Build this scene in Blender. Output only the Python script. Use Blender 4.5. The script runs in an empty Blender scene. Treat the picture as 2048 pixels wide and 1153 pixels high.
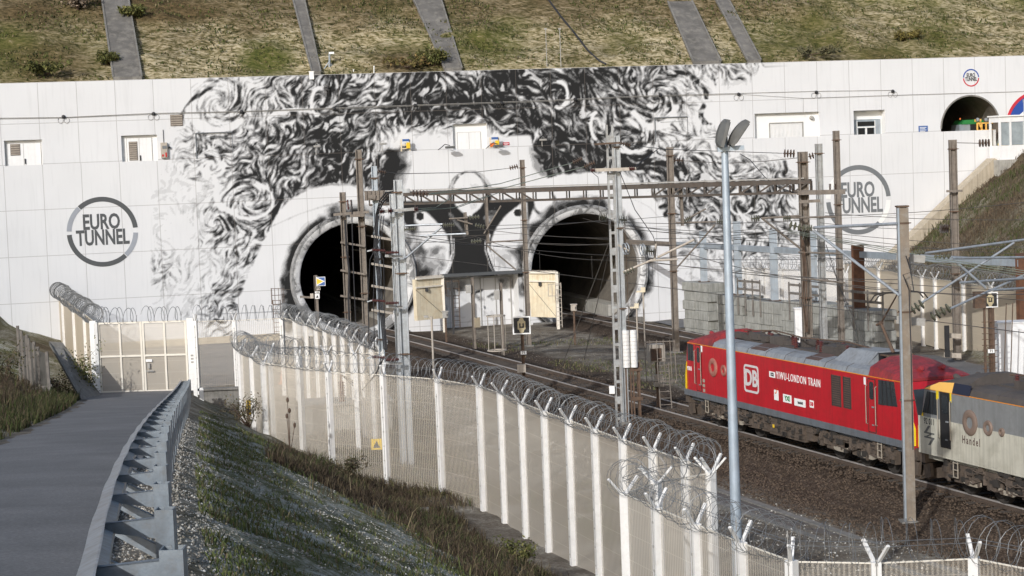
import bpy, bmesh, math, random
import numpy as np
from mathutils import Vector, Matrix
random.seed(7); RNG = np.random.default_rng(11)
SC = bpy.context.scene
COL = SC.collection
R = math.radians
# ------------------------------------------------------------------ camera model (2048 x 1153 photograph)
F_PX, H_CAM, PITCH, ROLL = 3900.0, 11.4, math.atan(261/3900), 0.038
CAM = np.array([0.0, 0.0, H_CAM])
_F = np.array([0, math.cos(PITCH), -math.sin(PITCH)])
_U0 = np.array([0, math.sin(PITCH), math.cos(PITCH)])
_R0 = np.array([1.0, 0, 0])
_U = _U0*math.cos(ROLL) + _R0*math.sin(ROLL)
_R = _R0*math.cos(ROLL) - _U0*math.sin(ROLL)
def proj(P):
    v = np.asarray(P, float) - CAM
    z = v @ _F
    return 1024 + F_PX*(v @ _R)/z, 576.5 - F_PX*(v @ _U)/z
def ray(px, py):
    d = _F*F_PX + _R*(px-1024) + _U*(576.5-py)
    return d/np.linalg.norm(d)
def at_y(px, py, Y):
    d = ray(px, py); return CAM + d*(Y/d[1])
def at_z(px, py, z):
    d = ray(px, py); return CAM + d*((z-H_CAM)/d[2])
YAW = R(13.5); D0 = 137.1
FU = np.array([math.cos(YAW), math.sin(YAW), 0]); FN = np.array([math.sin(YAW), -math.cos(YAW), 0])  # along the facade / out of it
FO = np.array([0, D0, 0.0])
def on_wall(px, py, back=0.0):
    """pixel -> (u, z) on the facade plane set back by 'back' metres"""
    d = ray(px, py); o = FO - FN*back
    t = ((o-CAM) @ FN)/(d @ FN); P = CAM + d*t
    return float((P-FO) @ FU), float(P[2])
def wall_pt(u, z, out=0.0):
    return FO + FU*u + FN*out + np.array([0, 0, z])
# ------------------------------------------------------------------ object helpers
MATS = {}
INV = {}
def tag(o, label=None, cat=None, group=None, kind=None):
    if label: o['label'] = label
    if cat: o['category'] = cat
    if group: o['group'] = group
    if kind: o['kind'] = kind
    return o
def thing(name, label, cat, loc=(0, 0, 0), rz=0.0, group=None):
    o = bpy.data.objects.new(name, None); COL.objects.link(o)
    o.location = Vector([float(a) for a in loc]); o.rotation_euler = (0, 0, rz); o.empty_display_size = .3
    INV[o.name] = (Matrix.Translation(o.location) @ Matrix.Rotation(rz, 4, 'Z')).inverted()
    return tag(o, label, cat, group)
def copy_tree(o, parent=None):
    c = o.copy(); COL.objects.link(c)
    if parent: c.parent = parent
    for ch in [k for k in COL.objects if k.parent == o]: copy_tree(ch, c)
    return c
def copy_thing(o, loc, rz, label, group=None):
    c = copy_tree(o); c.location = Vector([float(a) for a in loc]); c.rotation_euler = (0, 0, rz); c['label'] = label
    if group: c['group'] = group
    return c
class MB:
    """collects shapes; build() links them as ONE mesh object"""
    def __init__(s): s.v = []; s.f = []; s.m = []; s.cm = 0
    def mi(s, i): s.cm = i; return s
    def add(s, vs, fs):
        b = len(s.v); s.v += [tuple(float(c) for c in v) for v in vs]
        for f in fs: s.f.append(tuple(b+i for i in f)); s.m.append(s.cm)
    def box(s, c, size, rz=0.0, M=None, taper=1.0):
        x, y, z = [a/2 for a in size]
        vs = [(-x,-y,-z),(x,-y,-z),(x,y,-z),(-x,y,-z),(-x*taper,-y*taper,z),(x*taper,-y*taper,z),(x*taper,y*taper,z),(-x*taper,y*taper,z)]
        if M is None: M = Matrix.Rotation(rz, 3, 'Z')
        vs = [Vector(c) + M @ Vector(v) for v in vs]
        s.add(vs, [(0,3,2,1),(4,5,6,7),(0,1,5,4),(1,2,6,5),(2,3,7,6),(3,0,4,7)])
    def bar(s, a, b, w, h, up=(0,0,1)):
        a = Vector([float(q) for q in a]); b = Vector([float(q) for q in b]); d = (b-a)
        L = d.length
        if L < 1e-6: return
        d /= L; up = Vector(up)
        if abs(d.dot(up)) > .98: up = Vector((0,1,0)) if abs(d.y) < .9 else Vector((1,0,0))
        r = d.cross(up).normalized(); u = r.cross(d)
        vs = []
        for p in (a, b):
            for (i, j) in ((-1,-1),(1,-1),(1,1),(-1,1)): vs.append(p + r*(i*w/2) + u*(j*h/2))
        s.add(vs, [(0,3,2,1),(4,5,6,7),(0,1,5,4),(1,2,6,5),(2,3,7,6),(3,0,4,7)])
    def hbeam(s, a, b, w, h, tf=.018, tw=.012, up=(1,0,0)):
        """I section: flanges of width w, depth h measured along 'up'"""
        a = Vector([float(q) for q in a]); b = Vector([float(q) for q in b]); d = (b-a).normalized()
        up = Vector(up); r = d.cross(up).normalized(); u = r.cross(d)
        for k in (-1, 1): s.bar(a+u*(k*(h/2-tf/2)), b+u*(k*(h/2-tf/2)), w, tf, u)
        s.bar(a, b, tw, h-2*tf-.001, u)
    def tube(s, path, r, n=6, cap=True):
        P = [Vector([float(q) for q in p]) for p in path]
        rr = r if isinstance(r, (list, tuple)) else [r]*len(P)
        vs = []; fs = []; ref = None
        for i, p in enumerate(P):
            d = (P[min(i+1, len(P)-1)] - P[max(i-1, 0)])
            d = d.normalized() if d.length > 1e-9 else Vector((0,0,1))
            if ref is None: ref = Vector((0,0,1)) if abs(d.z) < .9 else Vector((1,0,0))
            a = d.cross(ref)
            if a.length < 1e-4: a = d.orthogonal()
            a.normalize(); b = a.cross(d); ref = b*-1 if False else -b if b.dot(ref) < 0 else b
            for k in range(n):
                t = 2*math.pi*k/n; vs.append(p + (a*math.cos(t) + b*math.sin(t))*rr[i])
        for i in range(len(P)-1):
            for k in range(n):
                k2 = (k+1) % n; fs.append((i*n+k, i*n+k2, (i+1)*n+k2, (i+1)*n+k))
        if cap:
            fs.append(tuple(range(n-1, -1, -1))); fs.append(tuple(range((len(P)-1)*n, len(P)*n)))
        s.add(vs, fs)
    def cyl(s, a, b, r, n=12, r2=None): s.tube([a, b], [r, r if r2 is None else r2], n)
    def discs(s, a, b, r, count, rc=.03, n=10):
        """string of insulator sheds between a and b"""
        a = Vector([float(q) for q in a]); b = Vector([float(q) for q in b]); d = b-a
        path = []; rad = []
        for i in range(count):
            for t, q in ((.08, rc), (.3, r), (.55, r*.9), (.75, rc)):
                path.append(a + d*((i+t)/count)); rad.append(q)
        s.tube([a]+path+[b], [rc*.6]+rad+[rc*.6], n)
    def prism(s, poly, ax, depth):
        """poly: list of 3D points (planar); extruded by vector ax*depth"""
        n = len(poly); A = Vector(ax)*depth
        vs = [Vector(p) for p in poly] + [Vector(p)+A for p in poly]
        fs = [tuple(range(n-1, -1, -1)), tuple(range(n, 2*n))] + [(i, (i+1) % n, n+(i+1) % n, n+i) for i in range(n)]
        s.add(vs, fs)
    def lathe(s, prof, c, axis, n=24, closed=False):
        """prof: (radius, height along axis)"""
        ax = Vector(axis).normalized(); a = ax.orthogonal().normalized(); b = ax.cross(a); c = Vector(c)
        vs = []; fs = []; m = len(prof)
        for k in range(n):
            t = 2*math.pi*k/n; d = a*math.cos(t)+b*math.sin(t)
            for (r, h) in prof: vs.append(c + d*r + ax*h)
        for k in range(n):
            k2 = (k+1) % n
            for i in range(m if closed else m-1):
                j = (i+1) % m; fs.append((k*m+i, k2*m+i, k2*m+j, k*m+j))
        s.add(vs, fs)
    def sphere(s, c, r, n=10, sz=1.0):
        s.lathe([(max(.0005, r*math.sin(math.pi*i/8)), -r*sz*math.cos(math.pi*i/8)) for i in range(9)], c, (0,0,1), n)
    def build(s, name, mats, parent=None, smooth=False, local=False, label=None, bevel=0, kind=None):
        me = bpy.data.meshes.new(name); vs = s.v
        if parent is not None and not local:
            M = INV[parent.name]; vs = [tuple(M @ Vector(v)) for v in vs]
        me.from_pydata(vs, [], s.f)
        mats = mats if isinstance(mats, (list, tuple)) else [mats]
        for m in mats: me.materials.append(MATS[m] if isinstance(m, str) else m)
        me.polygons.foreach_set('material_index', s.m)
        if smooth: me.polygons.foreach_set('use_smooth', [True]*len(s.f))
        me.validate(); me.update()
        if not s.noflip:
            bm = bmesh.new(); bm.from_mesh(me); bmesh.ops.recalc_face_normals(bm, faces=bm.faces); bm.to_mesh(me); bm.free()
        o = bpy.data.objects.new(name, me); COL.objects.link(o)
        if smooth: 
            try: me.set_sharp_from_angle(angle=R(40))
            except Exception: pass
        if bevel:
            b = o.modifiers.new('bevel', 'BEVEL'); b.width = bevel; b.segments = 2; b.limit_method = 'ANGLE'
        if parent is not None:
            o.parent = parent; INV[o.name] = INV[parent.name]
        else: INV[o.name] = Matrix.Identity(4)
        if label: o['label'] = label
        if kind: o['kind'] = kind
        return o
    noflip = False
def np_mesh(name, V, Fq, mats, parent=None, color=None, smooth=False, attr='paint', midx=None):
    me = bpy.data.meshes.new(name); V = np.asarray(V, np.float32); Fq = np.asarray(Fq, np.int32); k = Fq.shape[1]
    me.vertices.add(len(V)); me.vertices.foreach_set('co', V.ravel())
    me.loops.add(Fq.size); me.loops.foreach_set('vertex_index', Fq.ravel())
    me.polygons.add(len(Fq)); me.polygons.foreach_set('loop_start', np.arange(0, Fq.size, k, dtype=np.int32))
    me.polygons.foreach_set('loop_total', np.full(len(Fq), k, np.int32))
    for m in (mats if isinstance(mats, (list, tuple)) else [mats]): me.materials.append(MATS[m])
    if midx is not None: me.polygons.foreach_set('material_index', np.asarray(midx, np.int32))
    if smooth: me.polygons.foreach_set('use_smooth', np.ones(len(Fq), bool))
    me.update(calc_edges=True)
    if color is not None:
        a = me.color_attributes.new(attr, 'FLOAT_COLOR', 'POINT')
        c = np.ones((len(V), 4), np.float32); c[:, :color.shape[1]] = color; a.data.foreach_set('color', c.ravel())
    me.validate()
    o = bpy.data.objects.new(name, me); COL.objects.link(o)
    if parent is not None: o.parent = parent; INV[o.name] = INV[parent.name]
    return o
def text_mesh(txt, size, extr=.006, bold=0.0, sx=1.0, align='CENTER', spacing=1.0):
    cu = bpy.data.curves.new('t', 'FONT'); cu.body = txt; cu.size = size; cu.extrude = extr; cu.offset = bold
    cu.align_x = align; cu.align_y = 'CENTER'; cu.space_character = spacing; cu.resolution_u = 3
    o = bpy.data.objects.new('t', cu); COL.objects.link(o)
    dg = bpy.context.evaluated_depsgraph_get()
    me = bpy.data.meshes.new_from_object(o.evaluated_get(dg))
    vs = [(v.co.x*sx, v.co.y, v.co.z) for v in me.vertices]; fs = [tuple(p.vertices) for p in me.polygons]
    bpy.data.objects.remove(o); bpy.data.curves.remove(cu); bpy.data.meshes.remove(me)
    return vs, fs
def add_text(mb, txt, org, xdir, updir, size, bold=0.0, sx=1.0, extr=.004, align='CENTER', spacing=1.0):
    vs, fs = text_mesh(txt, size, extr, bold, sx, align, spacing)
    X = Vector(xdir).normalized(); U = Vector(updir).normalized(); N = X.cross(U); O = Vector([float(q) for q in org])
    mb.add([O + X*v[0] + U*v[1] + N*v[2] for v in vs], fs)
# ------------------------------------------------------------------ materials
def new_mat(name):
    m = bpy.data.materials.new(name); m.use_nodes = True; nt = m.node_tree; nt.nodes.clear(); MATS[name] = m
    out = nt.nodes.new('ShaderNodeOutputMaterial'); b = nt.nodes.new('ShaderNodeBsdfPrincipled')
    nt.links.new(b.outputs[0], out.inputs[0]); return m, nt, b, out
def N(nt, t, **kw):
    n = nt.nodes.new(t)
    for k, v in kw.items():
        if k in n.inputs: n.inputs[k].default_value = v
        else: setattr(n, k, v)
    return n
def ramp(nt, stops, interp='LINEAR'):
    r = nt.nodes.new('ShaderNodeValToRGB'); cr = r.color_ramp; cr.interpolation = interp
    while len(cr.elements) < len(stops): cr.elements.new(.5)
    for e, (p, c) in zip(cr.elements, stops): e.position = p; e.color = (c[0], c[1], c[2], 1) if not isinstance(c, (int, float)) else (c, c, c, 1)
    return r
def coords(nt, scale=(1,1,1), kind='Object'):
    tc = nt.nodes.new('ShaderNodeTexCoord'); mp = nt.nodes.new('ShaderNodeMapping'); mp.inputs['Scale'].default_value = scale
    nt.links.new(tc.outputs[kind], mp.inputs[0]); return mp.outputs[0]
def mixc(nt, fac, a, b, mode='MIX'):
    m = nt.nodes.new('ShaderNodeMix'); m.data_type = 'RGBA'; m.blend_type = mode
    for s, v in ((m.inputs[0], fac), (m.inputs[6], a), (m.inputs[7], b)):
        if hasattr(v, 'is_linked') or isinstance(v, bpy.types.NodeSocket): nt.links.new(v, s)
        elif isinstance(v, (int, float)): s.default_value = v if s == m.inputs[0] else (v, v, v, 1)
        else: s.default_value = (v[0], v[1], v[2], 1)
    return m.outputs[2]
def pm(name, col, rough=.6, metal=0.0, var=.2, scale=2.0, bump=0.0, bscale=40, streak=0.0, dirt=None, dirt_amt=.4, spec=.5):
    """painted / metal / stone surface: base colour with cloudy variation, vertical streaks and optional dirt patches"""
    m, nt, b, out = new_mat(name); L = nt.links
    co = coords(nt)
    n = N(nt, 'ShaderNodeTexNoise', Scale=scale, Detail=6.0, Roughness=.65); L.new(co, n.inputs['Vector'])
    lo = tuple(c*(1-var) for c in col); hi = tuple(min(1, c*(1+var)) for c in col)
    r = ramp(nt, [(.3, lo), (.7, hi)]); L.new(n.outputs[0], r.inputs[0]); c = r.outputs[0]
    if streak:
        n2 = N(nt, 'ShaderNodeTexNoise', Scale=1.0, Detail=4.0); L.new(coords(nt, (9, 9, .5)), n2.inputs['Vector'])
        r2 = ramp(nt, [(.45, 0.0), (.75, 1.0)]); L.new(n2.outputs[0], r2.inputs[0])
        mm = N(nt, 'ShaderNodeMath', operation='MULTIPLY'); mm.inputs[1].default_value = streak; L.new(r2.outputs[0], mm.inputs[0])
        c = mixc(nt, mm.outputs[0], c, tuple(q*.45 for q in (dirt or col)))
    if dirt:
        n3 = N(nt, 'ShaderNodeTexNoise', Scale=scale*2.3, Detail=8.0, Roughness=.7); L.new(co, n3.inputs['Vector'])
        r3 = ramp(nt, [(.48, 0.0), (.66, 1.0)]); L.new(n3.outputs[0], r3.inputs[0])
        mm = N(nt, 'ShaderNodeMath', operation='MULTIPLY'); mm.inputs[1].default_value = dirt_amt; L.new(r3.outputs[0], mm.inputs[0])
        c = mixc(nt, mm.outputs[0], c, dirt)
    L.new(c, b.inputs['Base Color']); b.inputs['Roughness'].default_value = rough; b.inputs['Metallic'].default_value = metal
    b.inputs['Specular IOR Level'].default_value = spec
    if bump:
        n4 = N(nt, 'ShaderNodeTexNoise', Scale=bscale, Detail=5.0); L.new(co, n4.inputs['Vector'])
        bp = N(nt, 'ShaderNodeBump', Strength=bump, Distance=.02); L.new(n4.outputs[0], bp.inputs['Height']); L.new(bp.outputs[0], b.inputs['Normal'])
    return m
pm('galv', (.42,.45,.48), .45, .55, .18, 3, .1, 60, .25, (.25,.22,.2), .3)
pm('galv_blue', (.36,.41,.46), .5, .35, .15, 2, .05, 40, .2, (.3,.26,.22), .25)
pm('beam_dark', (.075,.064,.055), .8, .1, .3, 3, .15, 50, .3, (.12,.075,.05), .4)
pm('mast_brown', (.205,.178,.152), .75, .1, .22, 3, .15, 50, .35, (.12,.08,.055), .4)
pm('mast_grey', (.36,.37,.37), .6, .3, .2, 3, .12, 50, .4, (.2,.15,.11), .45)
pm('rusty_steel', (.11,.075,.055), .85, .1, .35, 4, .2, 50, .3, (.17,.085,.04), .5)
pm('wire', (.12,.11,.1), .6, .4, .1, 3)
pm('wire_green', (.24,.27,.22), .6, .3, .1, 3)
pm('cable', (.025,.025,.028), .6, 0, .1, 3)
pm('ins_brown', (.085,.055,.04), .35, 0, .2, 6)
pm('ins_red', (.10,.03,.026), .3, 0, .2, 6)
pm('ins_green', (.12,.12,.085), .25, 0, .2, 6)
pm('fence_white', (.80,.79,.77), .5, 0, .06, 3, 0, 40, .12, (.5,.44,.36), .2)
pm('fence_cream', (.74,.69,.60), .55, 0, .06, 3)
pm('razor', (.20,.205,.21), .5, .4, .15, 3)
pm('concrete', (.40,.385,.35), .9, 0, .18, 1.2, .25, 30, .5, (.2,.19,.165), .35)
pm('concrete_tan', (.46,.40,.31), .9, 0, .12, .8, .2, 30, .4, (.28,.23,.17), .3)
pm('concrete_dark', (.2,.19,.175), .95, 0, .25, 1.5, .3, 30, .4, (.1,.1,.08), .4)
pm('lining', (.17,.15,.125), .9, 0, .3, .5, .15, 8, .4, (.07,.06,.05), .5)
pm('white_paint', (.80,.80,.80), .55, 0, .04, 1, 0, 40, .1, (.5,.48,.44), .12)
pm('white_clean', (.82,.82,.81), .5, 0, .03, 2)
pm('cream_steel', (.72,.64,.48), .6, 0, .08, 1.2, .08, 30, .35, (.55,.36,.16), .35)
pm('louvre', (.20,.17,.145), .7, 0, .2, 4)
pm('black', (.02,.02,.022), .5, 0, .1, 4)
pm('dark_glass', (.015,.017,.02), .08, 0, .1, 2)
pm('cab_glass', (.03,.035,.04), .12, 0, .2, 2)
pm('logo_dark', (.075,.08,.085), .6, 0, .08, 2)
pm('logo_light', (.30,.32,.36), .6, 0, .05, 2)
pm('logo_grey', (.16,.17,.18), .6, 0, .08, 2)
pm('logo_mid', (.19,.20,.21), .6, 0, .08, 2)
pm('logo_blue', (.025,.075,.33), .5, 0, .1, 2)
pm('logo_red', (.52,.03,.05), .5, 0, .1, 2)
pm('sign_yellow', (.78,.52,.03), .5, 0, .05, 2)
pm('sign_blue', (.05,.12,.33), .5, 0, .05, 2)
pm('sign_tan', (.47,.40,.25), .6, 0, .08, 4)
pm('orange', (.75,.17,.03), .5, 0, .08, 2)
pm('red', (.5,.02,.02), .4, 0, .1, 2)
pm('green_paint', (.03,.22,.06), .4, 0, .1, 2)
pm('box_beige', (.46,.41,.35), .6, 0, .1, 4, 0, 40, .3, (.22,.17,.13), .3)
pm('box_grey', (.36,.35,.33), .6, 0, .1, 4, 0, 40, .3, (.2,.17,.14), .3)
pm('lamp_grey', (.13,.13,.125), .5, .2, .12, 6)
pm('wood_grey', (.16,.145,.13), .9, 0, .25, 3, .3, 30)
pm('rail_steel', (.50,.47,.45), .35, .35, .15, 2, .05, 30)
pm('rail_side', (.085,.062,.048), .85, .1, .3, 3, .2, 40)
pm('sleeper', (.075,.062,.052), .95, 0, .25, 2, .3, 30)
def lit_copy(): pass
# ------------------------------------------------------------------ the mural: paint tones computed on a picture-sized canvas, carried by the wall itself
MX0, MX1, MY0, MY1, MS = 296, 1644, 112, 676, 2.0
mx = np.arange(MX0, MX1, MS); my = np.arange(MY0, MY1, MS); GX, GY = np.meshgrid(mx, my)
def smooth(a, n=1):
    for _ in range(n):
        a = (a + np.roll(a, 1, 0) + np.roll(a, -1, 0))/3; a = (a + np.roll(a, 1, 1) + np.roll(a, -1, 1))/3
    return a
def bilin(a, fx, fy):
    fx = np.clip(fx, 0, a.shape[1]-1.001); fy = np.clip(fy, 0, a.shape[0]-1.001); i = fx.astype(int); j = fy.astype(int); u = fx-i; v = fy-j
    return a[j, i]*(1-u)*(1-v) + a[j, i+1]*u*(1-v) + a[j+1, i]*(1-u)*v + a[j+1, i+1]*u*v
ROWS = {120:"000543456676567845765775544432600000", 150:"000423445844678459875886454244000000",
180:"002233465754686788678846544210000000", 210:"002253455645788888765846655100000000",
240:"012343456656767556677545432000000000", 270:"014435678763111102758764633331000000",
295:"023444546872000003899877643221000000", 330:"023255656767410000159998876543320000",
360:"112255557878300000048632256544453410", 390:"111244684000000000000000246545554000",
420:"112435700000000000000000056456453000", 450:"101554600000000000000000002443443000",
480:"102434200000000000000000002333435400", 510:"211244100000000000000000002223221000",
540:"321233000000000000000000000222210000", 570:"211344000000000000000000000222110000",
600:"112332000000000000000000000111000000", 630:"112453000000000000000000000000000000", 670:"001342000000000000000000000000000000"}
ry = sorted(ROWS); dg = np.array([[int(c) for c in ROWS[y]] for y in ry], float)
fy = np.interp(GY, ry, np.arange(len(ry))); dens = bilin(dg, (GX-320)/40.0, fy)/9.0
dens = smooth(dens, 4)
CURLS = [(437,208,70,1),(1312,196,52,-1),(1125,190,34,1),(640,206,36,1),(500,402,62,1),(424,334,30,1),(335,452,58,1),(430,448,40,-1),(1262,288,44,1),
         (1482,406,34,1),(1518,412,26,-1),(1035,265,26,1),(545,270,45,-1),(665,265,40,1),(735,240,40,-1),(1195,250,42,1),(328,520,30,1),(418,628,42,-1),(420,560,50,1),
         (590,330,40,1),(1405,240,40,-1),(1440,460,36,1),(880,180,40,-1),(770,190,42,1),(1000,180,40,1),(1210,180,36,-1),(735,335,30,1),(1380,330,44,-1),(1560,350,36,1),(1530,480,30,1),(480,490,40,1)]
ang = np.where(GX < 880, R(-52), R(52)) + (smooth(RNG.standard_normal(GX.shape), 30)*11)
cx2 = np.cos(2*ang)*.6; sx2 = np.sin(2*ang)*.6
rings = np.zeros_like(dens)
for ci, (cx, cy, rr, sg) in enumerate(CURLS):
    dx, dy = GX-cx, (GY-cy)*1.05; r = np.hypot(dx, dy); t = np.arctan2(dy, dx)+math.pi/2; t = t + .45*sg; w = (1.1 if ci < 11 else .35)*np.exp(-(r/(rr*1.1))**4)
    cx2 += w*np.cos(2*t); sx2 += w*np.sin(2*t)
    rings += (sg*.12 if ci < 9 else 0)*np.cos(2*math.pi*r/(rr*.62)+np.sin(t*1.0+cx)*2.4)*np.exp(-(r/(rr*1.0))**6)*(.5+.5*np.sin(t*2+cy))
th = .5*np.arctan2(sx2, cx2); vx, vy = np.cos(th), np.sin(th)
def lic(seed, steps):
    acc = seed.copy()
    for sgn in (1, -1):
        px_ = (GX-MX0)/MS; py_ = (GY-MY0)/MS; lx, ly = vx*sgn, vy*sgn
        for _ in range(steps):
            px_ = px_+lx*.8; py_ = py_+ly*.8; acc += bilin(seed, px_, py_)
            nx, ny = bilin(vx, px_, py_), bilin(vy, px_, py_); s = np.sign(nx*lx+ny*ly); s[s == 0] = 1; lx, ly = nx*s, ny*s
    return acc
nF = lic(RNG.standard_normal(GX.shape), 6); nF -= smooth(nF, 20); nF /= nF.std()
nA = lic(smooth(RNG.standard_normal(GX.shape), 1), 6); nA -= smooth(nA, 40); nA /= nA.std(); nD = lic(smooth(RNG.standard_normal(GX.shape), 1), 2); nD /= nD.std()
nB = lic(smooth(RNG.standard_normal(GX.shape), 4), 10); nB /= nB.std()
nC = smooth(RNG.standard_normal(GX.shape), 2); nC /= nC.std()
act = np.clip(dens*3.2, 0, 1)
dens = dens*np.clip((1612-GX+10*nB)/40, 0, 1); act = np.clip(dens*3.2, 0, 1)
wh = np.clip((nB+.35*nA-1.15)*2, 0, 1); tone = dens*1.08 + act*(.17*nF + .15*nA + .10*nB + .07*nD + rings) - .02; tone = tone*(1-.8*wh*act)
edge = np.clip(np.minimum(np.minimum(GX-MX0, MX1-GX)/14, 1), 0, 1); tone = tone*edge
SHAPES = []     # later shapes lie over earlier ones
def inpoly(poly):
    p = np.array(poly, float); ins = np.zeros(GX.shape, bool); j = len(p)-1
    for i in range(len(p)):
        c = ((p[i, 1] > GY) != (p[j, 1] > GY)) & (GX < (p[j, 0]-p[i, 0])*(GY-p[i, 1])/(p[j, 1]-p[i, 1]+1e-9)+p[i, 0]); ins ^= c; j = i
    return ins
def fillp(poly, val, blur=1, wob=.0):
    global tone
    m = smooth(inpoly(poly).astype(float), blur); v = val + wob*nB
    tone = tone*(1-m) + v*m
def stroke(pts, w, val, soft=1.5, wob=.0):
    global tone
    d = np.full(GX.shape, 1e9); P = np.array(pts, float)
    for a, b in zip(P[:-1], P[1:]):
        ab = b-a; t = np.clip(((GX-a[0])*ab[0]+(GY-a[1])*ab[1])/(ab@ab+1e-9), 0, 1); d = np.minimum(d, np.hypot(GX-a[0]-t*ab[0], GY-a[1]-t*ab[1]))
    m = np.clip((w/2+nB*w*.12-d)/soft+.5, 0, 1); tone = tone*(1-m) + (val+wob*nA)*m
def arcp(cx, cy, rx, ry_, a0, a1, n=24): return [(cx+rx*math.cos(R(a0+(a1-a0)*i/n)), cy+ry_*math.sin(R(a0+(a1-a0)*i/n))) for i in range(n+1)]
# loose edges of the hair
stroke([(362,236),(372,214),(386,198),(405,187),(420,176),(432,165),(446,152)], 8, .55, 2, .2)
stroke([(1345,134),(1362,146),(1378,150),(1393,162),(1404,172),(1411,184),(1413,194)], 9, .62, 2, .25)
stroke([(1407,212),(1402,222),(1402,235),(1410,246),(1420,248)], 9, .6, 2, .2)
stroke([(1570,325),(1573,335),(1570,346)], 6, .7, 2, .2)
stroke(arcp(640,206,17,30,120,280), 7, .02, 2); stroke(arcp(1118,190,17,26,-90,110), 7, .05, 2)
stroke(arcp(425,336,22,17,-20,200), 7, .05, 2); stroke(arcp(500,402,46,36,-60,140), 6, .02, 2); stroke(arcp(470,390,38,34,90,200), 12, .02, 3)
stroke(arcp(335,450,48,68,150,290), 7, .16, 4); stroke(arcp(435,210,58,50,40,170), 14, .03, 4); stroke(arcp(1308,195,46,60,20,150), 13, .03, 4)
stroke(arcp(1258,285,28,20,60,200), 8, .03, 2); stroke(arcp(1272,288,26,16,10,170), 8, .02, 2); stroke(arcp(1196,252,14,28,110,250), 6, .03, 2)
stroke(arcp(1482,406,24,24,30,250), 5, .03, 2); stroke(arcp(590,250,60,30,200,320), 6, .02, 2)
# forehead and brow shading
fillp([(772,275),(770,300),(806,298),(806,330),(798,352),(790,400),(770,410),(752,390),(770,345)], .86, 2, .10)
fillp([(800,290),(832,296),(824,330),(812,362),(806,400),(786,400),(792,350)], .55, 2, .1)
fillp([(816,285),(1062,270),(1072,310),(1092,345),(1098,372),(1050,396),(880,400),(806,402),(812,365),(824,330)], .02, 3)
fillp([(816,296),(828,296),(820,340),(808,380),(800,380),(812,340)], .27, 2, .06)
fillp([(1056,296),(1066,294),(1074,320),(1092,344),(1086,356),(1066,336)], .33, 2, .06)
m_b = smooth(inpoly([(1062,294),(1180,286),(1200,320),(1170,350),(1100,364),(1078,328)]).astype(float), 7); tone = tone*(1-m_b) + (.80+.16*nA+.14*nF+.05*nB)*m_b
# white of the two round eyes
fillp([(468,672),(476,612),(490,566),(518,504),(546,444),(560,420),(584,398),(618,378),(660,369),(702,370),(738,384),(772,408),(806,432),(830,470),(838,560),(846,640),(830,680)], .03, 1)
fillp([(1044,372),(1080,360),(1120,350),(1180,345),(1250,350),(1290,372),(1318,402),(1336,440),(1344,480),(1350,560),(1340,640),(1300,676),(1060,640),(1036,560),(1036,470)], .03, 1)
stroke([(546,452),(600,428),(650,412),(700,402),(735,400)], 3.5, .28, 3); stroke([(1330,430),(1316,402),(1296,378),(1270,360)], 9, .45, 5, .2)
stroke([(620,377),(660,370),(704,371),(744,390),(775,414)], 3, .4, 2); stroke([(1270,400),(1300,415),(1322,440)], 4, .2, 4)
# dark bridge between them
fillp([(782,408),(806,402),(908,404),(930,430),(946,430),(966,404),(1052,396),(1072,402),(1058,440),(1050,556),(1040,600),(1010,560),(1000,552),(900,553),(868,570),(846,560),(826,470),(800,432)], .93, 1, .035)
fillp([(830,426),(840,421),(852,424),(876,446),(893,468),(900,492),(900,516),(890,548),(878,566),(858,556),(848,520),(836,480),(828,446)], .03, 1)
fillp([(824,440),(836,448),(846,490),(858,530),(872,558),(860,572),(844,560),(826,480)], .5, 3, .14); fillp([(848,500),(896,486),(892,530),(876,562),(858,548)], .25, 4, .16)
fillp([(1054,405),(1040,408),(1012,430),(992,456),(983,478),(980,506),(992,540),(1012,572),(1036,590),(1046,520),(1056,450)], .03, 1)
fillp([(1046,430),(1056,430),(1056,520),(1040,590),(1016,570),(1030,520),(1042,470)], .5, 3, .14); fillp([(984,500),(1040,500),(1034,580),(1010,566),(992,536)], .25, 4, .16)
stroke([(902,470),(905,505),(896,535),(880,565)], 3.2, .0, 1.2); stroke([(908,478),(908,510),(899,538),(889,556)], 2.2, .15, 1.2)
stroke([(978,470),(976,500),(988,536),(1006,566),(1030,590)], 3.2, .0, 1.2); stroke([(971,480),(970,500),(980,532),(994,556)], 2.2, .15, 1.2)
for c in ((840,433), (1036,426)): fillp(arcp(*c, 8, 8, 0, 360), .97, 0)
fillp(arcp(940,388,44,46,180,360)+[(984,404),(896,404)], .58, 2, .16); stroke(arcp(940,388,40,43,190,350), 2.5, .15, 2); fillp(arcp(938,386,33,42,0,360), .05, 1); stroke(arcp(938,386,33,42,185,355), 3, .5, 2, .2)
fillp(arcp(939,392,26,30,0,360), .13, 3, .06); stroke([(935,430),(941,430)], 6, .02); stroke([(900,428),(916,452),(930,470)], 10, .62, 8, .1); stroke([(988,424),(974,440)], 16, .6, 8, .1)
fillp(arcp(1090,408,24,26,0,360), .9, 1); fillp(arcp(1088,404,20,24,0,360), .03, 1); stroke(arcp(1090,404,19,24,0,80), 6, .3, 3, .1)
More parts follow.
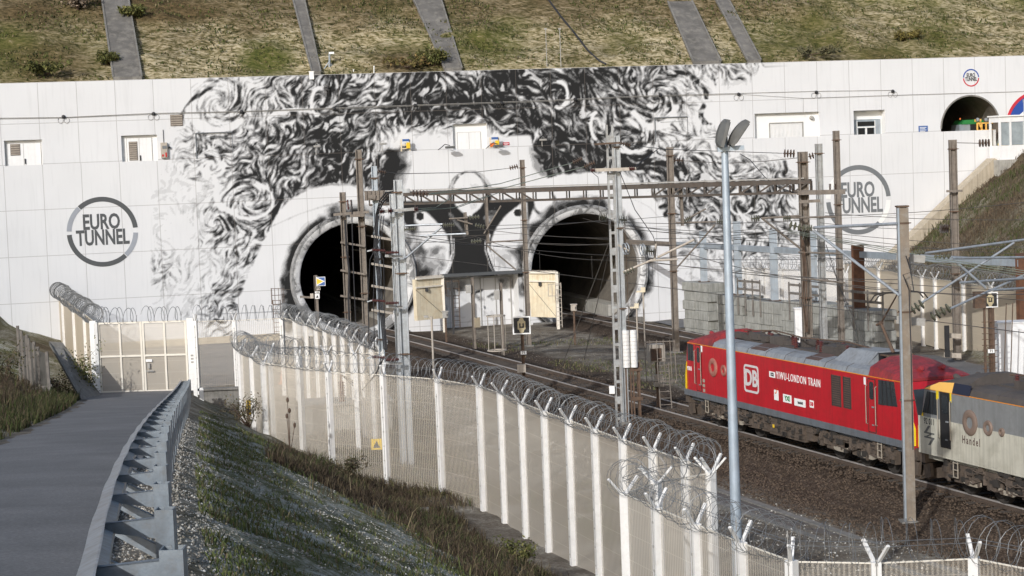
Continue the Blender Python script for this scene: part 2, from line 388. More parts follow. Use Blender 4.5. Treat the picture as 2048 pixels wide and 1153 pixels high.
# rims round the tunnel mouths, painted with a dark outline
def wallring(cu, cz, r0, r1, val, a0=0, a1=360, blur=1, wob=0.):
    o = [proj(wall_pt(cu+r1*math.cos(R(a)), cz+r1*math.sin(R(a)))) for a in np.linspace(a0, a1, 61)]
    i = [proj(wall_pt(cu+r0*math.cos(R(a)), cz+r0*math.sin(R(a)))) for a in np.linspace(a1, a0, 61)]
    fillp(o+i, val, blur, wob)
PL, PR = (-11.2, 3.55, 4.42, 3.74), (5.45, 3.2, 4.66, 4.02)
wallring(*PL[:2], 4.3, 5.0, .30, 100, 200, 4, .1); wallring(*PL[:2], 4.3, 4.72, .80, 110, 262, 2, .12); wallring(*PL[:2], 4.3, 5.15, .42, 10, 112, 5, .14); wallring(*PL[:2], 4.3, 4.66, .75, 40, 112, 2, .14); wallring(*PL[:2], 4.3, 4.7, .8, -90, 12, 3, .1)
wallring(*PR[:2], 4.5, 5.3, .45, 60, 195, 5, .14); wallring(*PR[:2], 4.5, 4.95, .80, 70, 200, 3, .14); wallring(*PR[:2], 4.5, 4.85, .85, 200, 262, 2, .1); wallring(*PR[:2], 4.5, 5.15, .34, -60, 62, 5, .2); wallring(*PR[:2], 4.5, 4.8, .6, -70, 62, 3, .2)
fillp([(560,560),(575,540),(590,640),(582,672),(566,660)], .6, 3, .2); fillp([(572,556),(582,548),(590,640),(580,660)], .9, 2, .05)
# mouth below the bridge, in the niche
fillp([(884,556),(1040,556),(1060,680),(880,680)], .05, 2); stroke(arcp(968,580,22,16,20,190), 5, .4, 5, .2); stroke([(946,590),(960,600),(985,598)], 6, .35, 6, .15); fillp([(884,558),(935,558),(925,585),(905,600),(884,590)], .30, 5, .16); fillp([(985,556),(1045,556),(1050,600),(1030,590),(1005,575)], .40, 4, .2); stroke([(1020,600),(1045,625),(1055,640)], 5, .4, 4, .15); stroke([(890,620),(935,640),(980,628)], 12, .16, 14, .06); stroke([(952,585),(964,581)], 5, .75, 3); stroke([(976,594),(986,588)], 4, .65, 3)
tone = smooth(tone, 0)
LV = np.array([.71, .60, .46, .30, .16, .075, .022]); TH = np.array([.14, .25, .36, .48, .60, .72])
def paint(P):
    px_, py_ = proj(P); fx = (px_-MX0)/MS; fy_ = (py_-MY0)/MS
    ins = (fx > 1) & (fx < tone.shape[1]-1) & (fy_ > 0) & (fy_ < tone.shape[0]-1); t = np.where(ins, bilin(tone, fx, fy_), 0)
    k = np.searchsorted(TH, t.ravel()).reshape(t.shape); g = LV[k]
    fr = t - np.where(k > 0, TH[np.clip(k-1, 0, 5)], 0)
    return np.stack([g*.985, g*.992, g*1.012], -1)
# ------------------------------------------------------------------ painted wall material: paint tone x panels with joints and faint streaks
def wall_mat(name, z0, dz, u0, du):
    m, nt, b, out = new_mat(name); L = nt.links
    at = N(nt, 'ShaderNodeAttribute', attribute_name='paint'); tc = nt.nodes.new('ShaderNodeTexCoord'); sep = nt.nodes.new('ShaderNodeSeparateXYZ'); L.new(tc.outputs['Object'], sep.inputs[0])
    def joint(sock, o, d, w):
        a = N(nt, 'ShaderNodeMath', operation='SUBTRACT'); L.new(sock, a.inputs[0]); a.inputs[1].default_value = o
        f = N(nt, 'ShaderNodeMath', operation='PINGPONG'); L.new(a.outputs[0], f.inputs[0]); f.inputs[1].default_value = d/2
        g = N(nt, 'ShaderNodeMath', operation='LESS_THAN'); L.new(f.outputs[0], g.inputs[0]); g.inputs[1].default_value = w; return g.outputs[0]
    j = N(nt, 'ShaderNodeMath', operation='MAXIMUM'); L.new(joint(sep.outputs[0], u0, du, .022), j.inputs[0]); L.new(joint(sep.outputs[2], z0, dz, .022), j.inputs[1])
    n = N(nt, 'ShaderNodeTexNoise', Scale=1.0, Detail=5.0); L.new(coords(nt, (5, 5, .35)), n.inputs['Vector']); r = ramp(nt, [(.30, .945), (.48, 1.0)]); L.new(n.outputs[0], r.inputs[0])
    n2 = N(nt, 'ShaderNodeTexNoise', Scale=.35, Detail=4.0); L.new(coords(nt), n2.inputs['Vector']); r2 = ramp(nt, [(.3, .95), (.7, 1.0)]); L.new(n2.outputs[0], r2.inputs[0])
    c = mixc(nt, 1.0, at.outputs['Color'], r.outputs[0], 'MULTIPLY'); c = mixc(nt, 1.0, c, r2.outputs[0], 'MULTIPLY')
    jf = N(nt, 'ShaderNodeMath', operation='MULTIPLY'); L.new(j.outputs[0], jf.inputs[0]); jf.inputs[1].default_value = .42
    c = mixc(nt, jf.outputs[0], c, (.16, .14, .125)); L.new(c, b.inputs['Base Color']); b.inputs['Roughness'].default_value = .75; b.inputs['Specular IOR Level'].default_value = .12
    wv = N(nt, 'ShaderNodeTexWave', Scale=1.2, Distortion=.0); wv.bands_direction = 'X'; L.new(coords(nt, (5, 5, 5)), wv.inputs['Vector'])
    bp = N(nt, 'ShaderNodeBump', Strength=.12, Distance=.02); L.new(wv.outputs[0], bp.inputs['Height']); L.new(bp.outputs[0], b.inputs['Normal'])
wall_mat('wall_lower', 12.2, 3.08, -31.7, 2.5); wall_mat('wall_upper', 17.6, 2.72, -31.75, 2.535)
# ------------------------------------------------------------------ facade: one thing, its walls gridded so that openings are real holes
fac = thing('tunnel_portal', 'white panelled tunnel portal building with black and white hair mural around two round tunnel mouths', 'tunnel portal', FO, YAW)
BACK = 1.5; ZT, ZU = 12.1, 17.6; U0, U1, UL = -52, 62, 37.55
def wall_grid(name, mat, us, zs, back, keep, base=.8):
    us = np.array(sorted(set(np.round(us, 4)))); zs = np.array(sorted(set(np.round(zs, 4))))
    UU, ZZ = np.meshgrid(us, zs); V = np.stack([UU, np.full_like(UU, back), ZZ], -1).reshape(-1, 3)
    P = FO + UU.reshape(-1, 1)*FU - back*FN + np.stack([np.zeros(UU.size), np.zeros(UU.size), ZZ.ravel()], -1)
    c = paint(P); nu, nz = len(us), len(zs)
    cu = (us[:-1]+us[1:])/2; cz = (zs[:-1]+zs[1:])/2; CU, CZ = np.meshgrid(cu, cz); k = keep(CU, CZ)
    jj, ii = np.nonzero(k); a = jj*nu+ii; F = np.stack([a, a+1, a+nu+1, a+nu], -1)
    o = np_mesh(name, V, F, mat, fac, c); return o
def hole_px(x0, y0, x1, y1, back):   # rectangle in the wall from two pixel corners
    a = on_wall(x0, y0, back); b = on_wall(x1, y1, back); return (a[0], b[0], b[1], a[1])
g = .06
lu = np.concatenate([np.arange(U0, -26, 2.0), np.arange(-26, 23, g), np.arange(23, UL, 2.0), [UL]]); lz = np.concatenate([[-3, -1.2], np.arange(-1.1, ZT, g), [ZT]])
NI = hole_px(886, 553, 1040, 664, 0); NI = (NI[0], NI[1], -1.2, NI[3])      # niche under the bridge
def keepL(u, z):
    k = np.ones(u.shape, bool)
    for (cu, cz, ro, ri) in (PL, PR): k &= np.hypot(u-cu, z-cz) > (ro+ri)/2
    k &= ~((u > NI[0]) & (u < NI[1]) & (z < NI[3])); return k
wl = wall_grid('lower_wall', 'wall_lower', np.concatenate([lu, NI[:2]]), np.concatenate([lz, NI[2:]]), 0, keepL)
DOORS = {'doorA': (8, 282, 86, 332), 'doorB': (242, 272, 316, 322), 'doorD': (905, 249, 975, 298), 'roller': (1509, 228, 1640, 276), 'window': (1707, 222, 1771, 268)}
HU = {k: hole_px(*v, BACK) for k, v in DOORS.items()}
HU = {k: (a, b, 10.6, d) for k, (a, b, c, d) in HU.items()}
SV = (on_wall(1885, 262, BACK), on_wall(1998, 262, BACK), on_wall(1940, 195, BACK)); SVC = ((SV[0][0]+SV[1][0])/2, 12.3, 2.42)
uu = np.concatenate([np.arange(U0, -25, 2.0), np.arange(-25, 20, g), np.arange(20, U1, 2.0)]); zz = np.concatenate([[10.4], np.arange(11.8, ZU, g), [ZU]])
for h in HU.values(): uu = np.concatenate([uu, h[:2]]); zz = np.concatenate([zz, h[2:]])
su = np.arange(SVC[0]-2.6, SVC[0]+2.7, .08); uu = np.concatenate([uu, su])
def keepU(u, z):
    k = np.ones(u.shape, bool)
    for (a, b, c, d) in HU.values(): k &= ~((u > a) & (u < b) & (z > c) & (z < d))
    k &= ~((np.abs(u-SVC[0]) < SVC[2]+.03) & (z < SVC[1])) & (np.hypot(u-SVC[0], z-SVC[1]) > SVC[2]+.03); return k
wu = wall_grid('upper_wall', 'wall_upper', uu, zz, BACK, keepU)
def W(u, out, z): return wall_pt(u, z, out)
def wbox(mb, u0, u1, z0, z1, o0, o1):
    c = W((u0+u1)/2, (o0+o1)/2, (z0+z1)/2); mb.box(c, (u1-u0, abs(o1-o0), z1-z0), YAW)
def wpoly(mb, pts, out, depth):      # outline in (u,z), a thin sheet standing 'out' from the wall
    mb.prism([W(u, out, z) for u, z in pts], FN, depth)
mb = MB(); wbox(mb, U0, UL, ZT-.3, ZT-.02, -.3, -.02); wbox(mb, U0, U1, 10.2, 10.5, -BACK-.5, -.05); mb.build('terrace_slab', 'concrete', fac)
mb = MB(); wbox(mb, U0, U1, ZU-.25, ZU+.012, -BACK-.35, -BACK-.006); mb.build('coping', 'white_paint', fac)
mb = MB(); wbox(mb, U0, PL[0]-5.2, -1.3, .0, .02, .10); mb.build('plinth', 'concrete_tan', fac)
# tunnel rims, tubes and floors
def tone_mat(name, a, b_, sc):
    m, nt, b, out = new_mat(name); n = N(nt, 'ShaderNodeTexNoise', Scale=sc, Detail=5.0, Roughness=.6, Distortion=.8); nt.links.new(coords(nt), n.inputs['Vector'])
    r = ramp(nt, [(.0, a), (.44, a*.8+b_*.2), (.5, (a+b_)/2), (.57, b_)], 'CONSTANT'); nt.links.new(n.outputs[0], r.inputs[0]); nt.links.new(r.outputs[0], b.inputs['Base Color']); b.inputs['Roughness'].default_value = .7
tone_mat('rim_paint', .66, .2, 1.1); tone_mat('rim_paint_dark', .30, .06, 1.3); 
for (cu, cz, ro, ri) in (PL, PR):
    m = MB(); prof = [(ri, -.6), (ri, .12), (ri+.10, .22), (ro-.25, .26), (ro-.25, .02), (ro-.25, -.3)]
    m.lathe(prof, W(cu, 0, cz), FN, 96); o = m.build('tunnel_rim', 'rim_paint', fac, smooth=True)
    m = MB(); m.lathe([(ro-.26, -.02), (ro-.24, .2), (ro-.1, .22), (ro, .1), (ro+.02, -.05)], W(cu, 0, cz), FN, 96); m.build('rim_edge', 'rim_paint_dark', fac, smooth=True)
    m = MB(); m.lathe([(ri+.02, -.5), (ri+.02, -70), (.01, -70)], W(cu, 0, cz), FN, 64); m.build('tunnel_lining', 'lining', fac, smooth=True)
    m = MB(); wbox(m, cu-ri, cu+ri, -.9, -.32, -69, .3); m.build('tunnel_floor', 'concrete_dark', fac)
    m = MB(); wbox(m, cu+1.9, cu+ri*.96, -.31, .55, -66, -1.2); wbox(m, cu-ri*.96, cu-1.9, -.31, .55, -66, -1.2); m.build('tunnel_walkway', 'concrete', fac)
m = MB(); m.lathe([(SVC[2], -.05), (SVC[2], -40), (.01, -40)], W(SVC[0], -BACK, SVC[1]), FN, 64); m.build('service_tunnel_lining', 'lining', fac, smooth=True)
m = MB(); wbox(m, SVC[0]-SVC[2], SVC[0]+SVC[2], 10.2, 10.65, -BACK-40, -BACK); m.build('service_tunnel_floor', 'concrete_dark', fac)
m = MB(); arc = [(SVC[0]+(SVC[2]+.06)*math.cos(t), SVC[1]+(SVC[2]+.06)*math.sin(t)) for t in np.linspace(0, math.pi, 40)]; arc2 = [(SVC[0]+(SVC[2]-.05)*math.cos(t), SVC[1]+(SVC[2]-.05)*math.sin(t)) for t in np.linspace(0, math.pi, 40)]
for i in range(39): m.prism([W(*[arc[i][0], -BACK-.05, arc[i][1]]), W(arc[i+1][0], -BACK-.05, arc[i+1][1]), W(arc2[i+1][0], -BACK-.05, arc2[i+1][1]), W(arc2[i][0], -BACK-.05, arc2[i][1])], FN, .09)
m.build('service_tunnel_rim', 'concrete_dark', fac)
# niche below the bridge with two steel door leaves
m = MB(); a, b, c, d = NI
wbox(m, a-.1, b+.1, c, d+.1, -1.7, -1.6); wbox(m, a-.12, a, c, d, -1.5, -.002); wbox(m, b, b+.12, c, d, -1.5, -.002); wbox(m, a, b, d, d+.12, -1.5, -.002); m.build('door_niche', 'white_paint', fac)
wall_grid('niche_wall', 'wall_lower', np.arange(a, b+.05, .06), np.arange(c, d+.06, .06), 1.5, lambda u, z: np.ones(u.shape, bool))
m = MB(); wbox(m, a-.2, b+.2, d-.05, d+.16, .02, .5); m.build('niche_canopy', 'logo_dark', fac)
for q in (0, 1):
    m = MB(); u0 = a+.25+q*(b-a)*.5; u1 = u0+(b-a)*.42
    for q0, q1, z0_, z1_ in ((u0, u0+.06, c, d-.35), (u1-.06, u1, c, d-.35), (u0, u1, d-.35, d-.29), ((u0+u1)/2-.02, (u0+u1)/2+.02, c, d-.35)): wbox(m, q0, q1, z0_, z1_, -1.495, -1.44)
    dd = m.build('niche_door', 'box_grey', fac)
    m = MB(); wbox(m, u0+.2, u0+.26, .8, 1.0, -1.415, -1.36); m.build('handle', 'galv', dd)
# doors, grilles and windows of the terrace
def reveal(h, dep, mat):
    m = MB(); a, b, c, d = h
    wbox(m, a-.1, a, c, d, -BACK-dep, -BACK-.003); wbox(m, b, b+.1, c, d, -BACK-dep, -BACK-.003); wbox(m, a-.1, b+.1, d, d+.1, -BACK-dep, -BACK-.003)
    wbox(m, a-.1, b+.1, c, d+.1, -BACK-dep-.1, -BACK-dep-.002); return m.build('door_recess', mat, fac)
def louvre(parent, u0, u1, z0, z1, out, name='louvre'):
    m = MB(); wbox(m, u0, u1, z0, z1, out, out+.03); fr = m.build(name, 'louvre', parent)
    m = MB(); n = max(4, int((z1-z0)/.13))
    for i in range(n):
        z = z0+(i+.5)*(z1-z0)/n; m.bar(W(u0+.04, out+.05, z), W(u1-.04, out+.05, z), .05, .045)
    m.build('slat', 'box_beige', fr); return fr
def door_leaf(h, u0, u1, z1, dep=.3, grille=None, handle=None):
    m = MB(); wbox(m, u0, u1, h[2], z1, -BACK-dep, -BACK-dep+.05); d = m.build('door', 'white_paint', fac)
    um = (u0+u1)/2; m = MB(); wbox(m, um-.012, um+.012, h[2], z1-.02, -BACK-dep+.051, -BACK-dep+.056); wbox(m, u0-.02, u1+.02, z1, z1+.02, -BACK-dep+.0, -BACK-dep+.06); wbox(m, u0-.02, u0, h[2], z1, -BACK-dep, -BACK-dep+.06); wbox(m, u1, u1+.02, h[2], z1, -BACK-dep, -BACK-dep+.06); m.build('door_frame', 'box_grey', fac)
    if grille: louvre(d, *grille, -BACK-dep+.052)
    if handle: m = MB(); wbox(m, handle[0]-.04, handle[0]+.04, handle[1], handle[1]+.35, -BACK-dep+.052, -BACK-dep+.12); m.build('handle', 'black', d)
for k in ('doorA', 'doorB', 'doorD'): reveal(HU[k], .3, 'white_clean')
h = HU['doorA']; gl = hole_px(20, 289, 41, 311, BACK+.3); door_leaf(h, h[0]+.1, h[1]-.1, h[3]-.2, .3, gl, (on_wall(50, 315, BACK)[0], 12.2))
h = HU['doorB']; gl = hole_px(257, 284, 276, 321, BACK+.3); u0 = on_wall(253, 276, BACK)[0]; u1 = on_wall(303, 276, BACK)[0]; door_leaf(h, u0, u1, h[3]-.18, .3, gl, (on_wall(281, 318, BACK)[0], 12.15))
h = HU['doorD']; u0 = on_wall(916, 266, BACK)[0]; u1 = on_wall(962, 266, BACK)[0]; door_leaf(h, u0, u1, h[3]-.6)
for q in ((392, 268, 466, 322), (1310, 237, 1376, 288)):      # two painted-over doors: frame lines, recess shade drawn as dark top and left bars
    a, b, c, d = hole_px(*q, BACK); m = MB(); wbox(m, a-.05, b, d, d+.07, -BACK+.002, -BACK+.09); wbox(m, a-.06, a, 11.2, d, -BACK+.002, -BACK+.06); wbox(m, b, b+.03, 11.2, d, -BACK+.002, -BACK+.02); wbox(m, a+.4, b-.3, d-.32, d-.29, -BACK+.002, -BACK+.012); m.build('door_frame_shade', 'logo_grey', fac)
gl = hole_px(340, 230, 366, 252, BACK); louvre(fac, *gl, -BACK+.01, 'ventilation_grille')
h = HU['roller']; reveal(h, .35, 'white_clean'); gl = hole_px(1540, 248, 1605, 276, BACK+.3); m = MB(); z0 = 10.6
for i in range(24):
    u = gl[0]+(i+.5)*(gl[1]-gl[0])/24; wbox(m, u-.045, u+.035, z0, gl[3], -BACK-.34, -BACK-.30)
m.build('roller_door', 'white_paint', fac); m = MB(); wbox(m, gl[0]-.06, gl[1]+.06, gl[3], gl[3]+.07, -BACK-.345, -BACK-.25); wbox(m, gl[0]-.07, gl[0], z0, gl[3], -BACK-.345, -BACK-.28); wbox(m, gl[1], gl[1]+.07, z0, gl[3], -BACK-.345, -BACK-.28); m.build('door_frame', 'box_grey', fac)
m = MB(); p = on_wall(1626, 236, BACK); m.lathe([(.0, .12), (.12, .1), (.15, 0), (.15, -.3)], W(p[0], -BACK-.2, p[1]), FN, 16); m.build('vent_cowl', 'box_grey', fac)
h = HU['window']; reveal(h, .7, 'white_clean'); m = MB(); wbox(m, h[0]+.1, h[1]-.1, 10.6, h[3]-.65, -BACK-.69, -BACK-.62); fr = m.build('window', 'galv_blue', fac)
m = MB(); a_, b_ = h[0]+.55, h[1]-.6
wbox(m, a_, b_, h[3]-1.15, h[3]-.82, -BACK-.615, -BACK-.60); wbox(m, a_+.05, (a_+b_)/2-.1, 10.8, h[3]-1.3, -BACK-.615, -BACK-.60); wbox(m, (a_+b_)/2+.1, b_-.05, 10.8, h[3]-1.3, -BACK-.615, -BACK-.60); m.build('pane', 'dark_glass', fr)
m = MB(); wbox(m, a_-.05, b_+.05, h[3]-1.28, h[3]-1.2, -BACK-.62, -BACK-.57); wbox(m, a_-.06, a_-.02, 10.7, h[3]-.75, -BACK-.62, -BACK-.57); wbox(m, b_+.02, b_+.06, 10.7, h[3]-.75, -BACK-.62, -BACK-.57); wbox(m, (a_+b_)/2-.05, (a_+b_)/2+.05, 10.7, h[3]-1.3, -BACK-.62, -BACK-.57); m.build('frame', 'white_clean', fr)
# emblems
def emblem(cx, cy, rpx, back, arcs, tm, txt_bold=.03, tw=.62, lab=None):
    u, z = on_wall(cx, cy, back); r = rpx; e = None
    for mat, a0, a1 in arcs:
        m = MB(); n = max(8, int(abs(a1-a0)/4)); A = np.linspace(R(a0), R(a1), n+1)
        for i in range(n):
            q = [W(u+rr*math.cos(t), -back+.006, z+rr*math.sin(t)) for rr, t in ((r, A[i]), (r, A[i+1]), (r*.865, A[i+1]), (r*.865, A[i]))]; m.prism(q, FN, .012)
        o = m.build('emblem_ring' if e is None else 'ring_arc', mat, fac if e is None else e); e = e or o
    m = MB(); add_text(m, 'EURO', W(u-r*.02, -back+.008, z+r*.27), FU, (0, 0, 1), r*.60, txt_bold*r*.58, .67, .006); add_text(m, 'TUNNEL', W(u-r*.0, -back+.008, z-r*.18), FU, (0, 0, 1), r*.60, txt_bold*r*.58, .64, .006); m.build('lettering', tm, e)
    return e
emblem(205, 464, 2.34, 0, [('logo_dark', 5, 131), ('logo_light', 132, 177), ('logo_dark', 183, 311), ('logo_light', 312, 356)], 'logo_dark')
emblem(1717, 400, 2.55, 0, [('logo_grey', 4, 128), ('white_clean', 129, 176), ('logo_grey', 182, 312), ('white_clean', 313, 357)], 'logo_grey')
emblem(1942, 156, .66, BACK, [('logo_blue', 3, 177), ('logo_red', 183, 357)], 'black')
# big round map roundel at the right edge
u, z = on_wall(2010, 243, BACK); uc = u+2.75; m = MB(); m.lathe([(.0, .01), (2.5, .01), (2.5, 0)], W(uc, -BACK+.01, z-.5), FN, 64); e = m.build('roundel', 'logo_blue', fac)
m = MB(); m.lathe([(2.5, .0), (2.5, .03), (2.72, .03), (2.72, 0)], W(uc, -BACK+.01, z-.5), FN, 64); m.build('roundel_ring', 'logo_red', e)
m = MB()
for pts in ([(-1.6,.2),(-1.2,.5),(-.9,.45),(-.7,.9),(-.3,1.3),(.2,1.2),(.1,.6),(.4,.2),(.2,-.4),(-.3,-.5),(-.6,-.1),(-1.1,-.2),(-1.5,-.1)], [(-1.7,-.7),(-1.2,-.5),(-.7,-.8),(-.9,-1.3),(-1.5,-1.2)], [(-1.55,.95),(-1.2,1.2),(-1.15,1.0),(-1.4,.75)], [(.4,-.6),(.9,-.3),(1.2,-.9),(.6,-1.2)]):
    wpoly(m, [(uc+a, z-.5+b_) for a, b_ in pts], -BACK+.024, .006)
m.build('map_patch', 'white_clean', e)
m = MB(); p = on_wall(1846, 258, BACK); wbox(m, p[0]-.37, p[0]+.37, p[1]-.22, p[1]+.22, -BACK+.01, -BACK+.04); sg = m.build('notice_plate', 'sign_blue', fac)
m = MB()
for i in range(4): wbox(m, p[0]-.28, p[0]+.26-.1*(i % 2), p[1]+.1-.1*i-.02, p[1]+.1-.1*i+.02, -BACK+.041, -BACK+.045)
m.build('lettering', 'white_clean', sg)
# cables clipped along the upper wall, with their round clips
def wcable(pts, r=.017, out=.04, name='wall_cable', back=BACK):
    m = MB(); m.tube([W(*(lambda q: (q[0], -back+out, q[1]))(on_wall(x, y, back))) for x, y in pts], r, 5); return m.build(name, 'box_grey', fac)
wcable([(-40,237),(128,235),(305,227),(483,223),(650,217),(880,209),(1100,201),(1290,192),(1480,187),(1633,183),(1786,181)])
wcable([(-40,239),(128,236.5),(305,229),(483,224.5),(650,219),(880,211),(1100,203),(1290,194),(1480,189),(1606,197),(1606,229)], .011)
wcable([(1606,197),(1780,191),(2060,183)], .012)
for (x, y) in ((127,234),(307,228),(483,224),(668,218),(830,211),(1003,207),(1150,199),(1320,191),(1477,189),(1632,185),(1785,183)):
    q = on_wall(x, y, BACK); m = MB(); m.lathe([(.0, .16), (.1, .14), (.13, .02), (.13, 0)], W(q[0], -BACK+.02, q[1]), FN, 12); c = m.build('cable_clip', 'black', fac)
    m = MB()
    for s_ in (-1, 1): m.tube([W(q[0]+s_*(.2+.17*math.cos(t)), -BACK+.03, q[1]-.25+.2*math.sin(t)) for t in np.linspace(0, 6.28, 17)], .01, 4)
    m.build('cable_loop', 'wire', c)
# ------------------------------------------------------------------ ground heights
TP0 = np.array([11.62, 73.2]); TT = np.array([-.3261, .9453]); TN = np.array([.9453, .3261])      # near track: a point, direction (away), right-hand side
def track1(a, lat=0, z=0):    # a metres along the near track
    bend = max(0.0, a-44)**2*.0009
    p = TP0 + TT*a + TN*(lat-bend); return np.array([p[0], p[1], z])
Q0 = wall_pt(5.45, 0)[:2]
def track2(a, lat=0, z=0):    # a metres back from the right-hand portal
    d = np.array([-.3, .954]) ; dn = np.array([.954, .3]); p = Q0 - d*a + dn*(lat) + np.array([1,0])*(.0003*max(0,a-20)**2); return np.array([p[0], p[1], z])
def lat1(X, Y):
    dx, dy = X-TP0[0], Y-TP0[1]; a = dx*TT[0]+dy*TT[1]; return dx*TN[0]+dy*TN[1] + np.maximum(0, a-44)**2*.0009
def lat2(X, Y):
    dx, dy = X-Q0[0], Y-Q0[1]; a = -(dx*-.3+dy*.954); l = dx*.954+dy*.3; return l - .0003*np.maximum(0, a-20)**2*.954
_XP = np.polyfit([0, 5, 9.65, 12.7, 15.2, 18, 25, 40, 60, 80, 95, 110], [.22, -.74, -1.71, -2.36, -2.83, -3.34, -4.6, -7.03, -10.27, -13.51, -15.95, -18.38], 5)
def xpost(Y): return np.polyval(_XP, np.asarray(Y, float))
def xg(Y): return xpost(Y) - .55                       # guard rail line
def zr(Y): return np.interp(Y, [0, 10, 20, 96, 104, 112], [9.75, 8.70, 7.70, .25, -.42, -.5])   # road level
def RWf(Y): return np.interp(Y, [0, 20, 50, 80, 104], [3.5, 3.4, 3.45, 4.0, 4.8])
def sm(a, b, x): t = np.clip((x-a)/(b-a), 0, 1); return t*t*(3-2*t)
FLAT = -.70
def fbm(X, Y, sc, seed, oct=4):
    out = 0; amp = 1
    for o in range(oct):
        r = np.random.default_rng(seed+o); g = r.standard_normal((64, 64)); x = (X*sc*2**o) % 64; y = (Y*sc*2**o) % 64
        i = np.floor(x).astype(int) % 64; j = np.floor(y).astype(int) % 64; u = x-np.floor(x); v = y-np.floor(y); u = u*u*(3-2*u); v = v*v*(3-2*v); i2 = (i+1) % 64; j2 = (j+1) % 64
        out = out + amp*(g[j, i]*(1-u)*(1-v)+g[j, i2]*u*(1-v)+g[j2, i]*(1-u)*v+g[j2, i2]*u*v); amp *= .5
    return out
def ground(X, Y, full=False):
    X = np.asarray(X, float); Y = np.asarray(Y, float)
    wall = D0 + X*math.tan(YAW)
    s = (X-xg(Y))*.987; r = zr(Y)
    n1 = fbm(X, Y, .35, 3); n2 = fbm(X, Y, 1.3, 9)
    bank = r - .10 - .50*np.maximum(0, s-.7) + (.10*n1+.035*n2)*sm(.8, 2.5, s)
    z = FLAT + .05*n1 + .015*n2 - .35*np.exp(-((s-11.5)/3.0)**2)*sm(100, 80, Y)*sm(38, 46, Y)
    RW = RWf(Y); zb = np.where(s > -RW-.8, np.where(s < .7, r-.06, bank), r-.06+.32*np.maximum(0, -s-RW-.8)*sm(0, 1, -s-RW)+.12*n1*sm(RW+.8, RW+2, -s))
    zb = np.where(s < -RW-.8, np.minimum(zb, r+2.7), zb)
    onbank = zb > z; z = np.maximum(z, zb)
    z = np.where(Y > 104.5, np.where(X < -11, np.minimum(z, -.5+.0*X+ .45*np.maximum(0, -X-24.0-(137-Y)*-.0)*sm(104, 108, Y)), z), z)
    z = np.where((Y > 106) & (X < -31), np.maximum(z, -.5+1.13*(-X-31.6)), z)
    l1, l2 = lat1(X, Y), lat2(X, Y)
    inside = Y > wall-1.0
    top = -.20
    for l, wl_, wr_ in ((l1, 1.95, 1.9), (l2, 1.8, 1.8)):
        zt = np.where(np.abs(l) < 1.9, top, top-(np.abs(l)-1.9)*.42)+.02*n2; z = np.where((zt > z) & (s > 4), zt, z)
    mid = (l1 > 2.5) & (l2 < -2.5); z = np.where(mid & (Y > 60), np.maximum(z, -.45+.03*n1), z)
    # right-hand cutting slope
    e = (X - (23.6 + (140-Y)*.055))
    ze = np.where(e > 0, -.6+e*.735+.15*n1*sm(0, 2, e)+.03*n2, -99); ze = np.minimum(ze, 10.35)
    right = ze > z; z = np.where(right, ze, z)
    if not full: return z
    grass = sm(.5, 1.1, s)*onbank + (onbank & (s < -RWf(Y)-.7)) + right*1.0
    ball = np.maximum(sm(4.9, 4.3, np.abs(l1)), sm(3.6, 3.0, np.abs(l2)))*(~onbank | (s > 12))
    return z, np.clip(grass, 0, 1), np.clip(ball, 0, 1), right, onbank, s
def gz(x, y): return float(ground(np.array([x]), np.array([y]))[0])
gx = np.arange(-72, 72.1, .5); gy = np.concatenate([np.arange(2, 30, .35), np.arange(30, 120, .5), np.arange(120, 160, .8)])
XX, YY = np.meshgrid(gx, gy); ZZ, G_, B_, RT_, OB_, S_ = ground(XX, YY, True)
ZZ = np.where(YY > D0+XX*math.tan(YAW)+.9, np.minimum(ZZ, -.4), ZZ)
green = np.clip(.5+.35*fbm(XX, YY, .22, 40), 0, 1)
nu, nv = len(gx), len(gy); ii, jj = np.meshgrid(np.arange(nu-1), np.arange(nv-1)); a = (jj*nu+ii).ravel()
m_, nt, b, out = new_mat('ground_mat'); L = nt.links
at = N(nt, 'ShaderNodeAttribute', attribute_name='paint'); sp = nt.nodes.new('ShaderNodeSeparateColor'); L.new(at.outputs['Color'], sp.inputs[0]); co = coords(nt)
na = N(nt, 'ShaderNodeTexNoise', Scale=.8, Detail=9.0, Roughness=.72); L.new(co, na.inputs['Vector'])
nb = N(nt, 'ShaderNodeTexNoise', Scale=9.0, Detail=6.0, Roughness=.75); L.new(co, nb.inputs['Vector'])
vor = N(nt, 'ShaderNodeTexVoronoi', Scale=14.0); L.new(co, vor.inputs['Vector'])
soil = ramp(nt, [(.34, (.075,.06,.048)), (.48, (.14,.118,.093)), (.58, (.25,.225,.185)), (.68, (.46,.44,.39))]); mm = N(nt, 'ShaderNodeMath', operation='MULTIPLY_ADD'); L.new(na.outputs[0], mm.inputs[0]); mm.inputs[1].default_value = .6
m2 = N(nt, 'ShaderNodeMath', operation='MULTIPLY'); L.new(nb.outputs[0], m2.inputs[0]); m2.inputs[1].default_value = .42; L.new(m2.outputs[0], mm.inputs[2]); L.new(mm.outputs[0], soil.inputs[0])
gr = ramp(nt, [(.36, (.055,.055,.026)), (.44, (.11,.115,.045)), (.50, (.19,.18,.11)), (.56, (.38,.37,.31)), (.67, (.66,.64,.58))]); L.new(mm.outputs[0], gr.inputs[0])
brw = ramp(nt, [(.36, (.055,.043,.026)), (.5, (.105,.08,.052)), (.62, (.155,.125,.075)), (.75, (.28,.24,.17))]); L.new(mm.outputs[0], brw.inputs[0])
gmix = mixc(nt, sp.outputs[2], gr.outputs[0], brw.outputs[0])
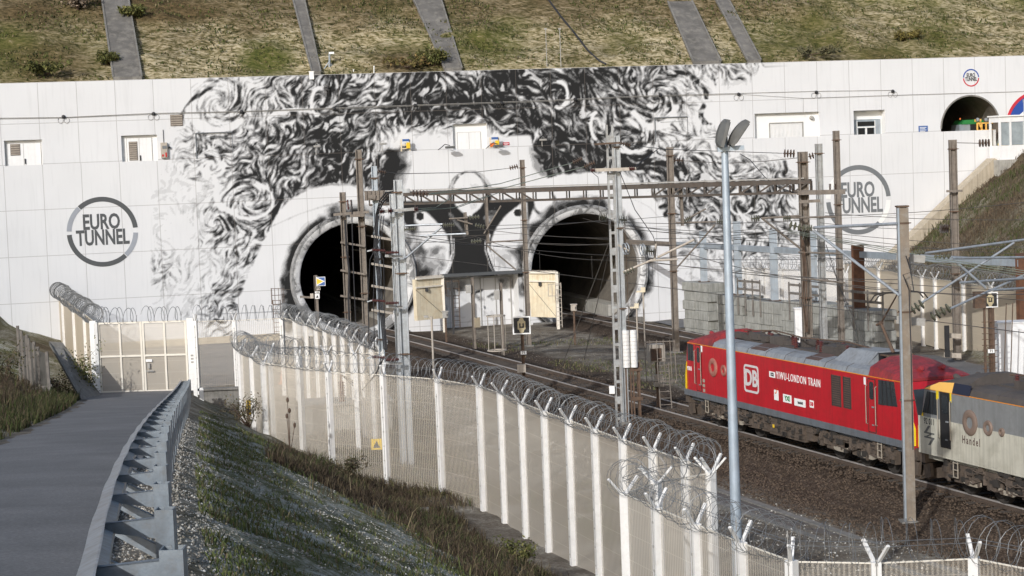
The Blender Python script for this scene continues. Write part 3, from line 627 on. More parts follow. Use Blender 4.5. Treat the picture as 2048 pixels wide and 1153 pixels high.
bal = ramp(nt, [(.0, (.03,.021,.015)), (.35, (.06,.043,.031)), (.7, (.095,.07,.052)), (1, (.17,.135,.105))]); L.new(vor.outputs['Color'], bal.inputs[0])
dk = mixc(nt, sp.outputs[2], 1.0, (.42,.40,.38)); balc = mixc(nt, 1.0, bal.outputs[0], dk, 'MULTIPLY'); fin = mixc(nt, sp.outputs[0], soil.outputs[0], gmix); fin = mixc(nt, sp.outputs[1], fin, balc); L.new(fin, b.inputs['Base Color']); b.inputs['Roughness'].default_value = .95; b.inputs['Specular IOR Level'].default_value = .15
bp = N(nt, 'ShaderNodeBump', Strength=.9, Distance=.06); hm = mixc(nt, sp.outputs[1], nb.outputs[0], vor.outputs['Distance']); L.new(hm, bp.inputs['Height']); L.new(bp.outputs[0], b.inputs['Normal'])
brown = np.where(RT_, np.clip(.95+.3*fbm(XX, YY, .15, 77), 0, 1), np.where(OB_ & (S_ > 0), np.clip(.75*sm(5, 9, S_)+.45*sm(60, 78, YY)*1.0, 0, 1), np.clip(1-green*1.2, 0, 1)))
l1_, l2_ = np.abs(lat1(XX, YY)), np.abs(lat2(XX, YY)); brown = np.where((B_ > .3) & ~OB_, np.maximum(sm(2.3, 1.5, l1_), sm(2.3, 1.5, l2_)), brown); G_ = np.where(OB_ & (S_ > -.6) & (S_ < 1.2), G_*.5, G_)
gc = np.stack([G_, B_, brown], -1).reshape(-1, 3)
o = np_mesh('ground', np.stack([XX, YY, ZZ], -1).reshape(-1, 3), np.stack([a, a+1, a+nu+1, a+nu], -1), 'ground_mat', None, gc, True); o['kind'] = 'structure'
# far ground sheet under everything, out to the horizon
m = MB(); m.box((0, 200, -3.2), (2400, 2400, .4)); o = m.build('land', 'concrete_dark', kind='structure')
# ------------------------------------------------------------------ road up to the gate
m_, nt, b, out = new_mat('asphalt'); L = nt.links; co = coords(nt)
n1 = N(nt, 'ShaderNodeTexNoise', Scale=.5, Detail=6.0, Roughness=.6); L.new(co, n1.inputs['Vector']); n2 = N(nt, 'ShaderNodeTexNoise', Scale=26.0, Detail=8.0, Roughness=.8); L.new(co, n2.inputs['Vector'])
r1 = ramp(nt, [(.3, (.115,.114,.116)), (.7, (.175,.173,.174))]); L.new(n1.outputs[0], r1.inputs[0]); r2 = ramp(nt, [(.34, .62), (.52, 1.0), (.66, 1.5)]); L.new(n2.outputs[0], r2.inputs[0])
L.new(mixc(nt, 1.0, r1.outputs[0], r2.outputs[0], 'MULTIPLY'), b.inputs['Base Color']); b.inputs['Roughness'].default_value = .85; bp = N(nt, 'ShaderNodeBump', Strength=.3, Distance=.01); L.new(n2.outputs[0], bp.inputs['Height']); L.new(bp.outputs[0], b.inputs['Normal'])
V = []; Fq = []; ys = np.concatenate([np.arange(2, 104.6, .8), np.arange(105, 134, 2)])
for i, y in enumerate(ys):
    l, r = xg(y)-RWf(y), xg(y)+.02
    if y > 100: k = (y-100)/5; l, r = (xg(100)-RWf(100))*(1-min(k,1))+-22.6*min(k,1), (xg(100)+.02)*(1-min(k,1))+(-17.2)*min(k,1)
    if y > 105: l, r = -22.6-(y-105)*.32, -14.5
    wob = .10*math.sin(y*.9)+.07*math.sin(y*2.3)
    for k in range(7): V.append((l+wob+(r-l-wob)*k/6, y, float(zr(y))+.015+(.03*math.sin(math.pi*k/6))))
for i in range(len(ys)-1):
    for k in range(6): Fq.append((i*7+k, i*7+k+1, i*7+k+8, i*7+k+7))
o = np_mesh('road', V, Fq, 'asphalt', None, None, True); o['kind'] = 'structure'
# service road and walkway on the tracks' far side and near side
def strip(name, pts, w, mat, lift=.03, n=1):
    V = []; Fq = []; P = []
    for p, q in zip(pts[:-1], pts[1:]):
        c = max(2, int(np.hypot(q[0]-p[0], q[1]-p[1])/1.0)); P += [np.array(p)+(np.array(q)-np.array(p))*k/c for k in range(c)]
    P.append(np.array(pts[-1]))
    for i, p in enumerate(P):
        d = P[min(i+1, len(P)-1)]-P[max(i-1, 0)]; d = d/np.hypot(*d); nn = np.array([d[1], -d[0]])
        for s_ in (-.5, 0, .5): q = p+nn*w*s_; V.append((q[0], q[1], max(gz(*q), gz(*p))+lift))
    for i in range(len(P)-1):
        for k in (0, 1): Fq.append((i*3+k, i*3+k+1, i*3+k+4, i*3+k+3))
    o = np_mesh(name, V, Fq, mat, None, None, True); o['kind'] = 'structure'; return o
strip('service_road', [track2(a, 6.2)[:2] for a in (2, 15, 30, 45, 60, 80)], 4.2, 'asphalt', .05)
m_, nt, b, out = new_mat('slabs'); L = nt.links; br = N(nt, 'ShaderNodeTexBrick', Scale=1.0); br.inputs['Color1'].default_value = (.10,.085,.075,1); br.inputs['Color2'].default_value = (.14,.125,.11,1); br.inputs['Mortar'].default_value = (.03,.028,.024,1)
br.inputs['Brick Width'].default_value = .8; br.inputs['Row Height'].default_value = .4; br.inputs['Mortar Size'].default_value = .012; L.new(coords(nt), br.inputs['Vector']); L.new(br.outputs[0], b.inputs['Base Color']); b.inputs['Roughness'].default_value = .9
def obj_along(name, mat, a0, a1, lat, w, h, z, fn=track1, step=2.0, kind=None, parent=None):
    m = MB(); A = np.arange(a0, a1, step)
    for a in A:
        p, q = fn(a, lat), fn(min(a+step, a1), lat); zz = z if z is not None else max(gz(p[0], p[1]), gz(q[0], q[1]))+h/2-.05
        m.bar((p[0], p[1], zz), (q[0], q[1], zz), w, h)
    return m.build(name, mat, parent, kind=kind)
obj_along('cable_walkway', 'slabs', -52, 3, -6.35, .75, .3, -.82, kind='structure'); 
for lt in (-6.9, -5.82): obj_along('walkway_kerb', 'concrete_dark', -52, 3, lt, .28, .34, -.80, kind='structure')
# ------------------------------------------------------------------ tracks
def track(fn, a0, a1, label):
    t = thing('railway_track', label, 'railway track', fn((a0+a1)/2, 0, -.2))
    for s_ in (-.7525, .7525):
        m = MB(); A = np.arange(a0, a1+.1, 2.0)
        for a, b_ in zip(A[:-1], A[1:]):
            p, q = fn(a, s_), fn(b_, s_)
            m.mi(1); m.bar((p[0], p[1], -.085), (q[0], q[1], -.085), .05, .13); m.bar((p[0], p[1], -.155), (q[0], q[1], -.155), .14, .03); m.mi(0); m.bar((p[0], p[1], -.018), (q[0], q[1], -.018), .072, .036)
        m.build('rail', ['rail_steel', 'rail_side'], t)
    m = MB()
    for a in np.arange(a0, a1, .62):
        p, q = fn(a, -1.2), fn(a, 1.2); m.bar((p[0], p[1], -.235), (q[0], q[1], -.235), .26, .13)
    m.build('sleepers', 'sleeper', t, kind='stuff')
track(track1, -52, 118, 'near railway track curving from the left tunnel mouth past the locomotives')
track(lambda a, l=0, z=0: track2(a, -l, z), -50, 96, 'far railway track running into the right tunnel mouth')
# ballast stones lying loose on the visible shoulders
def stones(name, n, fn, a0, a1, l0, l1, smin, smax, mat):
    A = RNG.uniform(a0, a1, n); Lt = RNG.uniform(l0, l1, n); P = np.array([fn(a, l)[:2] for a, l in zip(A, Lt)]); Z = ground(P[:, 0], P[:, 1])
    base = np.array([(1,0,0),(0,1,0),(-1,0,0),(0,-1,0),(0,0,.8),(0,0,-.5)]); fc = np.array([(0,1,4),(1,2,4),(2,3,4),(3,0,4),(1,0,5),(2,1,5),(3,2,5),(0,3,5)])
    sz = RNG.uniform(smin, smax, (n, 1, 1)); jit = RNG.uniform(.55, 1.25, (n, 6, 3)); th = RNG.uniform(0, 6.28, n); c, s_ = np.cos(th)[:, None], np.sin(th)[:, None]
    v = base[None]*jit*sz; x = v[..., 0]*c-v[..., 1]*s_; y = v[..., 0]*s_+v[..., 1]*c; v = np.stack([x+P[:, :1], y+P[:, 1:2], v[..., 2]+Z[:, None]+.0], -1)
    f = (fc[None]+(np.arange(n)*6)[:, None, None]).reshape(-1, 3)
    g = RNG.uniform(.55, 1.5, (n, 1, 1))*np.array([.082,.060,.044]); g = np.repeat(np.broadcast_to(g, (n, 1, 3)), 6, 1).reshape(-1, 3)
    o = np_mesh(name, v.reshape(-1, 3), f, mat, None, g); o['kind'] = 'stuff'; o['label'] = 'loose brown ballast stones along the near railway track'; o['category'] = 'ballast'; return o
m_, nt, b, out = new_mat('stone_vc'); at = N(nt, 'ShaderNodeAttribute', attribute_name='paint'); nt.links.new(at.outputs['Color'], b.inputs['Base Color']); b.inputs['Roughness'].default_value = .9; b.inputs['Specular IOR Level'].default_value = .2
stones('ballast', 52000, track1, -44, 34, -5.4, 2.6, .035, .075, 'stone_vc')
# ------------------------------------------------------------------ hillside above the building
m_, nt, b, out = new_mat('hill_mat'); L = nt.links; co = coords(nt, (1, 1, 1)); at = N(nt, 'ShaderNodeAttribute', attribute_name='paint'); sp = nt.nodes.new('ShaderNodeSeparateColor'); L.new(at.outputs['Color'], sp.inputs[0])
na = N(nt, 'ShaderNodeTexNoise', Scale=1.0, Detail=9.0, Roughness=.75, Distortion=.4); L.new(coords(nt, (.8, 2.2, 2.2)), na.inputs['Vector'])
nb = N(nt, 'ShaderNodeTexNoise', Scale=1.0, Detail=4.0, Roughness=.6); L.new(coords(nt, (2.4, 6.5, 6.5)), nb.inputs['Vector'])
mm = N(nt, 'ShaderNodeMath', operation='MULTIPLY_ADD'); L.new(nb.outputs[0], mm.inputs[0]); mm.inputs[1].default_value = .5; m2 = N(nt, 'ShaderNodeMath', operation='MULTIPLY'); L.new(na.outputs[0], m2.inputs[0]); m2.inputs[1].default_value = .5; L.new(m2.outputs[0], mm.inputs[2])
chalk = ramp(nt, [(.36, (.04,.042,.014)), (.44, (.10,.092,.035)), (.49, (.26,.215,.12)), (.55, (.44,.375,.245)), (.66, (.62,.55,.41))]); L.new(mm.outputs[0], chalk.inputs[0])
grs = ramp(nt, [(.35, (.035,.04,.012)), (.47, (.085,.095,.024)), (.56, (.14,.13,.045)), (.63, (.27,.23,.13)), (.74, (.44,.38,.26))]); L.new(mm.outputs[0], grs.inputs[0])
bru = ramp(nt, [(.36, (.035,.03,.015)), (.5, (.10,.072,.035)), (.62, (.19,.135,.07))]); L.new(mm.outputs[0], bru.inputs[0])
c = mixc(nt, sp.outputs[0], chalk.outputs[0], grs.outputs[0]); c = mixc(nt, sp.outputs[1], c, bru.outputs[0]); L.new(c, b.inputs['Base Color']); b.inputs['Roughness'].default_value = .95; b.inputs['Specular IOR Level'].default_value = .1
bp = N(nt, 'ShaderNodeBump', Strength=1.0, Distance=.18); L.new(mm.outputs[0], bp.inputs['Height']); L.new(bp.outputs[0], b.inputs['Normal'])
HS = R(33); HB = BACK+.36
def hill_pt(u, s, dz=0): return wall_pt(u, ZU-.06+s*math.sin(HS), -HB-s*math.cos(HS)) + np.array([0, 0, dz])
def on_hill(px, py):
    d = ray(px, py); nrm = FN*math.sin(HS)+np.array([0, 0, math.cos(HS)]); o = hill_pt(0, 0); t = ((o-CAM) @ nrm)/(d @ nrm); P = CAM+d*t
    return float((P-o) @ FU), float((P[2]-o[2])/math.sin(HS))
hu = np.arange(-75, 95, .5); hs = np.concatenate([np.arange(0, 40, .5), np.arange(40, 110, 2)]); HU_, HS_ = np.meshgrid(hu, hs)
hz = (.22*fbm(HU_, HS_*1.4, .35, 21)+.10*fbm(HU_, HS_*2.5, 1.1, 31))*sm(0, 1.5, HS_)
Pw = FO + HU_[..., None]*FU - (HB+HS_*math.cos(HS))[..., None]*FN + np.stack([0*HU_, 0*HU_, ZU-.06+HS_*math.sin(HS)+hz], -1)
ppx, ppy = proj(Pw.reshape(-1, 3)); ppx = ppx.reshape(HU_.shape); ppy = ppy.reshape(HU_.shape)
f1 = fbm(HU_, HS_, .10, 51); f2 = fbm(HU_, HS_, .3, 61)
gg = np.clip(.20+.36*f1+.36*f2, 0, 1); bb = np.clip(.10+.35*fbm(HU_, HS_, .16, 71)+.15*f2, 0, 1)*.6
def blob(x, y, rx, ry_): return np.exp(-(((ppx-x)/rx)**2+((ppy-y)/ry_)**2)**1.5)
top = sm(70, 25, ppy+12*f2)*sm(1750, 1500, ppx); bb = np.clip(bb+top*.7+blob(110,130,90,50)*.8+blob(800,125,70,28)*.8+blob(1690,90,150,60)*.3+blob(340,25,90,22)*.5+blob(60,30,60,30)*.4, 0, 1)
gg = np.clip(gg+blob(530,120,60,40)*1.2+blob(20,110,60,70)*.7+blob(130,100,140,60)*.5+blob(1560,75,100,50)*.35+blob(1850,70,200,50)*.05+blob(980,90,70,50)*.5+blob(1900,20,180,30)*.2-blob(380,100,110,50)*.5-blob(1150,60,120,50)*.5-blob(740,60,80,40)*.4, 0, 1)
nu, nv = len(hu), len(hs); ii, jj = np.meshgrid(np.arange(nu-1), np.arange(nv-1)); a = (jj*nu+ii).ravel()
o = np_mesh('hill', Pw.reshape(-1, 3), np.stack([a, a+1, a+nu+1, a+nu], -1), 'hill_mat', None, np.stack([gg, bb, 0*gg], -1).reshape(-1, 3), True); o['kind'] = 'structure'
pm('drain_slab', (.13,.122,.112), .9, 0, .38, .7, .3, 12, .45, (.30,.28,.24), .5)
LBL = ['wide dark concrete drain strip down the grass slope at the far left', 'narrow grey concrete drain strip behind the roof camera mast', 'wide grey concrete drain strip above the middle of the mural', 'wide concrete drain strip with yellow lichen on the slope right of the mural', 'narrow concrete drain strip right beside the yellow lichened one']
for lab, (tl, tr, br_, bl) in zip(LBL, [((203,0),(256,0),(284,164),(227,166)), ((584,0),(607,0),(641,152),(624,153)), ((824,0),(880,0),(924,146),(890,148)), ((1337,15),(1386,15),(1441,130),(1386,132)), ((1428,0),(1453,0),(1521,128),(1495,129))]):
    A, B = on_hill(*bl), on_hill(*br_); C_, D_ = on_hill(*tr), on_hill(*tl); k = (60 if tl[1] < 5 else D_[1]+.2)
    def ext(p, q): t = (k-p[1])/(q[1]-p[1]); return (p[0]+(q[0]-p[0])*t, k)
    D2, C2 = ext(A, D_), ext(B, C_); A = (A[0], -.1); B = (B[0], -.1)
    m = MB(); m.prism([hill_pt(*p, dz=.05) for p in (A, B, C2, D2)], (0, 0, 1), .3); 
    t = m.build('drain_channel', 'drain_slab'); tag(t, lab, 'drain channel', 'concrete drain strips on the slope')
    for p, q in ((A, D2), (B, C2)):
        m = MB(); m.bar(hill_pt(*p, dz=.36), hill_pt(*q, dz=.36), .12, .10, (0,0,1)); m.build('kerb', 'concrete_dark', t)
# ------------------------------------------------------------------ locomotives on the near track
pm('loco_red', (.46,.012,.022), .32, 0, .10, 1.2, 0, 40, .22, (.16,.03,.02), .22)
pm('loco_red_roof', (.30,.03,.035), .5, 0, .25, 1.5, 0, 40, .5, (.07,.035,.035), .6)
pm('loco_skirt', (.13,.145,.165), .5, 0, .12, 1.5, 0, 40, .3, (.10,.08,.065), .3)
pm('loco_roof', (.25,.27,.295), .55, 0, .12, .8, 0, 40, .3, (.13,.12,.11), .4)
pm('loco_roof_dark', (.078,.068,.062), .75, 0, .25, .8, 0, 40, .3, (.10,.08,.07), .5)
pm('loco_grey', (.215,.222,.225), .45, 0, .1, 1, 0, 40, .2, (.1,.09,.08), .3)
pm('loco_cream', (.53,.51,.43), .5, 0, .1, .9, 0, 40, .35, (.26,.24,.18), .35)
pm('loco_orange', (.75,.27,.02), .45, 0, .06, 1); pm('loco_amber', (.88,.50,.12), .45, 0, .06, 1); pm('loco_yellow', (.85,.62,.02), .4, 0, .05, 1)
pm('loco_navy', (.018,.022,.045), .3, 0, .1, 2); pm('loco_plate', (.36,.32,.26), .6, 0, .1, 3, 0, 40, .2, (.3,.25,.2), .3)
pm('porthole', (.20,.145,.115), .6, .1, .1, 3); pm('porthole_red', (.33,.13,.10), .5, 0, .15, 3)
pm('underframe', (.105,.080,.062), .85, 0, .3, 3, .2, 30, .3, (.05,.04,.032), .5); pm('underframe_dark', (.035,.03,.026), .8, 0, .3, 3); pm('roof_brown', (.095,.06,.05), .8, 0, .2, 1.5)
pm('db_grey', (.62,.60,.60), .45, 0, .03, 1); pm('letter_white', (.85,.85,.84), .45, 0, .02, 1); pm('arrow_grey', (.10,.10,.098), .5, 0, .05, 1)
TRZ = math.atan2(-TT[1], -TT[0])
def on_side(px, py, ac, lat=-1.33):
    d = ray(px, py); n3 = np.array([TN[0], TN[1], 0]); o = np.array([TP0[0], TP0[1], 0]) + n3*lat; t = ((o-CAM) @ n3)/(d @ n3); P = CAM+d*t
    return -float((P[:2]-TP0) @ TT - ac), float(P[2])
def Z3(x, y): return 1340+x/2.893, 620+y/2.893
def sheet(mb, pts, out=.008, dep=.008, y0=-1.33):       # outline in local (x,z) lying on the near side
    mb.prism([(x, y0-out+dep, z) for x, z in pts], (0, -1, 0), dep)
def rect(x0, x1, z0, z1): return [(x0, z0), (x1, z0), (x1, z1), (x0, z1)]
def loft(mb, secs, mi=0, caps=True):
    n = len(secs[0]); vs = [p for s_ in secs for p in s_]; fs = []
    for i in range(len(secs)-1):
        for k in range(n-1): fs.append((i*n+k, i*n+k+1, (i+1)*n+k+1, (i+1)*n+k))
    if caps: fs += [tuple(range(n-1, -1, -1)), tuple(range((len(secs)-1)*n, len(secs)*n))]
    mb.cm = mi; mb.add(vs, fs)
HW = 1.33
def make_bogie(root, xc, rng):
    m = MB(); 
    for sy in (-1, 1):
        y = sy*1.12
        m.box((xc, y, .88), (5.0, .16, .22)); m.box((xc-1.9, y, .62), (.5, .2, .4)); m.box((xc, y, .62), (.5, .2, .4)); m.box((xc+1.9, y, .62), (.5, .2, .4))
        for k in (-1, 1):
            for j in (-1.9, 0, 1.9): m.cyl((xc+j+k*.42, y*1.02, .55), (xc+j+k*.42, y*1.02, .98), .11, 8)
            m.bar((xc+k*1.0, y*1.08, .5), (xc+k*1.5, y*1.08, .95), .07, .1); m.box((xc+k*2.6, y, .7), (.28, .2, .5)); m.cyl((xc+k*.95, y*1.1, .98), (xc+k*.95, y*1.1, .5), .08, 8)
        for i in range(64):
            x = xc+rng.uniform(-2.7, 2.7); m.mi(1 if rng.random() > .55 else 0); m.box((x, y*rng.uniform(1.04, 1.16), rng.uniform(.45, 1.06)), (rng.uniform(.06, .45), .08, rng.uniform(.04, .22)))
        m.mi(0)
        for i in range(9):
            x = xc+rng.uniform(-2.4, 1.6); z = rng.uniform(.5, 1.0); m.tube([(x, y*1.17, z), (x+.3, y*1.18, z-.05), (x+.7, y*1.17, z+rng.uniform(-.15, .12))], .022, 5)
    b = m.build('bogie', ['underframe', 'underframe_dark'], root, local=True)
    for j in (-1.9, 0, 1.9):
        m = MB()
        for sy in (-1, 1): m.lathe([(.2, -.07), (.5, -.05), (.54, -.07), (.58, -.06), (.58, .05), (.60, .08), (.2, .08)], (xc+j, sy*.76, .58), (0, -sy*1.0, 0), 28)
        m.cyl((xc+j, -.8, .58), (xc+j, .8, .58), .09, 8); m.build('wheelset', 'underframe_dark', b, smooth=True, local=True)
    for k in (-1.05, .95):
        m = MB(); m.prism([(xc+k-.50, -1.27, .60), (xc+k-.2, -1.27, .56), (xc+k+.2, -1.27, .57), (xc+k+.50, -1.27, .60), (xc+k+.50, -1.27, .48), (xc+k+.3, -1.27, .42), (xc+k-.3, -1.27, .42), (xc+k-.50, -1.27, .48)], (0, 1, 0), .05)
        m.build('bogie_plate', 'loco_plate', b, local=True)
    m = MB(); x0 = xc+(1.75 if xc > 0 else -2.0)
    for k in (0, .26): m.bar((x0+k, -1.34, .58), (x0+k, -1.34, 1.10), .028, .028)
    for z in (.6, .84, 1.07): m.bar((x0, -1.35, z), (x0+.26, -1.35, z), .04, .028)
    m.build('step_ladder', 'loco_plate', b, local=True)
def make_loco(label, a_far, Ln, S):
    ac = a_far-Ln/2; root = thing('locomotive', label, 'locomotive', track1(ac), TRZ); rng = random.Random(S['seed'])
    E = Ln/2; zb, zk, zc = S['zb'], S['zk'], S['zc']
    # side shell with raked cab ends
    def sec(x):
        e = E-abs(x)
        if e < .48: t = e/.48; c = 1.85+(zc-1.85)*t; w = HW*(.93+.07*t)
        else: c = zc; w = HW
        return c, w
    xs = [-E, -E+.16, -E+.32, -E+.48, -E+1.7, -E+2.9, E-2.9, E-1.7, E-.48, E-.32, E-.16, E]
    m = MB(); secs = []
    for x in xs:
        c, w = sec(x); secs.append([(x, -w, zb), (x, -w, c), (x, w, c), (x, w, zb)])
    loft(m, secs); body = m.build('body', S['body'], root, local=True)
    # skirt band along the foot of the side
    m = MB(); sheet(m, rect(-E+.05, E-.05, zb-.02, zk), .014, .03); m.box((0, 0, zb-.12), (2*E-.5, 2.2, .2)); m.build('skirt', S['skirt'], root, local=True)
    if S.get('lower'):
        m = MB(); sheet(m, [(-E+.06, zk+.003), (E-.1, zk+.003), (E-.1, S['lower']), (-E+2.75, S['lower']), (-E+2.75, S['lower2']), (-E+.06, S['lower2'])], .012, .02); m.build('lower_panel', 'loco_cream', root, local=True)
    m = MB(); sheet(m, rect(-E+.49, E-.49, zc-.012, zc+.012), .012, .02); m.build('cantrail_stripe', 'loco_orange', root, local=True)
    # roof: shoulders, deck with a well for the high-voltage gear
    def rsec(x, k=1.0, mid=False):
        if mid: z0 = zc+.013; return [(x, -HW*.998, z0), (x, -1.24, z0+.17), (x, -.98, z0+.27), (x, -.55, z0+.31), (x, .55, z0+.31), (x, .98, z0+.27), (x, 1.24, z0+.17), (x, HW*.998, z0)]
        e = E-abs(x); t = min(1, max(0, (e-.48)/1.9))**.75; z0 = zc+.013; h1, h2, h3 = .24*t+.06, .43*t+.09, .52*t+.10
        return [(x, -HW*.998, z0), (x, -1.23, z0+h1), (x, -.82, z0+h2), (x, -.40, z0+h3), (x, .40, z0+h3), (x, .82, z0+h2), (x, 1.23, z0+h1), (x, HW*.998, z0)]
    for sg in (-1, 1):
        m = MB(); X = [sg*(E-q) for q in (.49, .7, 1.0, 1.5, 2.1, 2.6, 2.95)]; loft(m, [rsec(x) for x in X]); m.build('cab_roof', S['cabroof'], root, local=True, smooth=False)
    m = MB(); X0, X1 = -E+2.96, E-2.96; WX0, WX1 = X0+.9, X1-.9
    for ya in (1, -1):
        def half(x): r = rsec(x, 1, True); q = r[:4] if ya == 1 else r[4:]; return q
        sx = [X0+(X1-X0)*k/8 for k in range(9)]; loft(m, [[p for p in half(x)] for x in sx], 0, False)
    m.build('roof_panel', S['roof'], root, local=True)
    for k in range(1, 8):
        m = MB(); x = X0+(X1-X0)*k/8; r = rsec(x, 1, True)
        for p, q in zip(r[:3], r[1:4]): m.bar((p[0], p[1], p[2]+.005), (q[0], q[1], q[2]+.005), .02, .012)
        m.build('roof_seam', 'loco_roof_dark', root, local=True)
    zt = zc+.013+.27
    m = MB(); m.box((0, 0, zt-.02), (X1-X0, 1.12, .03)); m.box(((X0+X1)/2-.2, .15, zt+.02), (X1-X0-1.0, .9, .06)); deck = m.build('roof_deck', 'loco_roof_dark', root, local=True)
    # high-voltage gear
    m = MB()
    for i in range(52):
        x = rng.uniform(WX0-.6, WX1+.3); m.box((x, rng.uniform(-.35, .7), zt+rng.uniform(.08, .22)), (rng.uniform(.2, .9), rng.uniform(.1, .5), rng.uniform(.1, .42)))
    m.build('switchgear', 'loco_roof_dark', root, local=True)
    for i, x in enumerate(np.linspace(WX0+.4, WX1-2.4, 9)):
        m = MB(); y = -.28+.4*(i % 2); m.discs((x, y, zt+.03), (x, y, zt+.46), .10, 6, .05, 10); m.build('roof_insulator', 'ins_red', root, local=True, smooth=True)
    m = MB(); m.tube([(WX0, -.28, zt+.40), (WX0+2, .1, zt+.50), (WX0+5, -.28, zt+.47), (WX1-3, .1, zt+.50), (WX1-.6, .1, zt+.34)], .028, 6); m.tube([(WX0+.2, .4, zt+.3), (WX0+1.2, .4, zt+.42), (WX0+2.4, .4, zt+.2)], .025, 6); m.build('busbar', 'rusty_steel', root, local=True)
    m = MB(); hatch = S.get('hatch', [])
    
    for (x0, x1) in hatch: m = MB(); m.prism([(x0, -1.22, zc+.20), (x1, -1.22, zc+.20), (x1, -.56, zc+.34), (x0, -.56, zc+.34)], (0, 0, 1), .03); m.build('roof_hatch', 'roof_brown', root, local=True)
    if S.get('box'):
        x0, x1 = S['box']; m = MB(); m.prism([(x0, -.95, zc+.28), (x1, -.95, zc+.28), (x1+.05, -.5, zc+.72), (x0+.3, -.5, zc+.72)], (0, 1, 0), .001); m.add([(x0,-1.0,zc+.26),(x1,-1.0,zc+.26),(x1,.6,zc+.28),(x0,.6,zc+.28),(x0+.35,-.62,zc+.68),(x1-.02,-.55,zc+.72),(x1-.02,.5,zc+.72),(x0+.35,.5,zc+.68)], [(0,3,2,1),(4,5,6,7),(0,1,5,4),(1,2,6,5),(2,3,7,6),(3,0,4,7)]); bx = m.build('resistor_box', S['roof'], root, local=True)
        m = MB(); m.box((x1+.02, 0, zc+.49), (.05, .95, .38)); m.build('end_grille', 'black', bx, local=True)
    # running gear
    for sg in (-1, 1): make_bogie(root, sg*(E-4.15), rng)
    m = MB()
    for x0, x1, z0, z1 in ((-2.3, -1.7, .42, 1.0), (-1.6, -.2, .38, 1.0), (-.1, 1.3, .38, 1.0), (1.45, 2.0, .5, 1.0)):
        m.box(((x0+x1)/2, 0, (z0+z1)/2), (x1-x0, 2.42, z1-z0))
        for k in range(3): m.box(((x0+x1)/2, -1.22, z0+.12+.2*k), (x1-x0-.08, .05, .03))
    for i in range(44): m.mi(i % 2); m.box((rng.uniform(-2.9, 2.7), -1.23, rng.uniform(.45, .98)), (rng.uniform(.06, .3), .08, rng.uniform(.05, .2)))
    m.build('equipment_box', ['underframe', 'underframe_dark'], root, local=True)
    m = MB(); m.box((-1.15, -1.27, .72), (.12, .02, .12)); m.build('warning_label', 'sign_yellow', root, local=True)
    # buffers and coupling
    for sg in (-1, 1):
        m = MB(); m.box((sg*(E-.12), 0, 1.0), (.3, 2.5, .42)); m.bar((sg*(E-.2), -1.1, .75), (sg*(E-.3), -1.1, .3), .12, .4); m.bar((sg*(E-.2), 1.1, .75), (sg*(E-.3), 1.1, .3), .12, .4); m.box((sg*(E-.28), 0, .42), (.06, 2.3, .34)); m.build('buffer_beam', 'underframe', root, local=True)
        for sy in (-1, 1):
            m = MB(); m.cyl((sg*(E+.0), sy*.87, 1.05), (sg*(E+.36), sy*.87, 1.05), .11, 12); m.lathe([(.0, .02), (.24, .0), (.24, -.04), (.0, -.05)], (sg*(E+.42), sy*.87, 1.05), (sg, 0, 0), 20); m.build('buffer', 'underframe_dark', root, local=True, smooth=True)
        for sy in (-1, 1): m = MB(); m.prism([(sg*(E-.02), sy*.60-.50, 1.98), (sg*(E-.02), sy*.60+.50, 1.98), (sg*(E-.39), sy*.58+.50, 3.12), (sg*(E-.39), sy*.58-.50, 3.12)], (sg*.95, 0, .31), .03); m.build('windscreen', 'cab_glass', root, local=True)
        m = MB(); m.prism([(sg*(E+.002), -1.18, 1.25), (sg*(E+.002), 1.18, 1.25), (sg*(E+.002), 1.16, 1.98), (sg*(E+.002), -1.16, 1.98)], (sg, 0, 0), .015)
        m.prism([(sg*(E-.005), -1.245, 1.28), (sg*(E-.22), -1.288, 1.28), (sg*(E-.26), -1.297, 1.6), (sg*(E-.24), -1.292, 2.0), (sg*(E-.34), -1.31, 2.55), (sg*(E-.22), -1.285, 2.35), (sg*(E-.005), -1.24, 1.85)], (0, -1, 0), .03); m.build('warning_panel', 'loco_yellow', root, local=True)
        for sy in (-1, 1):
            m = MB(); m.lathe([(.0, .03), (.13, .02), (.16, 0), (.16, -.05)], (sg*(E+.02), sy*.85, 1.62), (sg, 0, 0), 16); m.build('headlight', 'cab_glass', root, local=True)
        for sy in (-.42, .42): m = MB(); m.lathe([(.0, .10), (.08, .09), (.10, .0), (.10, -.3)], (sg*(E-.98), sy, zc+.36), (sg, 0, .3), 14); m.build('roof_horn', S['cabroof'], root, local=True)
    def win(name, pts, mat='cab_glass', out=.012, panes=0, parent=root):
        m = MB(); sheet(m, pts, out, .02); o = m.build(name, mat, parent, local=True)
        if panes:
            m = MB(); (x0, z0), (x1, z1), (x2, z2), (x3, z3) = pts
            for k in range(1, panes):
                t = k/panes; m.bar((x0+(x1-x0)*t, -HW-out-.004, z0+(z1-z0)*t), (x3+(x2-x3)*t, -HW-out-.004, z3+(z2-z3)*t), .06, .012, (0, 1, 0))
            m.build('window_bar', 'black', o, local=True)
        return o
    def pz(pts): return [on_side(*Z3(*p), ac) for p in pts]
    def door(x0, x1, z0, z1, mat, wmat='cab_glass', frame='underframe_dark', wz=.62):
        m = MB(); sheet(m, rect(x0, x1, z0, z1), .02, .03); d = m.build('door', mat, root, local=True)
        m = MB()
        for q in (rect(x0-.03, x0, z0, z1), rect(x1, x1+.03, z0, z1), rect(x0-.03, x1+.03, z1, z1+.03), rect(x0-.03, x1+.03, z0-.03, z0)): sheet(m, q, .026, .02)
        m.build('door_frame', frame, d, local=True)
        xm = (x0+x1)/2; hw = (x1-x0)*.32; m = MB(); zz0, zz1 = z0+(z1-z0)*wz, z1-.08
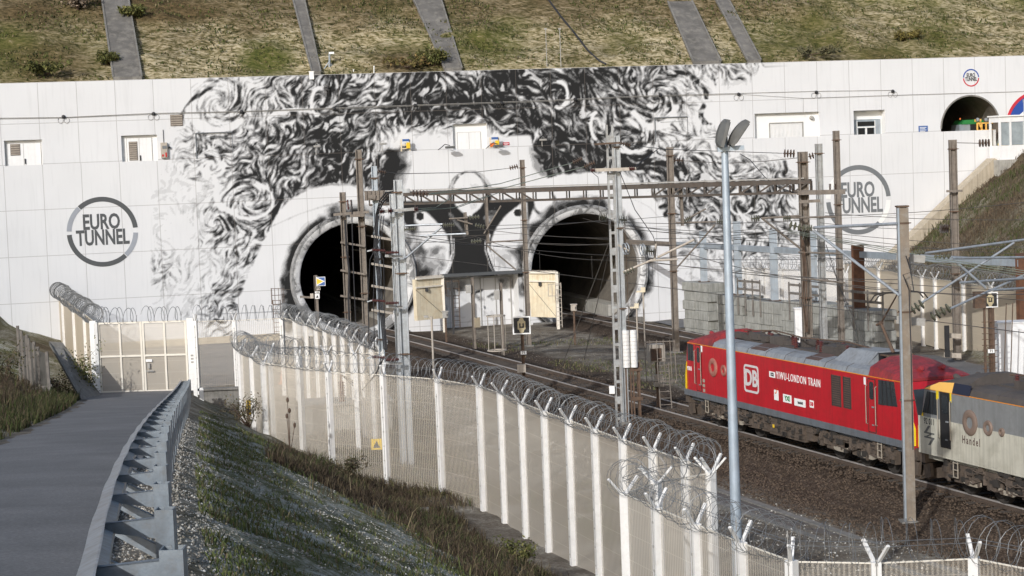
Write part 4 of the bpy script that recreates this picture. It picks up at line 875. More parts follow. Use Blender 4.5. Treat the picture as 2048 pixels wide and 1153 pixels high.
        sheet(m, [(xm-hw, zz0+.06), (xm-hw+.06, zz0), (xm+hw-.06, zz0), (xm+hw, zz0+.06), (xm+hw, zz1-.06), (xm+hw-.06, zz1), (xm-hw+.06, zz1), (xm-hw, zz1-.06)], .03, .012); m.build('door_window', wmat, d, local=True)
        m = MB()
        for xx in (x0-.10, x1+.10): m.tube([(xx, -HW-.01, z0+.25), (xx, -HW-.07, z0+.28), (xx, -HW-.07, z1-.25), (xx, -HW-.01, z1-.22)], .016, 6)
        m.build('handrail', 'loco_plate', d, local=True); m = MB(); m.box((x1-.12, -HW-.045, z0+(z1-z0)*.48), (.14, .03, .05)); m.box((xm+.1, -HW-.045, z0+.25), (.12, .03, .04)); m.build('handle', 'galv', d, local=True); return d
    def ring(x, z, r, mat, inner):
        m = MB(); m.lathe([(r*.45, -.01), (r*.45, .05), (r*.6, .07), (r*.9, .06), (r, .03), (r, -.01)], (x, -HW, z), (0, -1, 0), 32); o = m.build('porthole', mat, root, local=True, smooth=True)
        m = MB(); m.lathe([(.0, .0), (r*.46, .0), (r*.46, .02), (.0, .02)], (x, -HW-.0, z), (0, -1, 0), 24); m.build('porthole_glass', inner, o, local=True)
    def text(name, txt, zx, zy, hz, mat, bold=0., sx=1., sp_=1., par=root, align='CENTER'):
        x, z = on_side(*Z3(zx, zy), ac); x2, z2 = on_side(*Z3(zx, zy+hz), ac); m = MB(); size = (z-z2)/.70
        add_text(m, txt, (x, -HW-.012, z), (1, 0, 0), (0, 0, 1), size, bold*size, sx, .004, align, sp_); return m.build(name, mat, par, local=True)
    return root, ac, E, dict(win=win, pz=pz, door=door, ring=ring, text=text, body=body)
_n = lambda px, py, z: at_z(px, py, z)
def along_of(px, py, lat=-1.33): return -on_side(px, py, 0.0, lat)[0]
a1f = along_of(*Z3(82, 470)); a1n = along_of(1828, 890); a2f = along_of(*Z3(1437, 800))
z_sk = on_side(*Z3(700, 640), 0)[1]; z_ct = on_side(*Z3(700, 300), 0)[1]; z_kt = on_side(*Z3(700, 602), 0)[1]
print('LOCO', a1f, a1n, a2f, z_sk, z_ct, z_kt, [on_side(*Z3(*p), 0) for p in ((200,207),(1140,383),(85,480),(1340,795),(85,447),(1340,755),(1440,820),(2048,975),(1640,480),(2048,562))])
S1 = dict(seed=3, zb=z_sk+.02, zk=z_kt, zc=z_ct, body='loco_red', skirt='loco_skirt', cabroof='loco_red_roof', roof='loco_roof')
L1 = a1f-a1n
ac1 = a1f-L1/2
def sx1(zx, zy): return on_side(*Z3(zx, zy), ac1)[0]
S1['hatch'] = [(sx1(455, 250), sx1(535, 270)), (sx1(770, 310), sx1(845, 330))]; S1['box'] = (sx1(900, 330), sx1(1085, 370))
l1, ac, E, K = make_loco('red electric locomotive with white lettering and grey roof on the near track', a1f, L1, S1)
P = K['pz']
def bb(x0, y0, x1, y1):
    q = P([(x0, y0), (x1, y1)]); return q
def rr(zx0, zx1, zt0, zb0, zt1=None, zb1=None):     # pixel box on the side -> local rectangle
    xa, z1 = P([(zx0, zt0)])[0]; _, z0 = P([(zx0, zb0)])[0]; xb, _ = P([(zx1, (zt0+zb0)/2)])[0]; return xa, xb, z0, z1
xa, xb, z0, z1 = rr(87, 136, 192, 287); K['win']('cab_window', rect(max(xa, -E+.50), xb, z0, z1), panes=3)
xa, xb, z0, z1 = rr(152, 180, 205, 462); K['door'](xa, xb, z0, z1, 'loco_red')
xa, xb, z0, z1 = rr(1148, 1190, 400, 700); K['door'](xa, xb, z0, z1, 'loco_red')
q = P([(1206, 548), (1316, 562), (1296, 418), (1206, 404)]); q = [(min(x, E-.10-max(0, z-1.85)*.33), z) for x, z in q]; K['win']('cab_window', q, panes=4)
for (x0, x1, t, b_) in ((935, 990, 374, 552), (1003, 1048, 385, 566)):
    xa, xb, z0, z1 = rr(x0, x1, t, b_); o = K['win']('side_grille', rect(xa, xb, z0, z1), 'roof_brown', .016)
    m = MB()
    for k in range(14): zz = z0+(k+.5)*(z1-z0)/14; m.bar((xa+.05, -HW-.022, zz), (xb-.05, -HW-.022, zz), .012, .03)
    for xx in (xa+.02, xb-.02): m.bar((xx, -HW-.024, z0), (xx, -HW-.024, z1), .04, .012, (0, 1, 0))
    m.build('slat', 'underframe_dark', o, local=True)
for (zx, zy, hh) in ((251, 334, 54), (313, 352, 33)):
    x, z = P([(zx, zy)])[0]; x2, z2 = P([(zx, zy+hh)])[0]; K['ring'](x, z, z-z2, 'porthole_red', 'loco_red')
K['text']('lettering', 'YIWU-LONDON TRAIN', 741, 404, 44, 'letter_white', .004, .72, 1.18); K['text']('number', '92015', 114, 340, 22, 'letter_white', .02, .8)
xa, xb, z0, z1 = rr(427, 513, 312, 470); xm, zm = (xa+xb)/2, (z0+z1)/2; hw, hh = (xb-xa)/2, (z1-z0)/2; hh = min(hh, hw*.95); 
m = MB()
def rrect(w_, h_, r_): return [(xm+sx_*(w_-r_)+r_*math.cos(R(a)), zm+sz_*(h_-r_)+r_*math.sin(R(a))) for sx_, sz_, a0 in ((1,1,0),(-1,1,90),(-1,-1,180),(1,-1,270)) for a in (a0, a0+30, a0+60, a0+90)]
o_, i_ = rrect(hw, hh, .16), rrect(hw*.86, hh*.84, .10); n_ = len(o_)
for k in range(n_): k2 = (k+1) % n_; sheet(m, [o_[k], o_[k2], i_[k2], i_[k]], .014, .012)
em = m.build('emblem', 'db_grey', l1, local=True); m = MB(); add_text(m, 'DB', (xm, -HW-.012, zm), (1, 0, 0), (0, 0, 1), hh*1.62, hh*.05, .95, .004); m.build('lettering', 'db_grey', em, local=True)
for (x0, x1, t, b_, mt, tx, tm) in ((575, 609, 355, 388, 'letter_white', 'ICR', 'black'), (603, 628, 462, 520, 'letter_white', None, None), (655, 703, 486, 532, 'letter_white', 'YXE', 'green_paint'), (720, 784, 510, 552, 'letter_white', 'InterRail', 'logo_dark'), (809, 832, 522, 564, 'letter_white', 'DB', 'logo_red')):
    xa, xb, z0, z1 = rr(x0, x1, t, b_); m = MB(); sheet(m, rect(xa, xb, z0, z1), .012, .01); st = m.build('sticker', mt, l1, local=True)
    m = MB()
    if tx: w_ = xb-xa; add_text(m, tx, ((xa+xb)/2+(.06*w_ if len(tx) > 3 else .03*w_), -HW-.016, (z0+z1)/2), (1, 0, 0), (0, 0, 1), min((z1-z0)*.8, w_*1.25/len(tx)), .01, .95, .003); m.build('lettering', tm, st, local=True)
    else:
        sheet(m, [(xa+.06, z0+.3), (xa+.2, z0+.26), (xb-.05, z0+.5), ((xa+xb)/2, z1-.06), (xa+.1, z1-.15)], .016, .006); m.build('mark', 'orange', st, local=True)
m = MB(); x, z = P([(195, 440)])[0]; 
for k in range(3): sheet(m, rect(x-.06, x+.14, z-.25+.2*k, z-.12+.2*k), .012, .008)
m.build('notice_marks', 'loco_plate', l1, local=True)
m = MB()
for zx, zy in ((1128, 410), (183, 225)): x, z = P([(zx, zy)])[0]; sheet(m, rect(x-.07, x+.07, z-.14, z+.12), .012, .008)
m.build('warning_label', 'letter_white', l1, local=True)
# raised pantograph on the near end of the red locomotive
def local1(px, py, lat): x, z = on_side(px, py, ac1, lat); return (x, lat, z)
b0 = local1(1787, 706, .1); j = local1(1762, 647, .1); hd = local1(1794, 590, .1)
m = MB(); m.bar((b0[0]-.9, -.4, z_ct+.62), (b0[0]+.5, -.4, z_ct+.62), .06, .06); m.bar((b0[0]-.9, .6, z_ct+.62), (b0[0]+.5, .6, z_ct+.62), .06, .06)
for x in (-.9, .5):
    m.bar((b0[0]+x, -.4, z_ct+.62), (b0[0]+x, .6, z_ct+.62), .06, .06)
    for y in (-.4, .6): m.discs((b0[0]+x, y, z_ct+.33), (b0[0]+x, y, z_ct+.62), .08, 3, .04, 8)
m.tube([(b0[0], .1, z_ct+.64), (j[0], .1, j[2])], [.07, .05], 8); m.tube([(j[0], .1, j[2]), (hd[0], .1, hd[2])], [.035, .025], 6); m.sphere((j[0], .1, j[2]), .09, 8); m.cyl((j[0]-.3, .1, j[2]-.08), (j[0]+.1, .1, j[2]+.05), .05, 8)
m.build('pantograph', 'rusty_steel', l1, local=True)
m = MB(); pts = [(hd[0], -.95, hd[2]-.16), (hd[0], -.8, hd[2]+.02), (hd[0], -.5, hd[2]+.1), (hd[0], .7, hd[2]+.1), (hd[0], 1.0, hd[2]+.02), (hd[0], 1.15, hd[2]-.16)]; m.tube(pts, .025, 6); m.tube([(x+.3, y, z) for x, y, z in pts], .025, 6); m.bar((hd[0]-.02, .1, hd[2]), (hd[0]+.32, .1, hd[2]+.06), .05, .05); m.build('pantograph_head', 'underframe_dark', l1, local=True)
# grey and cream locomotive behind it
z2b = on_side(*Z3(1440, 818), 0)[1]; z2c = on_side(*Z3(1700, 497), 0)[1]; z2l = on_side(*Z3(1700, 665), 0)[1]
S2 = dict(seed=8, zb=z2b, zk=z2b+.06, zc=z2c, body='loco_grey', skirt='loco_cream', cabroof='loco_roof_dark', roof='loco_roof_dark', lower=z2l, lower2=z2l+.0)
l2, ac2, E2, K = make_loco('grey and cream electric locomotive with black roof coupled behind the red one', a2f, 20.2, S2)
P = K['pz']
xa, xb, z0, z1 = rr(1449, 1546, 450, 590); K['win']('cab_window', [(xa+.10, z0), (xb, z0), (xb, z1-.08), (xa+.42, z1-.08)], panes=3)
xa, xb, z0, z1 = rr(1565, 1621, 478, 805); K['door'](xa, xb, z0+.1, z1, 'black', 'cab_glass', 'underframe_dark')
xa, xb, z0, z1 = rr(1470, 1632, 396, 447); m = MB(); m.prism([(-E2+.52, -HW-.004, S2['zc']+.0), (xb, -HW-.004, S2['zc']), (xb, -1.235, S2['zc']+.33), (-E2+1.3, -1.235, S2['zc']+.27)], (0, -1, .4), .02); m.build('cab_stripe', 'loco_amber', l2, local=True)
m = MB(); m.prism([(xb+.01, -HW-.004, S2['zc']), (xb+1.0, -HW-.004, S2['zc']), (xb+1.0, -1.235, S2['zc']+.33), (xb+.01, -1.235, S2['zc']+.33)], (0, -1, .4), .02); m.build('blue_stripe', 'loco_navy', l2, local=True)
for (zx, zy, hh) in ((1738, 654, 75), (1843, 685, 45), (1923, 709, 26)):
    x, z = P([(zx, zy)])[0]; x2, z2 = P([(zx, zy+hh)])[0]; K['ring'](x, z, z-z2, 'porthole', 'loco_grey' if hh > 30 else 'porthole')
K['text']('number', '92 011', 1501, 648, 34, 'black', .015, .85); K['text']('nameplate', 'Handel', 1744, 762, 44, 'roof_brown', .02, .75, 1.45)
x, z = P([(1502, 727)])[0]; m = MB(); s_ = .42     # two opposed arrows
for pts in ([(-1,.30),(1,.30),(1,.14),(-1,.14)], [(-1,-.14),(1,-.14),(1,-.30),(-1,-.30)], [(-.9,.30),(-.45,.30),(.25,.95),(-.2,.95)], [(.2,-.95),(-.25,-.95),(.45,-.30),(.9,-.30)], [(-.75,-.14),(-.3,-.14),(.55,.14),(.1,.14)]): sheet(m, [(x+a*s_*.75, z+b_*s_*.8) for a, b_ in pts], .014, .006)
m.build('emblem', 'arrow_grey', l2, local=True)
for zx, zy in ((1548, 490), (1622, 505)):
    x, z = P([(zx, zy)])[0]; m = MB(); sheet(m, rect(x-.07, x+.07, z-.17, z+.15), .013, .008); m.build('warning_label', 'loco_yellow', l2, local=True)
# ------------------------------------------------------------------ security fencing: white posts, fine cream mesh, razor coils
def mesh_mat(name, col, c0, c1, pitch):
    m, nt, b, out = new_mat(name); L = nt.links; b.inputs['Base Color'].default_value = (*col, 1); b.inputs['Roughness'].default_value = .55
    tr = nt.nodes.new('ShaderNodeBsdfTransparent'); mx = nt.nodes.new('ShaderNodeMixShader'); lw = nt.nodes.new('ShaderNodeLayerWeight'); lw.inputs[0].default_value = .5
    pw = N(nt, 'ShaderNodeMath', operation='POWER'); L.new(lw.outputs['Facing'], pw.inputs[0]); pw.inputs[1].default_value = 1.3
    ma = N(nt, 'ShaderNodeMath', operation='MULTIPLY_ADD'); L.new(pw.outputs[0], ma.inputs[0]); ma.inputs[1].default_value = c1-c0; ma.inputs[2].default_value = c0
    uv = N(nt, 'ShaderNodeUVMap'); uv.uv_map = 'run'; sp = nt.nodes.new('ShaderNodeSeparateXYZ'); L.new(uv.outputs[0], sp.inputs[0])
    def wires(sock, p, w):
        f = N(nt, 'ShaderNodeMath', operation='PINGPONG'); L.new(sock, f.inputs[0]); f.inputs[1].default_value = p/2; g = N(nt, 'ShaderNodeMath', operation='LESS_THAN'); L.new(f.outputs[0], g.inputs[0]); g.inputs[1].default_value = w/2; return g.outputs[0]
    a = wires(sp.outputs[0], pitch, pitch*.45); c = wires(sp.outputs[1], .62, .02); mxx = N(nt, 'ShaderNodeMath', operation='MAXIMUM'); L.new(a, mxx.inputs[0]); L.new(c, mxx.inputs[1])
    ad = N(nt, 'ShaderNodeMath', operation='MULTIPLY_ADD', use_clamp=True); L.new(mxx.outputs[0], ad.inputs[0]); ad.inputs[1].default_value = .20; L.new(ma.outputs[0], ad.inputs[2])
    L.new(ad.outputs[0], mx.inputs[0]); L.new(tr.outputs[0], mx.inputs[1]); L.new(b.outputs[0], mx.inputs[2]); L.new(mx.outputs[0], out.inputs[0])
mesh_mat('fence_mesh', (.70,.63,.53), .13, .54, .10); mesh_mat('fence_mesh_tan', (.56,.48,.37), .68, .95, .05); mesh_mat('gate_mesh', (.62,.55,.45), .42, .8, .05)
FT = 3.4
def coil(mb, a, b_, z, r=.42, pitch=.26, wire=.011, seed=0, n=14):
    a = np.array(a[:2]); b_ = np.array(b_[:2]); Ln = np.hypot(*(b_-a)); d = (b_-a)/Ln; nn = np.array([d[1], -d[0]]); T = max(2, int(Ln/pitch)); rg = random.Random(seed); path = []
    zs = z if isinstance(z, (tuple, list)) else (z, z)
    ph = rg.random()*6; ph2 = rg.random()*6; sgn = 1
    for i in range(T*n+1):
        t = i/(T*n); an = 2*math.pi*i/n; sag = .05*math.sin(t*Ln*.9+ph2)-.04; rr = r*(1+.10*math.sin(t*Ln*1.3+ph)+.05*math.sin(an*.37))
        p = a+d*(t*Ln+.10*math.sin(an*.5)) + nn*(rr*math.cos(an)); path.append((p[0], p[1], zs[0]+(zs[1]-zs[0])*t+sag+rr*math.sin(an)))
    mb.tube(path, wire, 3, False)
def panel_mesh(name, mat, A, Bq, z0a, z0b, z1a, z1b, parent):
    off = INV[parent.name]; vs = [off @ Vector(v) for v in ((A[0], A[1], z0a), (Bq[0], Bq[1], z0b), (Bq[0], Bq[1], z1b), (A[0], A[1], z1a))]; Ln = math.hypot(A[0]-Bq[0], A[1]-Bq[1])
    me = bpy.data.meshes.new(name); me.from_pydata(vs, [], [(0, 1, 2, 3)]); uv = me.uv_layers.new(name='run')
    for l, c in zip(uv.data, ((0, z0a), (Ln, z0b), (Ln, z1b), (0, z1a))): l.uv = c
    me.materials.append(MATS[mat]); o = bpy.data.objects.new(name, me); COL.objects.link(o); o.parent = parent; INV[o.name] = INV[parent.name]; return o
def fence(name, label, pts, mat='fence_mesh', arms=True, wire=.011, base=None, close=None, seed=1, coils=True, post=.19, top=FT, doublemesh=False, r=.42):
    root = thing(name, label, 'security fence', (*pts[0][:2], -.7), 0, 'razor wire security fencing')
    P = [np.array(p[:2]) for p in pts]; zt = [p[2] if len(p) > 2 else top for p in pts]
    zb = [ (min(gz(*p), 1.5) if base is None else base) for p in P]
    for i, p in enumerate(P):
        d = P[min(i+1, len(P)-1)]-P[max(i-1, 0)]; d = d/np.hypot(*d); rz = math.atan2(d[1], d[0]); m = MB()
        m.box((p[0], p[1], (zb[i]-.3+zt[i]+.03)/2), (post, post, zt[i]+.03-zb[i]+.3), rz); po = m.build('post', 'fence_white', root)
        m = MB(); nn = np.array([d[1], -d[0]])
        for k in range(7): q = p+nn*(post/2+.008); m.box((q[0], q[1], zb[i]+.35+k*.55), (.05, .02, .05), rz)
        q = p+nn*(post/2+.004); m.box((q[0], q[1], zb[i]+2.0), (.02, .012, 3.5), rz); m.build('clamp_strip', 'box_grey', po)
        if arms:
            e = nn*math.cos(.55)+d*math.sin(.55)
            for k in (-1, 1):
                m = MB(); q = p+e*k*.05; q2 = p+e*k*.40; m.bar((q[0], q[1], zt[i]), (q2[0], q2[1], zt[i]+.40), .07, .05); m.build('arm', 'fence_white', po)
    for i in range(len(P)-1):
        d = P[i+1]-P[i]; d = d/np.hypot(*d); nn = np.array([d[1], -d[0]])
        if nn[1] > 0: nn = -nn
        a, b_ = P[i]+nn*(-.05), P[i+1]+nn*(-.05); panel_mesh('mesh_panel', mat, a, b_, zb[i]-.1, zb[i+1]-.1, zt[i], zt[i+1], root)
        m = MB(); m.bar((*a, zt[i]-.01), (*b_, zt[i+1]-.01), .02, .03); m.build('top_rail', 'fence_cream', root)
    if coils:
        m = MB()
        for i in range(len(P)-1): coil(m, P[i], P[i+1], (zt[i]+.42, zt[i+1]+.42), r, .22, wire, seed*31+i)
        for sgn in (-.4, .4): m.tube([(*(p+np.array([0, sgn])*.6), z+.36) for p, z in zip(P, zt)], .008, 3, False)
        m.build('razor_coil', 'razor', root)
    return root
def T(px, py, z=FT): p = at_z(px, py, z); return (p[0], p[1], z)
main_pts = [T(478, 699), T(502, 713), T(526, 726), T(657, 745), T(766, 750), T(876, 759), T(958, 773), T(1000, 787), T(1042, 806), T(1088, 824), T(1137, 841), T(1189, 860), T(1245, 880), T(1305, 900), T(1370, 922), T(1423, 944)]
fence('security_fence', 'long curved white mesh fence with razor coil crossing the middle of the scene', main_pts, wire=.0085, seed=2)
near_pts = [T(1423, 944), T(1312, 967), T(1247, 989), T(1313, 1017), T(1391, 1050), T(1482, 1087), T(1583, 1124), T(1752, 1127), T(1948, 1118), T(2110, 1150), T(2200, 1230)]
fence('security_fence', 'nearest white mesh fence with razor coil at the bottom right edge', near_pts[1:], wire=.0065, seed=3)
fence('security_fence', 'short fence run closing the corner behind the lamp post', [T(1421, 947), T(1313, 966)], wire=.0075, seed=9)
back_pts = [T(564, 636), T(589, 642), T(611, 649), T(631, 655), T(649, 661), T(667, 667), T(684, 673), T(702, 679), T(722, 687), T(742, 695), T(761, 702)]
fence('security_fence', 'fence run beside the track in front of the left tunnel mouth', back_pts, wire=.010, seed=4)
fence('security_fence', 'cross fence run with razor wire behind the main curved fence', [T(763, 705), T(709, 708), T(653, 711), T(598, 714), T(540, 707), T(480, 701)], wire=.009, seed=5)
fence('security_fence', 'two panel fence run joining the gate to the track fence', [T(390, 643), T(468, 641), T(562, 637)], wire=.011, seed=6)
lp = [T(190, 646), T(168, 629), T(146, 613), T(124, 597), T(105, 583)]
fence('security_fence', 'tan fence run leading from the gate back to the white wall', lp, 'fence_mesh_tan', False, .012, -.6, seed=7, r=.50)
# gate across the road
gL, gR = np.array(at_z(194, 790, -.5)), np.array(at_z(388, 785, -.5)); gate = thing('security_gate', 'white double mesh gate with lock box and razor coil closing the road', 'gate', (gL+gR)/2)
d = (gR-gL)/np.linalg.norm(gR-gL); grz = math.atan2(d[1], d[0]); GW = np.linalg.norm(gR-gL); zt = 3.42; zb = -.42
for q, w_ in ((gL, .34), (gR, .36)): m = MB(); m.box((q[0], q[1], 1.45), (w_, .34, 4.1), grz); m.build('gate_post', 'fence_white', gate)
for k in (0, 1):
    a = gL+d*(.22+k*(GW-.44)/2); b_ = gL+d*(.22+(k+1)*(GW-.44)/2-.03); m = MB()
    for z in (zb+.05, 1.55, zt-.08): m.bar((a[0], a[1], z), (b_[0], b_[1], z), .07, .10)
    for t in (0.02, .5, .98): q = a+(b_-a)*t; m.bar((q[0], q[1], zb), (q[0], q[1], zt-.04), .10, .07, (0, 1, 0))
    lf = m.build('gate_leaf', 'fence_cream', gate); panel_mesh('mesh_panel', 'gate_mesh', a[:2]+np.array([0, .05]), b_[:2]+np.array([0, .05]), zb, zb, zt-.05, zt-.05, lf)
    m = MB(); coil(m, a+d*.1, b_-d*.1, zt+.42, .42, .33, .016, 60+k); m.build('razor_coil', 'razor', lf)
    if k: 
        q = a+d*.28; m = MB(); m.box((q[0], q[1]-.08, 1.0), (.12, .06, .28), grz); m.box((q[0]+.05, q[1]-.10, .72), (.42, .05, .06), grz); m.build('lock', 'box_grey', lf); m = MB(); m.box((q[0]+.02, q[1]-.06, 1.28), (.34, .02, .14), grz); m.build('notice_plate', 'white_clean', lf)
m = MB()
for k in range(3): m.box((gR[0]+.02, gR[1]-.18, 1.5-.18*k), (.14, .012, .09), grz)
m.build('number_plate', 'box_grey', gate)
# far fence along the service road on the right, solid tan panels between white posts
rp = [at_z(x, y, -.5) for x, y in ((1690, 640), (1722, 650), (1760, 660), (1805, 672), (1847, 684), (1873, 691), (1930, 703), (1985, 716), (2045, 731), (2110, 747))]
rp = [(p[0], p[1], 3.4) for p in rp]
m_, nt, b, out = new_mat('panel_tan'); L = nt.links; wv = N(nt, 'ShaderNodeTexWave', Scale=1.6, Distortion=.3); wv.bands_direction = 'DIAGONAL'; L.new(coords(nt, (3, 3, .02)), wv.inputs['Vector']); r_ = ramp(nt, [(.2, (.22,.165,.10)), (.8, (.36,.285,.185))]); L.new(wv.outputs[0], r_.inputs[0])
nn_ = N(nt, 'ShaderNodeTexNoise', Scale=.6, Detail=5.0); L.new(coords(nt), nn_.inputs['Vector']); r2_ = ramp(nt, [(.3, .7), (.65, 1.05)]); L.new(nn_.outputs[0], r2_.inputs[0]); L.new(mixc(nt, 1.0, r_.outputs[0], r2_.outputs[0], 'MULTIPLY'), b.inputs['Base Color']); b.inputs['Roughness'].default_value = .85
ft = fence('security_fence', 'tan panelled fence with white posts below the grass cutting at the right', rp, 'fence_mesh_tan', True, .010, -.55, seed=12, post=.2)
m = MB()
for p, q in zip(rp[:-1], rp[1:]): m.bar((p[0]+.22, p[1]+.08, 1.2), (q[0]+.22, q[1]+.08, 1.2), .06, 4.0)
m.build('backing_panel', 'panel_tan', ft)
fence('security_fence', 'pale fence stretch behind the concrete blocks at the foot of the white wall', [T(1488, 536), T(1525, 537), T(1562, 539), T(1600, 541), T(1640, 543), T(1692, 547)], 'fence_mesh', True, .011, -.5, seed=13)
# old dark post and mesh fence on the left bank
of = thing('old_fence', 'old dark timber post fence leaning down the left bank', 'fence', at_y(40, 720, 100))
OP = [at_y(x, y, Y) for x, y, Y in ((36, 652, 101), (44, 662, 99.5), (52, 670, 98), (59, 677, 96.5), (67, 684, 95), (76, 694, 93.5), (96, 704, 92))]
for p in OP:
    m = MB(); m.bar((p[0], p[1], gz(p[0], p[1])-.3), (p[0]+random.uniform(-.08, .08), p[1], p[2]), .13, .13); m.build('post', 'wood_grey', of)
pm('old_mesh', (.10,.095,.085), .9); 
for a, b_ in zip(OP[:-1], OP[1:]): panel_mesh('mesh_panel', 'fence_mesh_tan', a, b_, gz(*a[:2]), gz(*b_[:2]), a[2]-.15, b_[2]-.15, of).data.materials[0] = MATS['old_mesh']
m = MB(); p = OP[-1]; m.bar((p[0]+.1, p[1], p[2]-1.6), (p[0]-1.3, p[1], gz(p[0]-1.3, p[1])), .1, .1); m.build('brace', 'wood_grey', of)
# ------------------------------------------------------------------ guard rail beside the road
pm('galv_post', (.22,.255,.29), .5, .35, .2, 6, .08, 50, .3, (.16,.13,.10), .3); pm('galv_beam', (.33,.35,.37), .45, .35, .16, 5, .06, 60, .25, (.20,.12,.07), .5)
gr_ = thing('guard_rail', 'galvanised guard rail with spacer brackets running beside the road', 'guard rail', (-2.2, 12, 8.6))
ys = np.arange(5.2, 97.5, .9); WP = [(.085,-.155),(.0,-.12),(.0,-.085),(.115,-.03),(.115,.03),(.0,.085),(.0,.12),(.085,.155)]
m = MB(); secs = []
for y in ys:
    dx = float(xpost(y+.1)-xpost(y-.1))/.2; nx, ny = 1/math.hypot(1, dx), -dx/math.hypot(1, dx); bx = float(xpost(y))-.50; bz = float(zr(y))+.60+.012*math.sin(y*1.7)
    out_ = [(bx-nx*(w_-.03), y-ny*(w_-.03), bz+h) for w_, h in [(-a, b_) for a, b_ in WP]]; inn = [(bx-nx*(w_-.03)+nx*.012, y-ny*(w_-.03)+ny*.012, bz+h) for w_, h in [(-a, b_) for a, b_ in WP][::-1]]
    secs.append(out_+inn+[out_[0]])
loft(m, secs); m.build('beam', 'galv_beam', gr_)
for y in np.concatenate([np.arange(6.95, 97, 2.72)]):
    x = float(xpost(y)); z = float(zr(y)); zt_ = z+.78; m = MB()
    for (cx, cy, sx_, sy_) in ((0, -.06, .12, .008), (-.056, 0, .008, .12), (.056, 0, .008, .12), (-.036, .06, .04, .008), (.036, .06, .04, .008)): m.box((x+cx, y+cy, (zt_+z-.8)/2), (sx_, sy_, zt_-z+.8))
    po = m.build('post', 'galv_post', gr_)
    m = MB(); bz = z+.60
    m.prism([(x-.05, y-.055, zt_-.05), (x-.48, y-.02, bz+.09), (x-.48, y-.02, bz+.055), (x-.05, y-.055, zt_-.185)], (0, 1, 0), .006); m.prism([(x-.05, y-.055, zt_-.05), (x-.48, y-.02, bz+.09), (x-.48, y+.03, bz+.09), (x-.05, y+.0, zt_-.05)], (0, 0, -1), .006)
    m.prism([(x-.05, y-.045, bz-.30), (x-.46, y, bz-.10), (x-.46, y, bz-.18), (x-.05, y-.045, bz-.42)], (0, 1, 0), .006); m.prism([(x-.46, y, bz-.10), (x-.05, y-.045, bz-.30), (x-.05, y-.0, bz-.30), (x-.46, y+.03, bz-.10)], (0, 0, -1), .006); m.build('spacer_bracket', 'galv_post', po)
    m = MB(); m.cyl((x-.48, y, bz), (x-.42, y, bz), .035, 8); m.cyl((x-.48, y+.06, bz+.02), (x-.43, y+.06, bz+.02), .02, 6); m.build('bolt', 'black', po)
# ------------------------------------------------------------------ overhead line masts, gantry, insulators and wires
def pt(x, y, D): return at_y(x, y, D)
def foot(x, D, zb=None):
    P = None
    for y in range(300, 1400, 4):
        P = at_y(x, y, D)
        if P[2] < gz(P[0], P[1]): return P
    return P
def hmast(label, x0, y0, x1, D, w, mat, h=None, up=(1, 0, 0), cap=False):
    """H section mast whose top is seen at (x0,y0); x1 is where its foot is seen"""
    top = pt(x0, y0, D); zf = gz(top[0], top[1]); root = thing('catenary_mast', label, 'mast', (top[0], top[1], zf), 0, 'overhead line masts')
    m = MB(); m.hbeam((top[0], top[1], zf-.3), (top[0], top[1], top[2]), h or w*.8, w, w*.16, w*.10, up); m.build('column', mat, root)
    m = MB(); m.box((top[0], top[1], zf-.05), (w*1.9, w*1.9, .22)); m.build('foundation', 'concrete_dark', root)
    for k in range(3): m = MB(); z = top[2]-.5-k*(top[2]-zf)*.28; m.box((top[0], top[1], z), (w*1.12, (h or w*.8)*1.15, .06)); m.bar((top[0]-w*.8, top[1]-.1, z), (top[0]+w*.8, top[1]-.1, z), .03, .03); m.build('clamp_band', 'rusty_steel', root)
    return root, top, zf
def string(root, x0, y0, D0_, x1, y1, D1_, r, n, mat='ins_brown', rc=.03):
    m = MB(); m.discs(pt(x0, y0, D0_), pt(x1, y1, D1_), r, n, rc, 12); return m.build('insulator', mat, root, smooth=True)
def arm(root, a, b, w=.09, h=.12, mat='mast_brown', name='bracket'):
    m = MB(); m.bar(pt(*a), pt(*b), w, h); return m.build(name, mat, root)
def rod(root, a, b, r=.035, mat='galv', name='cantilever_tube'):
    m = MB(); m.cyl(pt(*a), pt(*b), r, 8); return m.build(name, mat, root)
# left group
r1, t1, z1_ = hmast('short brown lattice mast at the left of the left tunnel mouth', 685, 385, 697, 104, .32, 'mast_brown')
r2, t2, z2_ = hmast('tall brown mast tied to the short lattice mast before the left tunnel', 717, 300, 730, 104, .34, 'mast_brown')
for y in (487, 543, 594, 645): arm(r1, (681, y-2, 103.7), (730, y+6, 103.7), .07, .10)
for x, y, x2, y2, D in ((667, 430, 738, 424, 103.5), (700, 432, 730, 431, 103.4)): arm(r2, (x, y, D), (x2, y2, D), .12, .14)
for x in (695, 702): string(r1, x, 400, 103.5, x+2, 420, 103.5, .06, 7, 'ins_red')
m = MB(); m.tube([pt(690, 440, 103.5), pt(693, 500, 103.5), pt(698, 540, 103.5), pt(697, 600, 103.5), pt(699, 660, 103.5)], .06, 6); m.tube([pt(703, 400, 103.4), pt(706, 520, 103.4), pt(712, 660, 103.4)], .03, 6); m.build('down_cable', 'cable', r1)
r3, t3, z3_ = hmast('blue grey feeder mast with cable bundle beside the double galvanised mast', 748, 333, 763, 82, .24, 'galv_blue')
arm(r3, (744, 398, 81.8), (745, 390, 81.8), .3, .3); m = MB(); a = pt(733, 392, 81.9); m.box((a[0]+.35, a[1], a[2]), (.85, .34, .4)); 
for k in range(5): m.box((a[0]+.02+k*.17, a[1]-.2, a[2]), (.03, .05, .4))
m.build('bracket', 'mast_brown', r3)
for y0_ in (473, 528, 572, 620): arm(r3, (744, y0_, 81.6), (785, y0_+7, 79.5), .06, .09, 'box_beige')
m = MB()
